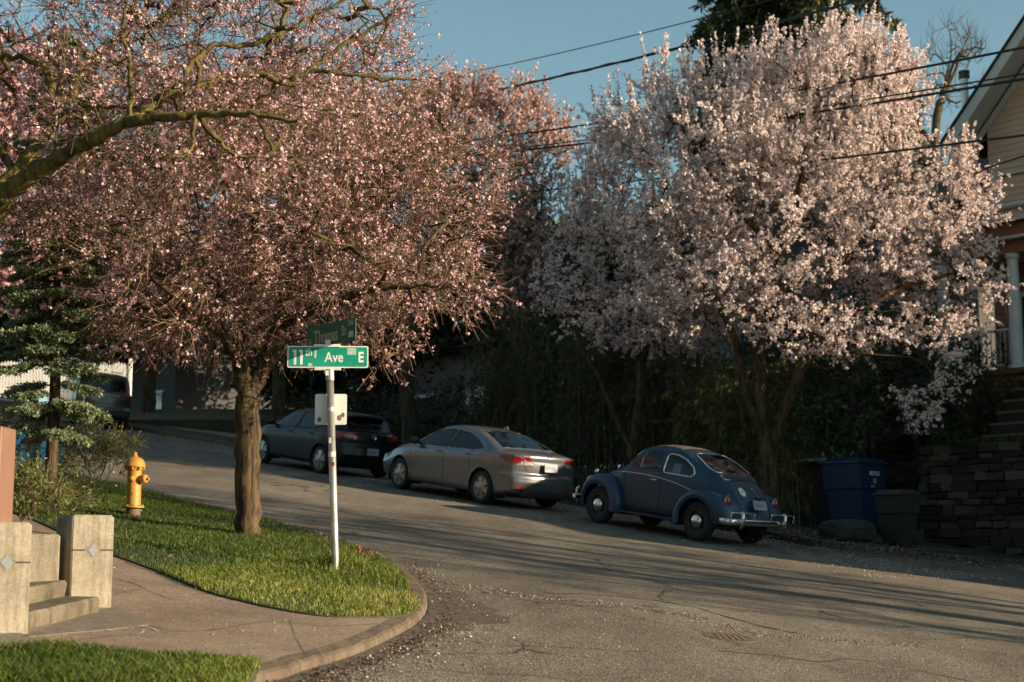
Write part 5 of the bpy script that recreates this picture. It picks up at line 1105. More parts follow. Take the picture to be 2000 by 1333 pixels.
# ================================================================== TREES
def unit(v): return v / (np.linalg.norm(v, axis=-1, keepdims=True) + 1e-9)
def grow(limbs, ells, n_attr, seed, jit=.06, step=.25, shell=.55, bend=.35, droop=0.):
    r = np.random.default_rng(seed); P = []; par = []; lid = []
    for li, L in enumerate(limbs):
        L = smooth_poly(np.array(L), 5); L = L + r.normal(0, .012, L.shape) * (np.arange(len(L)) > 0)[:, None]
        if li == 0: prev = -1; start = 0
        else:
            A = np.array(P); prev = int(np.argmin(((A - L[0]) ** 2).sum(1))); start = 1 if np.linalg.norm(A[prev] - L[0]) < .12 else 0
        for q_, p in enumerate(L[start:]): P.append(p); par.append(prev); prev = len(P) - 1; lid.append((li, q_ / max(1, len(L) - 1)))
    nl = len(P); grow.lid = lid
    vol = np.array([e[1][0] * e[1][1] * e[1][2] for e in ells]) ** .8; cnt = (vol / vol.sum() * n_attr).astype(int); A = []
    for (c, d), m in zip(ells, cnt):
        g = unit(r.normal(size=(m, 3))); rr = r.random(m) ** (1 / 3.); rr = rr ** shell; A.append(np.array(c) + g * rr[:, None] * np.array(d))
    A = np.vstack(A); base = np.array(P)
    dist = np.array([np.min(((base - a) ** 2).sum(1)) for a in A]); A = A[np.argsort(dist)]
    buf = np.zeros((nl + len(A) * 14, 3)); buf[:nl] = base; n = nl; tips = []
    for a in A:
        d2 = ((buf[:n] - a) ** 2).sum(1); k = int(np.argmin(d2 + (buf[:n, 2] > a[2] + .3) * .3)); p = buf[k]; L = math.sqrt(d2[k])
        if L < .05: continue
        m = max(1, min(12, int(L / step))); pd = p - buf[par[k]] if par[k] >= 0 else np.array([0, 0, 1.]); pd = pd / (np.linalg.norm(pd) + 1e-9)
        ctrl = p + pd * L * bend + np.array([0, 0, .12 * L]); prev = k
        for q in range(1, m + 1):
            t = q / m; x = (1 - t) ** 2 * p + 2 * t * (1 - t) * ctrl + t * t * a + r.normal(0, jit, 3) * min(L, .6) * .5 * (q < m)
            buf[n] = x; par.append(prev); prev = n; n += 1
        tips.append(prev)
    return buf[:n].copy(), np.array(par), np.array(tips), nl
def radii(P, par, rleaf, rbase):
    n = len(P); kids = np.zeros(n, int); np.add.at(kids, par[par >= 0], 1); nleaf = max(2, (kids == 0).sum()); ex = math.log(nleaf) / math.log(rbase / rleaf); ex = max(1.6, ex)
    acc = np.zeros(n); acc[kids == 0] = rleaf ** ex
    for i in range(n - 1, 0, -1):
        if par[i] >= 0: acc[par[i]] += acc[i]
    return acc ** (1 / ex)
def wood(b, P, par, rad, mi=0, big=12, mid=6):
    n = len(P); ch = [[] for _ in range(n)]
    for i in range(n):
        if par[i] >= 0: ch[par[i]].append(i)
    stack = [(0, -1)]; small = []
    while stack:
        s0, p0 = stack.pop(); path = ([p0] if p0 >= 0 else []) + [s0]
        while ch[path[-1]]:
            c = sorted(ch[path[-1]], key=lambda k: -rad[k]); 
            for k in c[1:]: stack.append((k, path[-1]))
            path.append(c[0])
        pp = P[path]; rr = rad[path].copy()
        if p0 >= 0: rr[0] = min(rr[0], rr[1] * 1.15)
        if len(path) < 2: continue
        rm = rr.max(); b.tube(pp, rr, big if rm > .06 else (mid if rm > .018 else 4), mi=mi, caps=False)
def strands(b, Q, r0, r1, mi=0, sides=3):
    """many thin tapering tubes; Q (n,k,3)"""
    n, k, _ = Q.shape
    T = unit(Q[:, -1] - Q[:, 0]); a = unit(np.cross(T, unit(rng.normal(size=(n, 3))))); bb = np.cross(T, a); rr = np.linspace(r0, r1, k)
    th = np.arange(sides) * 2 * np.pi / sides; off = np.cos(th)[None, :, None] * a[:, None] + np.sin(th)[None, :, None] * bb[:, None]
    V_ = Q[:, :, None] + rr[None, :, None, None] * off[:, None]; i = (np.arange(n) * k * sides)[:, None, None]; j = (np.arange(k - 1) * sides)[None, :, None]; s_ = np.arange(sides)[None, None]; s2 = (s_ + 1) % sides
    q = np.stack([i + j + s_, i + j + s2, i + j + sides + s2, i + j + sides + s_], -1).reshape(-1, 4); b.add(V_.reshape(-1, 3), q, mi=mi)
def make_twigs(P, par, cand, n, L, up=0., rnd=.8, out=.6, centre=None, k=4, curl=.25):
    idx = rng.choice(cand, n); p = P[idx]; d = unit(p - P[np.maximum(par[idx], 0)]); o = unit(p - centre) if centre is not None else d
    d = unit(d * .5 + o * out + rng.normal(size=(n, 3)) * rnd * .6 + np.array([0, 0, up])); ln = L * (.5 + rng.random(n)); Q = [p]; g = rng.normal(size=(n, 3)) * curl
    for _ in range(k - 1): d = unit(d + g * .5 + np.array([0, 0, up * .35])); Q.append(Q[-1] + d * (ln / (k - 1))[:, None])
    return np.stack(Q, 1)
def along(Q, n, t0=.1, t1=1.):
    m, k, _ = Q.shape; i = rng.integers(0, m, n); t = (t0 + (t1 - t0) * rng.random(n)) * (k - 1) * .9999; a = t.astype(int); f = (t - a)[:, None]
    return Q[i, a] * (1 - f) + Q[i, a + 1] * f, unit(Q[i, a + 1] - Q[i, a])
def flowers(b, C, r, mi=0, petals=5, cup=.35):
    """small five-petalled blossoms"""
    n = len(C); N = unit(rng.normal(size=(n, 3)) + np.array([.15, -.1, .25])); a = unit(np.cross(N, unit(rng.normal(size=(n, 3))))); bb = np.cross(N, a); r = r * (.7 + .6 * rng.random(n)); rc = rng.random(n)
    V_ = [C]; 
    for k in range(petals):
        t0 = 2 * np.pi * k / petals; w_ = 2 * np.pi / petals * .46
        for tt_, s_ in ((t0 - w_, .92), (t0 + w_, .92)): V_.append(C + (a * math.cos(tt_) + bb * math.sin(tt_)) * (r * s_)[:, None] + N * (r * cup)[:, None])
    V_ = np.stack(V_, 1); i = np.arange(n) * (1 + 2 * petals)
    T_ = np.concatenate([np.stack([i, i + 1 + 2 * k, i + 2 + 2 * k], 1) for k in range(petals)]); b.add(V_.reshape(-1, 3), None, T_, mi); b.r3[-1] = np.clip(np.tile(rc, petals) + rng.normal(0, .1, n * petals), 0, 1)
def tufts(b, C, r, mi=0):
    """cheap blossom clusters: crossed ragged quads"""
    n = len(C); r = r * (.55 + .9 * rng.random(n)); rc = rng.random(n)
    for _ in range(2):
        a = unit(rng.normal(size=(n, 3))); bb = unit(np.cross(a, rng.normal(size=(n, 3)))); k = .6 + .8 * rng.random((n, 4))
        v = np.stack([C + a * (r * k[:, 0])[:, None], C + bb * (r * k[:, 1])[:, None], C - a * (r * k[:, 2])[:, None], C - bb * (r * k[:, 3])[:, None]], 1); i = np.arange(n) * 4
        b.add(v.reshape(-1, 3), np.stack([i, i + 1, i + 2, i + 3], 1), mi=mi); b.r4[-1] = rc
def leaves(b, C, D, L, Wd, mi=0, fold=.15, droop=0., jit=.8):
    n = len(C); D = unit(D + rng.normal(size=(n, 3)) * jit + np.array([0, 0, -droop])); S_ = unit(np.cross(D, unit(rng.normal(size=(n, 3)) * .6 + np.array([0, 0, 1.])))); U_ = np.cross(S_, D); L = L * (.6 + .7 * rng.random(n)); Wd = Wd * (.7 + .6 * rng.random(n)); rc = rng.random(n)
    m = C + D * (L * .45)[:, None]; v = np.stack([C, m + S_ * (Wd / 2)[:, None] - U_ * (Wd * fold)[:, None], C + D * L[:, None] - U_ * (L * .12)[:, None], m - S_ * (Wd / 2)[:, None] - U_ * (Wd * fold)[:, None]], 1); i = np.arange(n) * 4
    b.add(v.reshape(-1, 3), np.stack([i, i + 1, i + 2, i + 3], 1), mi=mi); b.r4[-1] = rc

def blossom_tree(name, label, group, base, limbs, ells, n_attr, seed, rbase, bark='bark', petal='petal_pink', ntw=3000, twL=.35, twup=.05, nfl=30000, rfl=.017, nleaf=6000, near=True, spires=None, rleaf=.0045, centre=None, twig='twig', twr=.0028, shell=.55, bud=2500, limbscale=1., limbr=None):
    t = thing(name, label, 'tree', base, group=group); base = np.array(base)
    P, par, tips, nl = grow(limbs, ells, n_attr, seed, shell=shell); rad = radii(P, par, rleaf, rbase)
    rad[:nl] *= limbscale
    if limbr is not None:
        for i_, (li_, f_) in enumerate(grow.lid): rad[i_] = max(rad[i_] * .6, limbr[li_][0] + (limbr[li_][1] - limbr[li_][0]) * f_)
    b = MB(); wood(b, P, par, rad); tr = b.build('trunk', MT[bark], t, smooth=True, org=base)
    cand = np.where(rad < .014)[0]; cen = np.mean([e[0] for e in ells], 0) if centre is None else centre
    Q = make_twigs(P, par, cand, ntw, twL, up=twup, centre=cen)
    b = MB(); strands(b, Q, twr, twr * .5); b.build('twigs', MT[twig], t, org=base)
    b = MB(); C, D = along(Q, nfl // 4, .12); C = np.repeat(C, 4, 0); C = C + rng.normal(0, .013 if near else .022, C.shape)
    if near: flowers(b, C, rfl)
    else: tufts(b, C, rfl)
    if nleaf: C, D = along(Q, nleaf, .5); leaves(b, C, D, .035 if near else .05, .014 if near else .022, mi=1)
    if bud: C, D = along(Q, bud, .3); tufts(b, C, .007 if near else .014, mi=2)
    if spires is not None:
        ns, Ls, zmin, nf = spires; c2 = np.where((P[:, 2] > zmin) & (rad < .02))[0]
        if len(c2):
            Qs = make_twigs(P, par, c2, ns, Ls, up=1.1, rnd=.35, out=.25, centre=cen, k=5, curl=.08)
            bs = MB(); strands(bs, Qs, .006, .003); bs.build('upright_shoots', MT[twig], t, org=base)
            C, D = along(Qs, nf, .05); C = C + unit(rng.normal(size=C.shape)) * .035 * rng.random((nf, 1)); tufts(b, C, rfl * 1.05)
    b.build('crown', [MT[petal], MT['leaf_red'], MT['bud']], t, org=base, attr=True)
    return t, P, rad
A3 = lambda pts: [at(*p) for p in pts]
def E3(*spec): return [(at(x, y, Y), (rx, ry, rz)) for x, y, Y, rx, ry, rz in spec]
GRP = 'blossoming plum trees along the street'
# --- tree 1: big overhanging tree rooted off the left edge
tb = at(-150, 1000, 14.6); tb[2] = gz(*tb[:2]) + .3
L0 = [[tb, at(-140, 760, 14.5), at(-115, 600, 14.3), at(-60, 480, 14.0)] + A3([(0, 406, 13.8), (21, 371, 13.7), (88, 326, 13.5), (147, 294, 13.3), (196, 266, 13.2), (245, 238, 13.1), (291, 235, 13.0), (350, 228, 12.9), (420, 221, 12.8), (490, 224, 12.7), (578, 240, 12.6)]),
      A3([(-30, 430, 13.9), (0, 368, 14.0), (28, 336, 14.1), (60, 294, 14.2), (102, 245, 14.3), (123, 217, 14.3), (105, 196, 14.3), (94, 158, 14.4), (84, 133, 14.4), (35, 112, 14.5), (-20, 110, 14.6)]),
      A3([(123, 217, 14.3), (150, 214, 14.2), (190, 207, 14.0), (240, 212, 13.8), (300, 195, 13.7)]),
      A3([(245, 238, 13.1), (280, 217, 13.3), (315, 196, 13.4), (350, 182, 13.5), (403, 165, 13.6), (448, 151, 13.7), (508, 147, 13.7), (560, 161, 13.7), (596, 144, 13.7), (648, 140, 13.7), (710, 150, 13.7), (800, 158, 13.8)]),
      A3([(248, 235, 13.1), (256, 180, 13.2), (255, 140, 13.3), (247, 95, 13.4), (240, 40, 13.5), (250, -30, 13.6)]),
      A3([(350, 182, 13.5), (368, 130, 13.6), (396, 102, 13.7), (438, 88, 13.8), (483, 88, 13.9), (560, 60, 14.0), (640, 20, 14.1), (700, -20, 14.2)]),
      A3([(102, 245, 14.3), (158, 150, 14.5), (189, 119, 14.6), (217, 91, 14.7), (245, 60, 14.8), (270, -10, 15)]),
      A3([(504, 226, 12.7), (525, 280, 12.6), (550, 322, 12.5)]), A3([(378, 226, 12.8), (378, 273, 12.7), (361, 333, 12.7)]), A3([(385, 226, 12.9), (431, 280, 12.9), (455, 301, 12.9), (518, 315, 12.9)]),
      A3([(28, 336, 14.1), (-10, 250, 14.6), (-30, 120, 15.), (-20, -40, 15.3)]), A3([(596, 144, 13.7), (650, 100, 13.8), (720, 60, 13.9), (770, 20, 13.9)])]
blossom_tree('plum_tree', 'nearest pink plum tree overhanging from the left edge with mossy golden limbs', GRP, tb, L0,
    E3((150, 60, 15.15, 1.5, 1.36, .9), (400, 60, 14.75, 1.3, 1.27, .75), (620, 90, 14.65, .9, 1.02, .62), (720, 60, 14.75, .42, 0.51, .42), (300, 250, 13.95, 1.2, 1.02, .65), (560, 260, 13.75, .95, 0.85, .5), (60, 300, 15.25, .9, 1.02, .8), (230, 380, 14.35, .8, 0.68, .55), (350, -120, 15.05, 1.8, 1.36, .9), (760, 170, 14.65, .45, 0.42, .25)),
    1500, 11, .16, 'bark_moss', 'petal_pink', 9000, .30, .08, 38000, .0142, 11000, True, None, .0042, shell=.7, twr=.0034, limbscale=.75, limbr=[(.125, .016), (.068, .02), (.028, .01), (.05, .013), (.028, .012), (.032, .01), (.034, .012), (.02, .008), (.02, .008), (.026, .009), (.045, .02), (.025, .01)])
# --- tree 2: on the grass strip
base = gp(483, 1047, KH + .02); Y = base[1]
L1 = [[base - (0, 0, .15), base + (0, 0, .25)] + A3([(484, 900, Y), (482, 820, Y), (480, 765, Y), (470, 715, Y), (440, 660, Y - .1), (425, 600, Y - .2), (430, 520, Y - .2)]),
      A3([(486, 770, Y), (512, 725, Y + .1), (528, 690, Y + .1), (545, 640, Y + .2), (560, 570, Y + .3), (590, 480, Y + .4), (600, 380, Y + .4)]),
      A3([(470, 715, Y), (475, 650, Y + .4), (490, 560, Y + .8), (500, 450, Y + .9), (480, 330, Y + .9)]),
      A3([(440, 660, Y - .1), (390, 620, Y - .5), (330, 570, Y - .9), (270, 520, Y - 1.1)]),
      A3([(545, 640, Y + .2), (620, 600, Y - .4), (700, 575, Y - .8), (780, 560, Y - 1.), (860, 560, Y - 1.1), (930, 572, Y - 1.2)]),
      A3([(528, 690, Y + .1), (590, 660, Y - .1), (640, 655, Y - .4)]), A3([(560, 570, Y + .3), (660, 470, Y + .6), (760, 380, Y + .8), (840, 330, Y + .9)])]
blossom_tree('plum_tree', 'pink plum tree with a furrowed straight trunk on the grass strip behind the street sign', GRP, base, L1,
    E3((480, 400, Y, 2.0, 1.9, 1.25), (700, 430, Y, 1.5, 1.5, 1.1), (260, 480, Y - .3, 1.1, 1.3, .95), (600, 260, Y + .2, 1.6, 1.4, .75), (800, 560, Y - .9, .95, .8, .36), (720, 650, Y - .6, .5, .5, .42), (400, 620, Y - .3, .9, 1., .38), (850, 350, Y + .4, .8, .9, .7), (580, 600, Y, 1.1, 1.2, .42), (330, 260, Y + .3, 1.2, 1.3, .8), (300, 640, Y - .4, .6, .7, .25)),
    2300, 12, .145, 'bark', 'petal_pink', 13000, .36, -.03, 50000, .0150, 34000, True, None, .0045, shell=.75, twr=.0042)
# --- tree 3: across the street, upright shoots against the sky
base = gp(790, 838, .12); base = np.array([*(U * 33 + V * 23.2), 0]); base[2] = gz(*base[:2]) + .12; Y = base[1]
L2 = [[base - (0, 0, .2), base + (.05, 0, .8)] + A3([(792, 720, Y), (800, 640, Y), (830, 560, Y), (870, 480, Y), (900, 380, Y)]), A3([(795, 690, Y), (850, 620, Y), (930, 560, Y), (1000, 490, Y), (1060, 420, Y)]), A3([(800, 640, Y), (760, 540, Y), (740, 440, Y), (760, 330, Y)])]
blossom_tree('plum_tree', 'tall pink plum tree across the street with upright shoots against the sky', GRP, base, L2,
    E3((960, 320, Y, 2.0, 2.2, 2.1), (890, 270, Y, 1.9, 2.0, 1.5), (800, 380, Y, 2.2, 2.2, 2.2), (1000, 560, Y, 1.5, 1.6, .8), (1020, 430, Y, 1.3, 1.6, 1.5), (920, 480, Y, 1.9, 2., 1.1), (1060, 280, Y, .7, 1., 1.1), (700, 300, Y + 1, 1.8, 2, 1.6)),
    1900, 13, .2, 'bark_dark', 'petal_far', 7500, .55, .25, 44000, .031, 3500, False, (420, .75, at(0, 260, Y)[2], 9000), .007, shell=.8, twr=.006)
# --- trees 4-7: further up the street
def far_tree(s_, t_, label, ells, seed, petal, nfl=22000, n=900, rb=.2, ntw=3200, rfl=.05, lean=0.):
    base = ST(s_, t_, .1); Y = base[1]; px = 1000 + base[0] / Y * 3000; top = at(px, 560, Y)[2]
    e = E3(*[(x, y, Y + dy, rx, ry, rz) for x, y, dy, rx, ry, rz in ells]); H_ = max(1.6, (e[0][0][2] - base[2]) * .45); c0 = base + (0, 0, H_)
    L_ = [[base - (0, 0, .3), base + (lean * .3, 0, H_ * .5), c0, (c0 + e[0][0]) / 2, e[0][0]]] + [[c0 + (0, 0, .05), (c0 * .6 + q[0] * .4) + (0, 0, .3), q[0]] for q in e[1:]]
    return blossom_tree('plum_tree', label, GRP, base, L_, e, n, seed, rb, 'bark_dark', petal, ntw, .55, .1, nfl, rfl, 3500, False, None, .007, shell=.8, twig='twig_dark', twr=.007, bud=0)
far_tree(40, 23.4, 'pink plum tree up the street behind the street sign, middle of the far row', [(560, 420, 0, 2.8, 2.6, 2.4), (430, 360, 1, 2.4, 2.4, 2.2), (640, 560, -1, 2.2, 2, 1.6), (560, 220, 1, 2.4, 2.2, 1.6)], 21, 'petal_pink', 26000, 1100)
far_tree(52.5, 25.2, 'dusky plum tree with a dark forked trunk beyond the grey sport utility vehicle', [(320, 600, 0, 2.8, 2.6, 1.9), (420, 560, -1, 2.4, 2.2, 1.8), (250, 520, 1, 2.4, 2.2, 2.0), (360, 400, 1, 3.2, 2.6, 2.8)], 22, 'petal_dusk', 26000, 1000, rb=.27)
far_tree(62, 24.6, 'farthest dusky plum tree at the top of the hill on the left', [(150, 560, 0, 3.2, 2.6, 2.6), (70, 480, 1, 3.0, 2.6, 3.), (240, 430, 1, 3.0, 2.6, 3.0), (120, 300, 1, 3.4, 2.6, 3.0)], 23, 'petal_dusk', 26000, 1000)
far_tree(33, 8.9, 'plum tree on the near side up the street behind the blue green conifer', [(-120, 420, 0, 2.4, 2.4, 2.0), (30, 400, 0, 1.5, 1.6, 1.6), (60, 240, 0, 1.6, 1.6, 1.6), (-60, 200, 0, 1.8, 1.8, 1.5)], 24, 'petal_pink', 16000, 800)
# --- pale trees on the right
base = at(1503, 1020, 30.7); base[2] = gz(*base[:2]) + .1; Y = base[1]
LW = [[base - (0, 0, .2), base + (0, 0, .5)] + A3([(1503, 940, Y), (1498, 880, Y), (1485, 800, Y), (1480, 720, Y), (1500, 620, Y), (1530, 500, Y), (1560, 380, Y), (1580, 250, Y)]),
      A3([(1500, 890, Y), (1525, 820, Y - .2), (1555, 740, Y - .4), (1590, 660, Y - .5), (1610, 580, Y - .5), (1680, 480, Y - .4), (1740, 380, Y - .2)]),
      A3([(1495, 860, Y), (1455, 770, Y), (1440, 680, Y), (1400, 590, Y), (1340, 500, Y), (1290, 400, Y)]), A3([(1610, 590, Y - .5), (1680, 605, Y - .8), (1760, 560, Y - .9), (1850, 540, Y - .9)]),
      A3([(1530, 500, Y), (1450, 420, Y - .3), (1380, 330, Y - .4), (1330, 240, Y - .4)]), A3([(1590, 660, Y - .5), (1680, 690, Y - 1), (1780, 700, Y - 1.3), (1830, 740, Y - 1.4)])]
EW = E3((1620, 250, Y, 2.0, 2.2, 1.9), (1770, 430, Y, 1.7, 2.0, 1.55), (1430, 330, Y, 1.9, 2.0, 1.55), (1600, 480, Y, 2.5, 2.3, 1.4), (1250, 250, Y, .95, 1.1, 1.0), (1850, 560, Y - .5, 1.1, 1.4, 1.0), (1830, 690, Y - 1.2, .55, .7, .85), (1420, 560, Y, 1.6, 1.8, .9), (1880, 360, Y - .2, .55, .8, .6), (1650, 130, Y, 1.1, 1.2, .75), (1600, 640, Y - .6, 1.4, 1.2, .5), (1500, 150, Y, 1.1, 1.2, .6), (1350, 430, Y, 1.3, 1.5, .9), (1330, 170, Y, .8, 1., .6), (1310, 590, Y + .3, 1.1, 1.2, .7), (1700, 640, Y - .8, 1.0, 1.0, .5), (1800, 780, Y - 1.2, .4, .5, .5), (1300, 440, Y + .4, 1.2, 1.3, .9))
blossom_tree('plum_tree', 'large pale blossoming tree behind the old blue car, reaching up to the wires', 'pale blossoming trees behind the old blue car', base, LW, EW, 1700, 31, .19, 'bark', 'petal_pale', 10500, .42, .12, 112000, .0215, 5000, False, (1300, .62, at(0, 380, Y)[2], 34000), .006, shell=.85, twr=.004)
base = at(1238, 925, 33.6); base[2] = gz(*base[:2]) + .1; Y = base[1]
LV = [[base - (0, 0, .2)] + A3([(1240, 900, Y), (1205, 830, Y), (1180, 760, Y), (1150, 700, Y), (1130, 660, Y), (1120, 580, Y)]), A3([(1236, 890, Y), (1244, 820, Y), (1252, 760, Y), (1248, 710, Y), (1230, 640, Y), (1240, 560, Y)]), A3([(1248, 720, Y), (1290, 620, Y), (1330, 520, Y)])]
blossom_tree('plum_tree', 'smaller pale blossoming tree with leaning bare stems between the sedan and the old blue car', 'pale blossoming trees behind the old blue car', base, LV,
    E3((1190, 500, Y, 1.25, 1.6, 1.0), (1300, 480, Y, 1.5, 1.6, 1.1), (1160, 400, Y, .8, 1.1, .9), (1220, 620, Y - .4, 1.4, 1.5, .65), (1330, 640, Y - .3, 1.2, 1.4, .6), (1100, 560, Y, .6, .9, .7), (1200, 300, Y, .8, 1., .8)),
    1200, 32, .12, 'bark', 'petal_pale', 4200, .36, .08, 36000, .0215, 3000, False, (160, .45, at(0, 430, Y)[2], 5000), .006, shell=.85, twr=.004)

MT['litter'] = rndcol('leaf_litter', [(0., (.03, .018, .012)), (.6, (.08, .048, .028)), (.9, (.14, .09, .055)), (1., (.4, .33, .27))], .85)
b = MB(); ii = rng.choice(len(kd), 2600); q_ = kd[ii] + (offset_line(kd, -1.) - kd)[ii] * np.abs(rng.normal(.04, .12, 2600))[:, None] + rng.normal(0, .04, (2600, 2)); C = np.column_stack([q_, zf_(q_) + .012])
leaves(b, C, np.column_stack([rng.normal(size=(2600, 2)), np.zeros(2600)]), .03, .016, jit=.35)
kf = np.array([p for p in rk if p @ U < 36]); ii = rng.choice(len(kf), 3500); q_ = kf[ii] - (offset_line(kf, -1.) - kf)[ii] * (np.abs(rng.normal(0, .9, 3500)) + .2)[:, None] * -1 * -1; C = np.column_stack([q_, zoff(q_, .14)])
leaves(b, C, np.column_stack([rng.normal(size=(3500, 2)), np.zeros(3500)]), .05, .025, jit=.35)
tag(b.build('leaf_litter', MT['litter'], attr=True), 'brown leaf litter lying in the corner gutter and on the shaded verge', 'leaves', kind='stuff')
# --- conifers
def conifer(name, label, base, H, prof, nb, mat, seed, trunk_r=.1, tuft=.05, per=22, droop=.25, lat=7, barkm='bark', width=.5, zmin=.1, curve=.2, ndl=(.05, .012), cat='tree', sub=.30):
    r = np.random.default_rng(seed); t = thing(name, label, cat, base); base = np.array(base)
    b = MB(); z = np.linspace(0, H, 14); wob = np.stack([.02 * np.sin(z * 1.3), .02 * np.cos(z), z], 1); b.tube(wob - (0, 0, .0), np.linspace(trunk_r, .012, 14), 10); b.build('trunk', MT[barkm], t, smooth=True)
    zb = H * (zmin + (1 - zmin) * np.sort(r.random(nb)) ** .95); az = r.random(nb) * 6.283; az = (np.arange(nb) * 2.4 + r.random(nb) * .8)
    L = np.interp(zb / H, [p[0] for p in prof], [p[1] for p in prof]) * (.75 + .4 * r.random(nb)); k = 8; s_ = np.linspace(0, 1, k)
    d = np.stack([np.cos(az), np.sin(az)], 1)
    Q = np.zeros((nb, k, 3)); Q[:, :, :2] = d[:, None] * (L[:, None] * s_)[..., None]; Q[:, :, 2] = zb[:, None] + L[:, None] * (curve * s_ - droop * 2 * s_ ** 2 + .10 * s_ ** 6)
    b = MB(); strands(b, Q, max(.010, trunk_r * .16), .003, sides=5)
    # laterals
    n2 = nb * lat * 2; i = np.repeat(np.arange(nb), lat * 2); f = np.tile(np.linspace(.18, .97, lat).repeat(2), nb) + r.normal(0, .02, n2); f = np.clip(f, .05, .99); side = np.tile([1, -1], nb * lat)
    p = f * (k - 1); a = p.astype(int); a = np.minimum(a, k - 2); fr = (p - a)[:, None]; P0 = Q[i, a] * (1 - fr) + Q[i, a + 1] * fr; D = unit(Q[i, a + 1] - Q[i, a]); S2 = unit(np.cross(D, np.array([0, 0, 1.]))) * side[:, None]
    l2 = L[i] * width * (1.05 - f * .8) * (.7 + .5 * r.random(n2)); D2 = unit(D * .75 + S2 * .8 + r.normal(0, .12, (n2, 3))); ks = 4; s2 = np.linspace(0, 1, ks)
    Q2 = P0[:, None] + D2[:, None] * (l2[:, None] * s2)[..., None]; Q2[:, :, 2] -= (l2[:, None] * droop * s2 ** 2); strands(b, Q2, .005, .002); b.build('branches', MT['twig'], t)
    Qa = np.concatenate([Q2]); n3 = n2 * per; C, Dd = along(Qa, n3, .0); C2, Dd2 = along(Q, nb * per * 2, .15); C = np.vstack([C, C2]); Dd = np.vstack([Dd, Dd2]); C = C + rng.normal(0, tuft * .3, C.shape) * np.array([1, 1, .7])
    b = MB()
    for _ in range(2): leaves(b, C, Dd * .8 + np.array([0, 0, .25]), ndl[0], ndl[1], fold=0, jit=.75)
    b.build('needles', MT[mat], t, attr=True); return t
cb = at(95, 975, 17.4); cb[2] = gz(*cb[:2]) + .36
conifer('blue_conifer', 'blue green conifer with layered boughs at the left edge, before the blue bins', cb, 5.4, [(0, .46), (.25, .56), (.5, .62), (.8, .5), (1, .2)], 120, 'needle', 5, .075, .05, 56, .20, 8, zmin=.13, curve=.18, ndl=(.046, .016), barkm='bark', width=.62)
fb_ = at(1560, 700, 78.); fb_[2] = 6.
conifer('fir_tree', 'tall dark evergreen towering behind the pale blossoming tree', fb_, 30, [(0, 6), (.4, 6.2), (.65, 6.2), (.85, 5.0), (1, .8)], 170, 'needle_dark', 6, .45, .3, 15, .42, 7, 'bark_dark', .42, .30, .1, (.55, .16))
fb_ = at(1765, 700, 84.); fb_[2] = 6.
conifer('fir_tree', 'shorter dark evergreen right of the tall one, level with the upper wires', fb_, 21.4, [(0, 5), (.6, 3.6), (.85, 2.0), (1, .4)], 90, 'needle_dark', 8, .35, .3, 15, .35, 7, 'bark_dark', .42, .30, .12, (.5, .15))
# --- bare tree
bb_ = at(1822, 700, 62.); bb_[2] = 5.
P0_ = [bb_, at(1825, 420, 62.), at(1828, 250, 62.), at(1842, 180, 62.), at(1858, 100, 62.), at(1850, 40, 62.)]
P, par, tips, nl = grow([P0_, A3([(1836, 200, 62.), (1865, 140, 62.), (1880, 95, 62.), (1905, 50, 62.)]), A3([(1842, 180, 62.), (1870, 110, 62.2), (1900, 95, 62.4), (1925, 95, 62.)])], E3((1860, 90, 62, 1.2, 1.4, .9), (1890, 100, 62, .8, 1.2, .9), (1850, 180, 62, .7, 1, 1.0), (1900, 190, 62, .9, 1., .7), (1800, 180, 62, .8, 1, 1.2)), 170, 41)
t = thing('bare_tree', 'leafless tree standing against the sky left of the metal flue', 'tree', bb_); b = MB(); wood(b, P, par, radii(P, par, .012, .20)); b.build('trunk', MT['bark'], t, org=bb_)
cand = np.arange(nl, len(P)); Q = make_twigs(P, par, cand, 420, .6, .5, centre=at(1860, 300, 62.)); b = MB(); strands(b, Q, .009, .005); b.build('twigs', MT['twig_dark'], t, org=bb_)

for q_, (bx, by, lab, sd_) in enumerate([(23., 14.6, 'leafless street tree beyond the right picture edge, shading the road', 43), (27., 11.2, 'second leafless street tree beyond the right picture edge, nearer the corner', 44)]):
    b0 = np.array([bx, by, gz(bx, by)]); c0 = b0 + (0, 0, 9.6)
    P, par, tips, nl = grow([[b0, b0 + (0, 0, 2.2), b0 + (.1, 0, 4.6), c0], [b0 + (.05, 0, 4.), b0 + (.6, -1.2, 6.8), b0 + (.8, -1.8, 9.)], [b0 + (.08, 0, 4.3), b0 + (-.6, 1.2, 7.), b0 + (-.9, 1.8, 9.2)]], [(c0, (2., 2.8, 3.0)), (c0 + (0, 0, 1.5), (1.5, 2.2, 2.0))], 700, sd_, step=.35)
    t = thing('bare_tree', lab, 'tree', b0); b = MB(); wood(b, P, par, radii(P, par, .012, .17)); b.build('trunk', MT['bark_dark'], t, org=b0)
    Q = make_twigs(P, par, np.arange(nl, len(P)), 1800, .6, .3, centre=c0); b = MB(); strands(b, Q, .008, .004); b.build('twigs', MT['twig_dark'], t, org=b0)

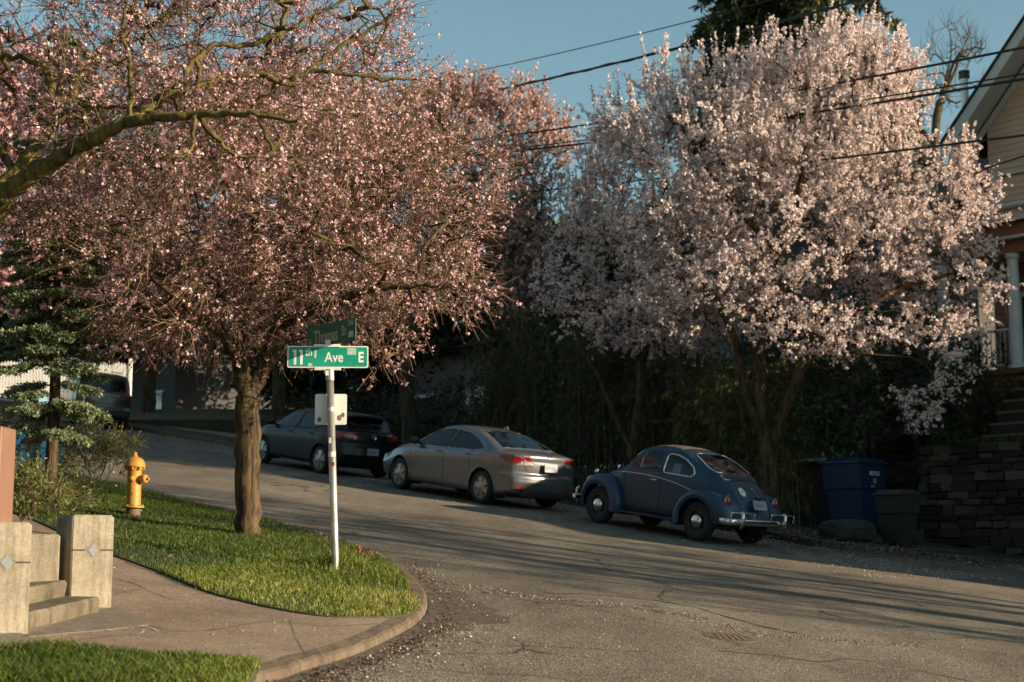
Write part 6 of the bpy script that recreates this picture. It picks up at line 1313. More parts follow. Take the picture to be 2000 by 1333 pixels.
# ================================================================== BUSHES
def bush(name, label, cat, base, ells, n_stem, nleaf, leaf, mat, seed, L=(.1, .03), droop=.0, group=None, stem='twig_dark', jit=.9, ntw=500, twL=.25, rs=.012):
    t = thing(name, label, cat, base, group=group); base = np.array(base); r = np.random.default_rng(seed)
    limbs = [[base - (0, 0, .08), (base * .5 + np.array(ells[0][0]) * .5), ells[0][0]]] + [[base + (r.normal(0, .04), r.normal(0, .04), .0), (base * .55 + np.array(e[0]) * .45) + r.normal(0, .05, 3), e[0]] for e in ells[1:]]
    P, par, tips, nl = grow(limbs, ells, n_stem, seed, shell=.8); rad = radii(P, par, .003 if rs < .03 else .005, rs * 2)
    b = MB(); wood(b, P, par, rad, big=6, mid=5); b.build('stems', MT[stem], t, org=base)
    Q = make_twigs(P, par, np.arange(min(nl, len(P) - 1), len(P)), ntw, twL, .1, centre=base); b = MB(); strands(b, Q, .003, .0015); b.build('twigs', MT[stem], t, org=base)
    b = MB(); C, D = along(Q, nleaf, .0); C = C + rng.normal(0, L[0] * .2, C.shape); leaves(b, C, D, L[0], L[1], droop=droop, jit=jit); b.build('foliage', MT[mat], t, org=base, attr=True); return t
g = gp(188, 962, KH)
bush('flowering_shrub', 'small twiggy green shrub with tiny pale flowers beside the fire hydrant', 'shrub', g, [(at(x, y, g[1]), (.28, .3, .2)) for x, y in [(180, 890), (150, 870), (215, 880), (225, 900), (160, 915), (190, 850), (235, 870)]], 260, 5200, None, 'shrub_leaf', 51, (.035, .015), stem='twig', ntw=900, twL=.16, rs=.010)
b = MB(); C = np.array([at(x, y, g[1]) for x, y in zip(rng.normal(185, 30, 160), rng.normal(885, 25, 160))]) + rng.normal(0, .12, (160, 3)) * (0, 1, 0); flowers(b, C, .014); o = b.build('flowers', MT['petal_pale'], bpy.data.objects['flowering_shrub'], org=g, attr=True); tag(o, kind='stuff')
g = at(44, 1015, 14.3)
bush('drooping_shrub', 'sparse shrub with drooping narrow leaves in the yard above the steps', 'shrub', g, [(at(x, y, g[1]), (.16, .2, .09)) for x, y in [(50, 960), (30, 940), (80, 955), (95, 970), (60, 930), (20, 965)]], 130, 1300, None, 'shrub_leaf', 52, (.065, .016), .8, stem='twig', ntw=320, twL=.12, rs=.008)
for k, (px, py, Y_, lab, rx, rz, nl_) in enumerate([(60, 1000, 15.6, 'low green ground shrub against the conifer trunk', .5, .16, 1500), (10, 930, 18.5, 'bushy green shrub under the conifer at the left edge', .7, .5, 3200)]):
    g = at(px, py, Y_); g[2] = gz(*g[:2]) + .36
    bush('garden_shrub', lab, 'shrub', g, [(g + (0, 0, rz * .9), (rx, rx, rz)), (g + (rx * .5, .1, rz * .7), (rx * .6, rx * .6, rz * .7))], 120, nl_, None, 'shrub_leaf', 60 + k, (.05, .02), ntw=420, twL=.15)
# bamboo thicket behind the cars
MT['bamboo_leaf_suntint'] = rndcol('sun_tinted_bamboo_leaf', [(0., (.05, .07, .02)), (.5, (.15, .18, .05)), (1., (.32, .33, .12))], .45, .4, .5)  # lighter copy of the bamboo leaf, sunlight painted into its colour
def bamboo(label, cx, ct, hw, H_, seed, nc=70, nl_=9000):
    r = np.random.default_rng(seed); base = ST(cx, ct, .1); t = thing('bamboo_clump', label, 'bamboo', base, group='bamboo behind the parked cars')
    s_ = cx + r.uniform(-hw, hw, nc); tt_ = ct + r.uniform(-.7, .7, nc); k = 7; h = H_ * (.65 + .4 * r.random(nc)); f = np.linspace(0, 1, k); az = r.random(nc) * 6.28; ln = .5 * r.random(nc) + .15
    B_ = np.array([ST(a, c, .0) for a, c in zip(s_, tt_)]); Q = B_[:, None] + np.stack([np.cos(az)[:, None] * ln[:, None] * f ** 2.2, np.sin(az)[:, None] * ln[:, None] * f ** 2.2 - .25 * f ** 3, h[:, None] * f], -1)
    b = MB(); strands(b, Q, .016, .006, sides=5); b.build('culms', MT['culm'], t, org=base)
    C, D = along(Q, 2600, .22); tw = unit(r.normal(size=(2600, 3)) + (0, 0, .2)); L_ = .25 + .35 * r.random(2600); Q2 = np.stack([C, C + tw * L_[:, None] * .5 + (0, 0, .03), C + tw * L_[:, None] + (0, 0, -.06)], 1); b = MB(); strands(b, Q2, .003, .0015); b.build('twigs', MT['culm'], t, org=base)
    b = MB(); C, D = along(Q2, nl_, .3); leaves(b, C, D, .15, .020, droop=.9, jit=.55); b.build('foliage', MT['bamboo_leaf_suntint' if seed == 1 else 'bamboo_leaf'], t, org=base, attr=True); return t
bamboo('bamboo clump beside the old blue car with drooping leaves tinted as sunlit', 22.3, 24.3, 1.5, 3.6, 1, 70, 22000)
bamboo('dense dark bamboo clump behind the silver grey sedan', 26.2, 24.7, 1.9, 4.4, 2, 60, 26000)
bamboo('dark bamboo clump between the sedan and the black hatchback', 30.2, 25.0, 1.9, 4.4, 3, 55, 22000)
# evergreen shrubs filling the gardens behind
def laurel(label, s_, t_, rx, rz, seed, mat='dark_leaf', nl_=7000, L=(.13, .05), up=1.9, name='laurel_shrub', n=300):
    g = ST(s_, t_, 0.); g[2] = min(max(g[2], up), 4.2) - .1; c = g + np.array([0, 0, rz])
    e = [(c, (rx, rx * .8, rz)), (c + (rx * .6, 0, -rz * .2), (rx * .7, rx * .6, rz * .7)), (c + (-rx * .6, 0, -rz * .1), (rx * .7, rx * .6, rz * .75)), (c + (0, -rx * .3, -rz * .35), (rx * .9, rx * .7, rz * .6))]
    return bush(name, label, 'shrub', g, e, n, nl_, None, mat, seed, L, .15, None, ntw=900, twL=.45, rs=.03)
laurel('tall dark evergreen shrub between the bamboo and the pale tree trunk', 21.2, 27.2, 1.9, 2.0, 71)
laurel('dark evergreen shrub behind the recycling bin', 19.6, 28.2, 1.5, 1.4, 72)
laurel('dark evergreen shrub behind the middle of the bamboo', 26.0, 28.0, 2.2, 2.4, 73)
laurel('dark evergreen shrub behind the black hatchback', 31.5, 28.2, 2.4, 2.4, 74)
laurel('dark evergreen shrub in the garden above the black hatchback', 37.5, 28.6, 2.2, 1.5, 75)
laurel('dark evergreen shrub in front of the shaded grey house', 34.6, 26.6, 1.8, 1.3, 77)
laurel('dark evergreen shrub left of the shaded grey house wall', 41.5, 27.2, 2.4, 1.1, 78)
laurel('dark hedge shrub at the left end of the far gardens', 46.0, 29.6, 2.2, .9, 76)
# rhododendron: whorls of long glossy leaves
def rhodo(base, heads, label, seed):
    r = np.random.default_rng(seed); t = thing('rhododendron', label, 'shrub', base); base = np.array(base); Cs = []
    limbs = [[base - (0, 0, .1), base + (0, 0, .4), heads[0]]]; ells = [(h, (.42, .4, .32)) for h in heads]; P, par, tips, nl = grow(limbs, ells, 300, seed, shell=.6); rad = radii(P, par, .005, .05)
    b = MB(); wood(b, P, par, rad, big=6, mid=5); b.build('stems', MT['bark_dark'], t, org=base)
    b = MB(); tp_ = P[tips]; d0 = unit(tp_ - P[par[tips]])
    for k in range(8):
        a = unit(np.cross(d0, unit(r.normal(size=d0.shape)))); leaves(b, tp_, a * 1.0 + d0 * .35, .15, .045, fold=.1, droop=.1, jit=.15)
    b.build('foliage', MT['gloss_leaf'], t, org=base, attr=True)
g = at(1630, 960, 31.3); g[2] = gz(*g[:2]) + .3
rhodo(g, A3([(1600, 720, 31.2), (1650, 730, 31.0), (1690, 700, 31.4), (1570, 790, 31.2), (1620, 800, 30.9), (1680, 820, 31.), (1590, 860, 31.2), (1650, 870, 31.), (1560, 700, 31.6), (1700, 760, 31.5), (1625, 660, 31.5)]), 'glossy rhododendron with whorled leaves above the recycling bin', 81)
# fern and small plants at the top of the stone wall
def fern(g, label, n, L, seed):
    t = thing('fern', label, 'fern', g, group='ferns above the stone wall'); r = np.random.default_rng(seed); az = r.random(n) * 6.28; k = 8; f = np.linspace(0, 1, k); l = L * (.6 + .5 * r.random(n)); Q = np.stack([np.cos(az)[:, None] * l[:, None] * f * .85, np.sin(az)[:, None] * l[:, None] * f * .85, l[:, None] * (f * .95 - .85 * f ** 2)], -1)
    b = MB(); strands(b, Q, .005, .002); b.build('stalks', MT['twig_dark'], t)
    b = MB()
    for sd_ in (1, -1):
        fr_ = np.linspace(.12, .98, 22); i = np.repeat(np.arange(n), 22); p = np.tile(fr_, n) * (k - 1); a = np.minimum(p.astype(int), k - 2); w_ = (p - a)[:, None]; C = Q[i, a] * (1 - w_) + Q[i, a + 1] * w_; D = unit(Q[i, a + 1] - Q[i, a]); S3 = unit(np.cross(D, (0, 0, 1.))) * sd_
        leaves(b, C, S3 + D * .4, .11, .022, fold=0, jit=.12, droop=.15)
    b.build('fronds', MT['fern'], t, attr=True)
fern(at(1790, 868, 31.6), 'large arching dark fern above the left end of the stone wall', 34, 1.0, 91)
fern(at(1850, 862, 31.4), 'smaller dark fern beside the timber steps', 24, .75, 92)

# ================================================================== TERRACE, STONE WALL, HOUSES
TZ = 1.95
tp_ = np.array([U * a + V * c for a, c in [(-12, 25.75), (18.6, 25.75), (18.9, 27.6), (24, 28.2), (36, 28.2), (36, 60), (-12, 60)]])
b = MB(); b.prism(tp_, zoff(tp_, -.3) * 0 - 3., np.full(len(tp_), TZ)); tag(b.build('terrace', MT['soil']), kind='structure')
bk = [U * a + V * c for a, c in [(18.6, 25.75), (36, 25.6), (36, 28.25), (18.6, 28.25)]]; bk = np.array(bk)
b = MB(); b.add(np.column_stack([bk, [gz(*bk[0]) + .1, gz(*bk[1]) + .1, TZ + .02, TZ + .02]]), [[0, 1, 2, 3]]); b.add(np.array([[*bk[0], -1], [*bk[0], gz(*bk[0]) + .1], [*bk[3], TZ + .02], [*bk[3], -1]]), [[0, 1, 2, 3]]); tag(b.build('garden_bank', MT['soil']), kind='structure')
def stone_wall(name, s0, s1, t_, z1, label, dep=.35, sag=0.):
    o0 = ST(s1, t_, .06); t = None; b = MB(); z = gz(*(U * s1 + V * t_)) - .1; zlow = gz(*(U * s0 + V * t_)) - .1; z = min(z, zlow)
    while z < z1:
        hh = .09 + .11 * rng.random(); a = s0
        while a < s1:
            l = .18 + .38 * rng.random(); l = min(l, s1 - a + .05); c = U * (a + l / 2) + V * (t_ - .04 + .05 * rng.random()); o = b.n; sub = MB()
            bevel_box(sub, (0, 0, 0), (l - .018, dep, hh - .014), .018, rz=0.); v = np.vstack(sub.v) * np.array([1, 1, .82 + .3 * rng.random()]) + rng.normal(0, .012, (32, 3)) + np.array([0, rng.normal(0, .03), 0]); a_ = ZS + rng.normal(0, .03); v[:, :2] = v[:, :2] @ np.array([[math.cos(a_), math.sin(a_)], [-math.sin(a_), math.cos(a_)]])
            rr = rng.random(); b.add(v + np.array([c[0], c[1], z + hh / 2]), np.vstack(sub.f4), r=rr); b.add(v[24:] + np.array([c[0], c[1], z + hh / 2]), [[0, 1, 2, 3], [4, 5, 6, 7], [0, 3, 4, 7]], r=rr); a += l
        z += hh
    return tag(b.build(name, MT['flagstone'], org=o0, attr=True), label, 'wall')
stone_wall('stone_wall', 12.5, 18.55, 25.6, TZ - .02, 'dark dry stone retaining wall below the house at the right edge')
stone_wall('stone_wall', 19.7, 20.7, 27.0, 2.2, 'short pale stone wall stub between the rhododendron and the fern')
# plants on the wall top
b = MB()
Pw = np.array([U * a + V * c for a, c in zip(rng.uniform(13, 18.6, 2600), rng.uniform(25.6, 26.6, 2600))]); blades(b, Pw, np.full(len(Pw), TZ), np.full(len(Pw), .16), .016, 1.0, 0, rng.random(len(Pw)) * .8)
C = np.column_stack([Pw[:1500], TZ + .05 + .15 * rng.random(1500)]); leaves(b, C, np.tile((0, 0, 1.), (1500, 1)), .06, .035, jit=1.2)
tag(b.build('wall_top_plants', MT['fern'], attr=True), 'small leafy plants spilling over the top of the stone wall', 'plants', kind='stuff')

def local_house(s_, t_, z, name, label):
    P = U * s_ + V * t_; t = thing(name, label, 'house', (P[0], P[1], z), ZS + R(180)); t.scale = (1, -1, 1); return t      # local x = -U (downhill, right), local y = -V?  (see below)
# local frame: x -> -U ; rotate by ZS+180: x axis = -U, y axis = -V... use negative y for "away"
H1 = local_house(20.5, 31., TZ, 'wooden_house', 'tan shingled house with a gable, porch and timber steps at the right edge')
def hb(name, c, d, mat, par=H1, **k):
    """box given by centre and size in local house axes (x downhill, y toward street, z up)"""
    b = MB(); b.box(c, d, **k); return b.build(name, MT[mat], par)
def clap(name, x0, x1, z0, z1, y, mat, par=H1, hgt=.14, poly=None, th=.02):
    """horizontal boards, each tilted a little; optional roofline clip function x-range(z)"""
    b = MB(); z = z0
    while z < z1 - .001:
        zt_ = min(z + hgt, z1); xa, xb = (x0, x1) if poly is None else poly(z + hgt / 2)
        if xb - xa > .05:
            xs_ = [xa]; 
            while xs_[-1] < xb - .5: xs_.append(xs_[-1] + .18 + .9 * rng.random())
            xs_.append(xb)
            v = [[xa, y + th, z], [xb, y + th, z], [xb, y + .004, zt_], [xa, y + .004, zt_], [xa, y - .02, z], [xb, y - .02, z]]
            b.add(v, [[0, 1, 2, 3], [4, 5, 1, 0]])
        z += hgt
    return b.build(name, MT[mat], par)
zg = at(1848, 270, 36.5)[2] - TZ          # eave height above terrace
Wh = 8.2; apex = zg + Wh / 2 * 1.04
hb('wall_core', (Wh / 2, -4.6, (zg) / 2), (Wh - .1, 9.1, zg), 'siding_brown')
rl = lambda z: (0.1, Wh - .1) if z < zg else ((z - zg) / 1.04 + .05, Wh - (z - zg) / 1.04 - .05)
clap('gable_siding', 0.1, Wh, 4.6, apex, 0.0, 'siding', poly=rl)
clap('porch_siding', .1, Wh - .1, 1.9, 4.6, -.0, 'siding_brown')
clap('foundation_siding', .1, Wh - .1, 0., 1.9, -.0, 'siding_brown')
b = MB(); b.add([[.05, -.02, zg - .1], [Wh - .05, -.02, zg - .1], [Wh / 2, -.02, apex - .05], [.05, -9, zg - .1], [Wh - .05, -9, zg - .1], [Wh / 2, -9, apex - .05]], None, [[0, 1, 2], [5, 4, 3]]); b.build('gable_backing', MT['siding'], H1)
# roof slopes with thickness and the broad rake boards
for sx in (0, 1):
    X = (lambda x: x) if sx == 0 else (lambda x: Wh - x)
    ov = .62; z_e = zg - ov * 1.04
    def quad(x0, z0, x1, z1, y0, y1, th, nm, mt):
        b = MB(); v = [[X(x0), y0, z0], [X(x1), y0, z1], [X(x1), y1, z1], [X(x0), y1, z0]]; v += [[p[0], p[1], p[2] - th] for p in v]
        b.add(v, [[0, 1, 2, 3], [7, 6, 5, 4], [0, 4, 5, 1], [1, 5, 6, 2], [2, 6, 7, 3], [3, 7, 4, 0]]); return b.build(nm, MT[mt], H1)
    quad(-ov, z_e + .18, Wh / 2, apex + .18, .95, -9.4, .06, 'roof', 'roof')
    quad(-ov + .02, z_e + .118, Wh / 2, apex + .118, .90, .84, .34, 'rake_board', 'trim')
    quad(-ov + .06, z_e + .11, Wh / 2, apex + .11, .83, .03, .03, 'soffit', 'trim')
    quad(-ov + .34, z_e + .02 + .28 , Wh / 2, apex - .04, .06, .03, .22, 'frieze_board', 'trim')
# attic window
wy = .03; xw0 = 1.75
zw0 = at(1990, 392, 35.)[2] - TZ; zw1 = at(1990, 212, 35.)[2] - TZ
for x0 in (xw0,):
    f = hb('window', (x0 + .55, wy, (zw0 + zw1) / 2), (1.1, .03, zw1 - zw0), 'curtain')
    for c_, d_ in (((x0 - .02, wy + .03, (zw0 + zw1) / 2), (.14, .05, zw1 - zw0 + .1)), ((x0 + 1.12, wy + .03, (zw0 + zw1) / 2), (.14, .05, zw1 - zw0 + .1)), ((x0 + .55, wy + .035, zw1 + .08), (1.5, .07, .12)), ((x0 + .55, wy + .035, zw0 - .05), (1.35, .08, .07)), ((x0 + .55, wy + .02, (zw0 + zw1) / 2), (1.0, .03, .05))):
        hb('window_frame', c_, d_, 'trim_white', par=H1)
# porch
zf = at(1966, 722, 32.8)[2] - TZ; zbm = at(1966, 500, 32.8)[2] - TZ; zgut = at(1970, 408, 32.4)[2] - TZ; py = 2.2
hb('porch_floor', (Wh / 2, py / 2, zf - .06), (Wh, py + .1, .12), 'wood_step'); hb('porch_skirt', (Wh / 2 , py - .1, (zf - .12) / 2), (Wh, .05, zf - .12), 'siding_brown')
hb('porch_beam', (Wh / 2 + .1, py - .1, zbm + .13), (Wh + .2, .18, .26), 'siding_brown'); hb('porch_ceiling', (Wh / 2 + .05, py / 2 + .1, zbm + .30), (Wh + .3, py + .3, .06), 'trim')
b = MB(); b.add([[-.2, py + .35, zgut], [Wh + .2, py + .35, zgut], [Wh + .2, 0.03, zgut + .55], [-.2, .03, zgut + .55], [-.2, py + .35, zgut - .08], [Wh + .2, py + .35, zgut - .08], [-.2, .03, zgut - .08], [Wh + .2, .03, zgut - .08]], [[0, 1, 2, 3], [4, 5, 1, 0], [6, 7, 5, 4], [3, 6, 4, 0], [1, 5, 7, 2]]); b.build('porch_roof', MT['roof'], H1)
b = MB(); b.tube([(-.25, py + .42, zgut - .02), (Wh + .25, py + .42, zgut - .02)], .07, 10); b.build('gutter', MT['trim'], H1)
hb('fascia', (Wh / 2, py + .33, zgut - .2), (Wh + .4, .04, .26), 'trim'); hb('frieze', (Wh / 2, py - .0, (zbm + .26 + zgut - .3) / 2), (Wh + .25, .1, max(.05, zgut - .3 - zbm - .26)), 'siding_brown')
zk1 = at(1900, 352, 34.2)[2] - TZ
clap('balcony_wall', 1.15, Wh - .4, zgut + .15, zk1 - .05, 1.2, 'siding', hgt=.14); hb('balcony_core', ((1.15 + Wh - .4) / 2, 1.05, (zgut + zk1) / 2), (Wh - 1.56, .24, zk1 - zgut - .1), 'siding'); hb('balcony_cap', ((1.1 + Wh - .4) / 2, 1.12, zk1 - .02), (Wh - 1.4, .34, .05), 'trim'); hb('balcony_post', (1.12, 1.12, (zgut + zk1) / 2 + .02), (.22, .30, zk1 - zgut - .06), 'trim')
cx0 = 1.95
for x in (.15, cx0, 5.3, 8.0):
    b = MB(); b.lathe([(.0, zf), (.19, zf), (.19, zf + .07), (.145, zf + .10), (.14, zf + .5), (.115, zbm - .12), (.15, zbm - .08), (.16, zbm), (0, zbm)], c=(x, py - .12, 0), n=20); b.build('column', MT['trim_white'], H1, smooth=False)
b = MB(); b.tube([(.2, py - .12, zf + .86), (cx0 - .1, py - .12, zf + .86)], .032, 6); b.tube([(.2, py - .12, zf + .1), (cx0 - .1, py - .12, zf + .1)], .025, 6)
for x in np.arange(.3, cx0 - .1, .115): b.tube([(x, py - .12, zf + .1), (x, py - .12, zf + .86)], .014, 5)
b.build('railing', MT['trim_white'], H1)
hb('front_door', (3.6, .03, zf + 1.05), (.95, .05, 2.1), 'dark'); f = hb('window', (1.4, .03, zf + 1.25), (1.1, .05, 1.3), 'window_glass'); hb('window_frame', (1.4, .05, zf + 1.95), (1.3, .07, .1), 'trim_white'); hb('window_frame', (.8, .05, zf + 1.25), (.1, .07, 1.5), 'trim_white'); hb('window_frame', (2.0, .05, zf + 1.25), (.1, .07, 1.5), 'trim_white')
ns = 7
for k in range(ns):
    z_ = zf - .02 - (k + 1) * (zf / (ns + .3)); y_ = py + .05 + .27 * k
    hb('step', (3.7, y_ + .15, z_), (2.9, .31, .05), 'wood_step'); hb('riser', (3.7, y_ + .012, z_ + zf / (ns + .3) / 2 - .0), (2.88, .02, zf / (ns + .3) - .052), 'dark')
# flue pipe
fz = at(1883, 146, 37.)[2]; fp_ = at(1883, 146, 37.)
rx_ = None
t = thing('flue_pipe', 'shiny metal flue pipe with a cap rising beside the house gable', 'flue', (fp_[0], fp_[1], 9.3))
b = MB(); b.lathe([(.10, 0), (.10, fz - 9.3 - .12)], n=18); b.build('pipe', MT['galv_pipe'], t, smooth=True)
b = MB(); b.lathe([(.10, fz - 9.42), (.135, fz - 9.40), (.135, fz - 9.30), (.12, fz - 9.28), (.14, fz - 9.26), (.14, fz - 9.22), (0, fz - 9.20)], n=18); b.build('cap', MT['iron'], t)

def plain_house(name, s0, s1, t0, t1, z0, h, wallm, label, roofh=2.6, axis='u', wins=True, cat='house'):
    """house block with gable roof, windows on the street side; local x from s1 downhill to s0"""
    L_ = s1 - s0; D_ = t1 - t0; T = thing(name, label, cat, (*(U * s1 + V * t0), z0), ZS + R(180)); T.scale = (1, -1, 1)
    b = MB(); b.box((L_ / 2, -D_ / 2, h / 2), (L_, D_, h)); b.build('walls', MT[wallm], T)
    b = MB()
    if axis == 'u':      # ridge along the street
        v = [[-.4, .5, h - .15], [L_ + .4, .5, h - .15], [L_ + .4, -D_ / 2, h + roofh], [-.4, -D_ / 2, h + roofh], [-.4, -D_ - .5, h - .15], [L_ + .4, -D_ - .5, h - .15]]
        b.add(v, [[0, 1, 2, 3], [3, 2, 5, 4]]); b.add([[p[0], p[1], p[2] - .12] for p in v], [[3, 2, 1, 0], [4, 5, 2, 3]]); g = [[[0, 0, h - .1], [0, -D_, h - .1], [0, -D_ / 2, h + roofh - .15]], [[L_, 0, h - .1], [L_, -D_, h - .1], [L_, -D_ / 2, h + roofh - .15]]]
    else:
        v = [[-.5, .4, h - .15], [-.5, -D_ - .4, h - .15], [L_ / 2, -D_ - .4, h + roofh], [L_ / 2, .4, h + roofh], [L_ + .5, -D_ - .4, h - .15], [L_ + .5, .4, h - .15]]
        b.add(v, [[0, 1, 2, 3], [3, 2, 4, 5]]); b.add([[p[0], p[1], p[2] - .12] for p in v], [[3, 2, 1, 0], [5, 4, 2, 3]]); g = [[[0, .0, h - .1], [L_, .0, h - .1], [L_ / 2, .0, h + roofh - .15]], [[0, -D_, h - .1], [L_, -D_, h - .1], [L_ / 2, -D_, h + roofh - .15]]]
    b.build('roof', MT['roof'], T)
    for q in g: b = MB(); b.add(q, None, [[0, 1, 2]]); b.build('gable', MT[wallm], T)
    if wins:
        nx = max(2, int(L_ / 2.6))
        for zi in np.arange(1.5, h - .8, 2.7):
            for k in range(nx):
                x = L_ * (k + .5) / nx; f = hb('window', (x, .02, zi), (1.0, .05, 1.3), 'window_glass', T); hb('window_frame', (x, .035, zi + .7), (1.25, .09, .11), 'trim_white', T); hb('window_sill', (x, .045, zi - .7), (1.25, .12, .07), 'trim_white', T)
    return T
plain_house('house', 2.9, 12.0, 26.8, 35, TZ - 2.4, 5.3, 'wall_far', 'pale house beyond the right picture edge, casting its shadow on the parked cars', 1.7)
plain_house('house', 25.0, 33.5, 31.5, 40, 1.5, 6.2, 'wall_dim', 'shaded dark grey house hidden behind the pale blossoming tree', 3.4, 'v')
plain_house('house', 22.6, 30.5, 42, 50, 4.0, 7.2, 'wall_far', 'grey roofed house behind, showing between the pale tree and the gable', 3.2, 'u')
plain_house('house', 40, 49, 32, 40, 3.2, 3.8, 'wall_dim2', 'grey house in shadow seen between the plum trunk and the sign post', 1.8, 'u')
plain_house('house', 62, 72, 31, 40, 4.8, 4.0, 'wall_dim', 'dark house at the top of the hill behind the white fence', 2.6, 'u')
# unseen houses added left of frame and behind the camera to block sky light
MT['wall_mid'] = simple('weathered_house_wall', (.16, .15, .135), .85, 0, .15, 2)
for q_, (a0_, a1_, b0_, b1_, hh_, lab_) in enumerate([(13.5, 24, -12, -2.4, 8.0, 'unseen added grey house on the near side of the street, left of the picture'), (27, 38, -11, -1.2, 8.0, 'second unseen added grey house up the near side of the street, left of the picture'), (41, 54, -10, 1.5, 8.0, 'third unseen added grey house up the near side of the street, left of the picture'),
        (-30, -20, -22, -8, 8.5, 'unseen added house across the avenue behind the viewer, on the left'), (-30, -20, -4, 8, 8.5, 'unseen added house across the avenue directly behind the viewer')]):
    z_ = float(far_z(*(U * (a0_ + a1_) / 2 + V * (b0_ + b1_) / 2))); plain_house('house', a0_, a1_, b0_, b1_, z_ - .8, hh_, 'wall_mid', lab_, 2.8, 'u')
# evergreens closing the view behind the gardens
def big_tree(label, px, Y_, z0, ctr_y, rx, rz, seed, mat='dark_leaf', nl_=16000, L=(.34, .16)):
    g = at(px, 900, Y_); g[2] = z0; c = at(px, ctr_y, Y_)
    e = [(c, (rx, rx, rz)), (c + (rx * .6, -1, rz * .2), (rx * .7, rx * .7, rz * .7)), (c + (-rx * .6, -1, -rz * .1), (rx * .7, rx * .7, rz * .75)), (c + (0, -rx * .3, rz * .5), (rx * .6, rx * .6, rz * .6))]
    t = thing('evergreen_tree', label, 'tree', g, group='dark trees behind the gardens'); base = g
    limbs = [[base, (base + c) / 2, c]]; P, par, tips, nl = grow(limbs, e, 380, seed, shell=.8, step=.6); rad = radii(P, par, .012, .3); b = MB(); wood(b, P, par, rad, big=8, mid=5); b.build('trunk', MT['bark_dark'], t, org=base)
    Q = make_twigs(P, par, np.arange(nl, len(P)), 1500, .9, .1, centre=base); b = MB(); C, D = along(Q, nl_, 0.); C = C + rng.normal(0, .12, C.shape); leaves(b, C, D, L[0], L[1], jit=1.); b.build('crown', MT[mat], t, org=base, attr=True)
big_tree('dark tree behind the far plum trees, left', 250, 74, 6., 640, 4.2, 3.4, 101)
big_tree('dark tree behind the pale shaded house', 640, 66, 5., 600, 4.2, 3.6, 102)
big_tree('dark tree between the tall pink plum and the pale tree', 1010, 56, 4., 600, 3.4, 3.2, 103)
big_tree('low dark tree behind the shaded grey house', 700, 58, 4.5, 730, 2.8, 2.0, 106)
big_tree('dark tree at the far left edge of the hill', 20, 76, 6., 640, 3.6, 3.2, 104)
big_tree('dark tree behind the bamboo', 1180, 52, 4., 640, 3.0, 2.6, 105)

# white picket fence on the crest
FY = 53.5; zt_f = at(200, 706, FY)[2]; x0f, x1f = at(-40, 706, FY)[0], at(252, 706, FY)[0]
fz0 = zt_f - 1.25
fence = thing('picket_fence', 'bright white picket fence on the crest above the sport utility vehicle', 'fence', (x1f, FY, fz0))
b = MB(); n = int((x1f - x0f) / .105); r_ = [0]
for k in range(n):
    x = -k * .105; top = 1.18 + .10 * math.sin(k * .28) ** 2; w_ = .085 
    b.add([[x - w_, 0, 0], [x, 0, 0], [x, 0, top - .07], [x - w_ / 2, 0, top], [x - w_, 0, top - .07], [x - w_, .02, 0], [x, .02, 0], [x, .02, top - .07], [x - w_ / 2, .02, top], [x - w_, .02, top - .07]], [[0, 1, 2, 4], [6, 5, 9, 7], [1, 6, 7, 2], [5, 0, 4, 9]], [[4, 2, 3], [7, 9, 8]])
b.build('pickets', MT['white_fence'], fence)
for z_ in (.35, .95): b = MB(); b.box((-(x1f - x0f) / 2, .045, z_), (x1f - x0f, .04, .09)); b.build('rail', MT['white_fence'], fence)
for x in (0.05, -(x1f - x0f) * .5): b = MB(); bevel_box(b, (x, .03, .66), (.11, .11, 1.36), .02); b.build('fence_post', MT['white_fence'], fence)
b = MB(); bk_ = np.array([[x0f - 3, FY - 1.2], [x1f + 9, FY - 1.2], [x1f + 9, FY + 5], [x0f - 3, FY + 5]]); b.prism(bk_, np.full(4, 2.), np.array([fz0 - .9, fz0 - .9, fz0 + .02, fz0 + .02])); tag(b.build('grass_bank', MT['grassbase']), kind='structure')
# garden lamp post near the fence
lp = at(168, 740, 54.5); lt = at(168, 690, 54.5); t = thing('garden_lamp', 'small lamp post rising behind the white picket fence', 'lamp', lp - (0, 0, 1.)); b = MB(); b.tube([(0, 0, 0), (0, 0, lt[2] - lp[2] + .95)], .035, 8); b.build('post', MT['black'], t)
b = MB(); b.lathe([(0, lt[2] - lp[2] + .9), (.10, lt[2] - lp[2] + .93), (.14, lt[2] - lp[2] + 1.12), (.15, lt[2] - lp[2] + 1.14), (0, lt[2] - lp[2] + 1.22)], n=12); b.build('lantern', MT['trim_white'], t)

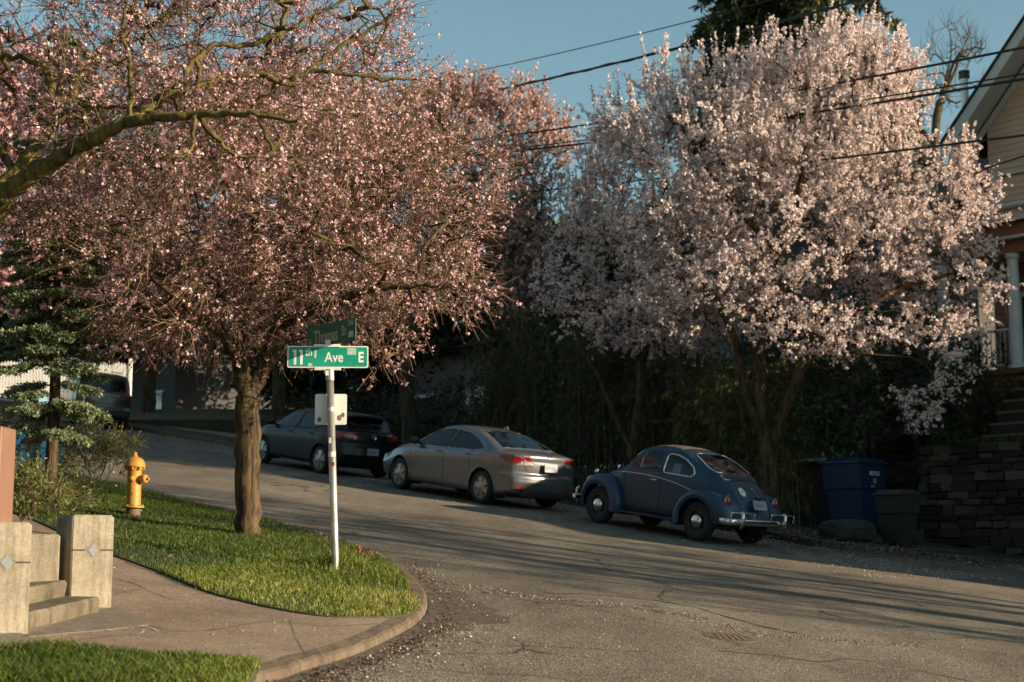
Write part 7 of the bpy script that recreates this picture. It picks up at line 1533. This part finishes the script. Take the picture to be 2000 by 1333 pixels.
# ================================================================== UTILITY POLE AND WIRES
PX, PY = 16.0, 14.6
t = thing('utility_pole', 'timber utility pole beyond the right picture edge carrying the wires', 'pole', (PX, PY, gz(PX, PY) - .3))
b = MB(); b.tube([(0, 0, 0), (0, 0, 12.5)], [.17, .11], 12); b.build('pole_shaft', MT['pole'], t, smooth=True)
b = MB(); b.box((0, 0, 11.6), (2.2, .12, .12), rz=ZS + R(90)); b.build('crossarm', MT['pole'], t)
FXp, FYp = -7., 50.
def wire(name, label, pix, rad, far=None, near=True, cat='cable', twist=False, mat='cable'):
    def xyf(px):
        # point of the plan line seen at image column px
        m = (px - 1000) / FPX; k = (m * FYp - FXp) / ((PX - FXp) - m * (PY - FYp)); return k, np.array([FXp + (PX - FXp) * k, FYp + (PY - FYp) * k])
    ks, zs = [], []
    for px, py in pix:
        k, xy = xyf(px); ks.append(k); zs.append(at(px, py, xy[1])[2])
    co = np.polyfit(ks, zs, 2 if len(pix) > 2 else 1); k0 = far if far is not None else 0.
    kk_ = np.linspace(k0, 1, 60); P = np.stack([FXp + (PX - FXp) * kk_, FYp + (PY - FYp) * kk_, np.polyval(co, kk_)], 1); b = MB(); b.tube(P, rad, 6)
    if twist:
        kk_ = np.linspace(k0, 1, 700); P = np.stack([FXp + (PX - FXp) * kk_, FYp + (PY - FYp) * kk_, np.polyval(co, kk_)], 1); P[:, 2] += rad * .9 * np.sin(kk_ * 160); P[:, 1] += rad * .9 * np.cos(kk_ * 160); b.tube(P, rad * .7, 5)
    return tag(b.build(name, MT[mat]), label, cat, 'overhead wires')
wire('overhead_cable', 'thick twisted cable crossing in front of the tall evergreen, lowest on the left', [(640, 235), (1290, 105), (1740, -8)], .028, twist=True)
wire('overhead_cable', 'thinnest topmost wire crossing the open sky between the blossoming trees', [(940, 137), (1150, 92), (1385, 36)], .012, far=.25)
wire('overhead_cable', 'single black cable crossing the pale tree and passing above the flue cap', [(970, 268), (1640, 166), (2000, 100)], .024)
wire('overhead_cable', 'upper of the close pair of cables crossing the flue pipe', [(1070, 283), (1660, 203), (2000, 150)], .016)
wire('overhead_cable', 'lower thicker one of the close pair of cables crossing the flue pipe', [(1040, 292), (1670, 211), (2000, 160)], .026)
wire('overhead_cable', 'low cable crossing the tan gable just under its rake', [(1000, 378), (1800, 292), (2000, 268)], .022)
P = smooth_poly([at(1905, 340, 30.), at(1940, 325, 29.), at(1975, 313, 28.), at(2010, 302, 27.), np.array([PX, PY, 7.3])], 8)
b = MB(); b.tube(P, .016, 6); tag(b.build('overhead_cable', MT['cable']), 'short service wire dipping to the house gable at the right edge', 'cable', 'overhead wires')
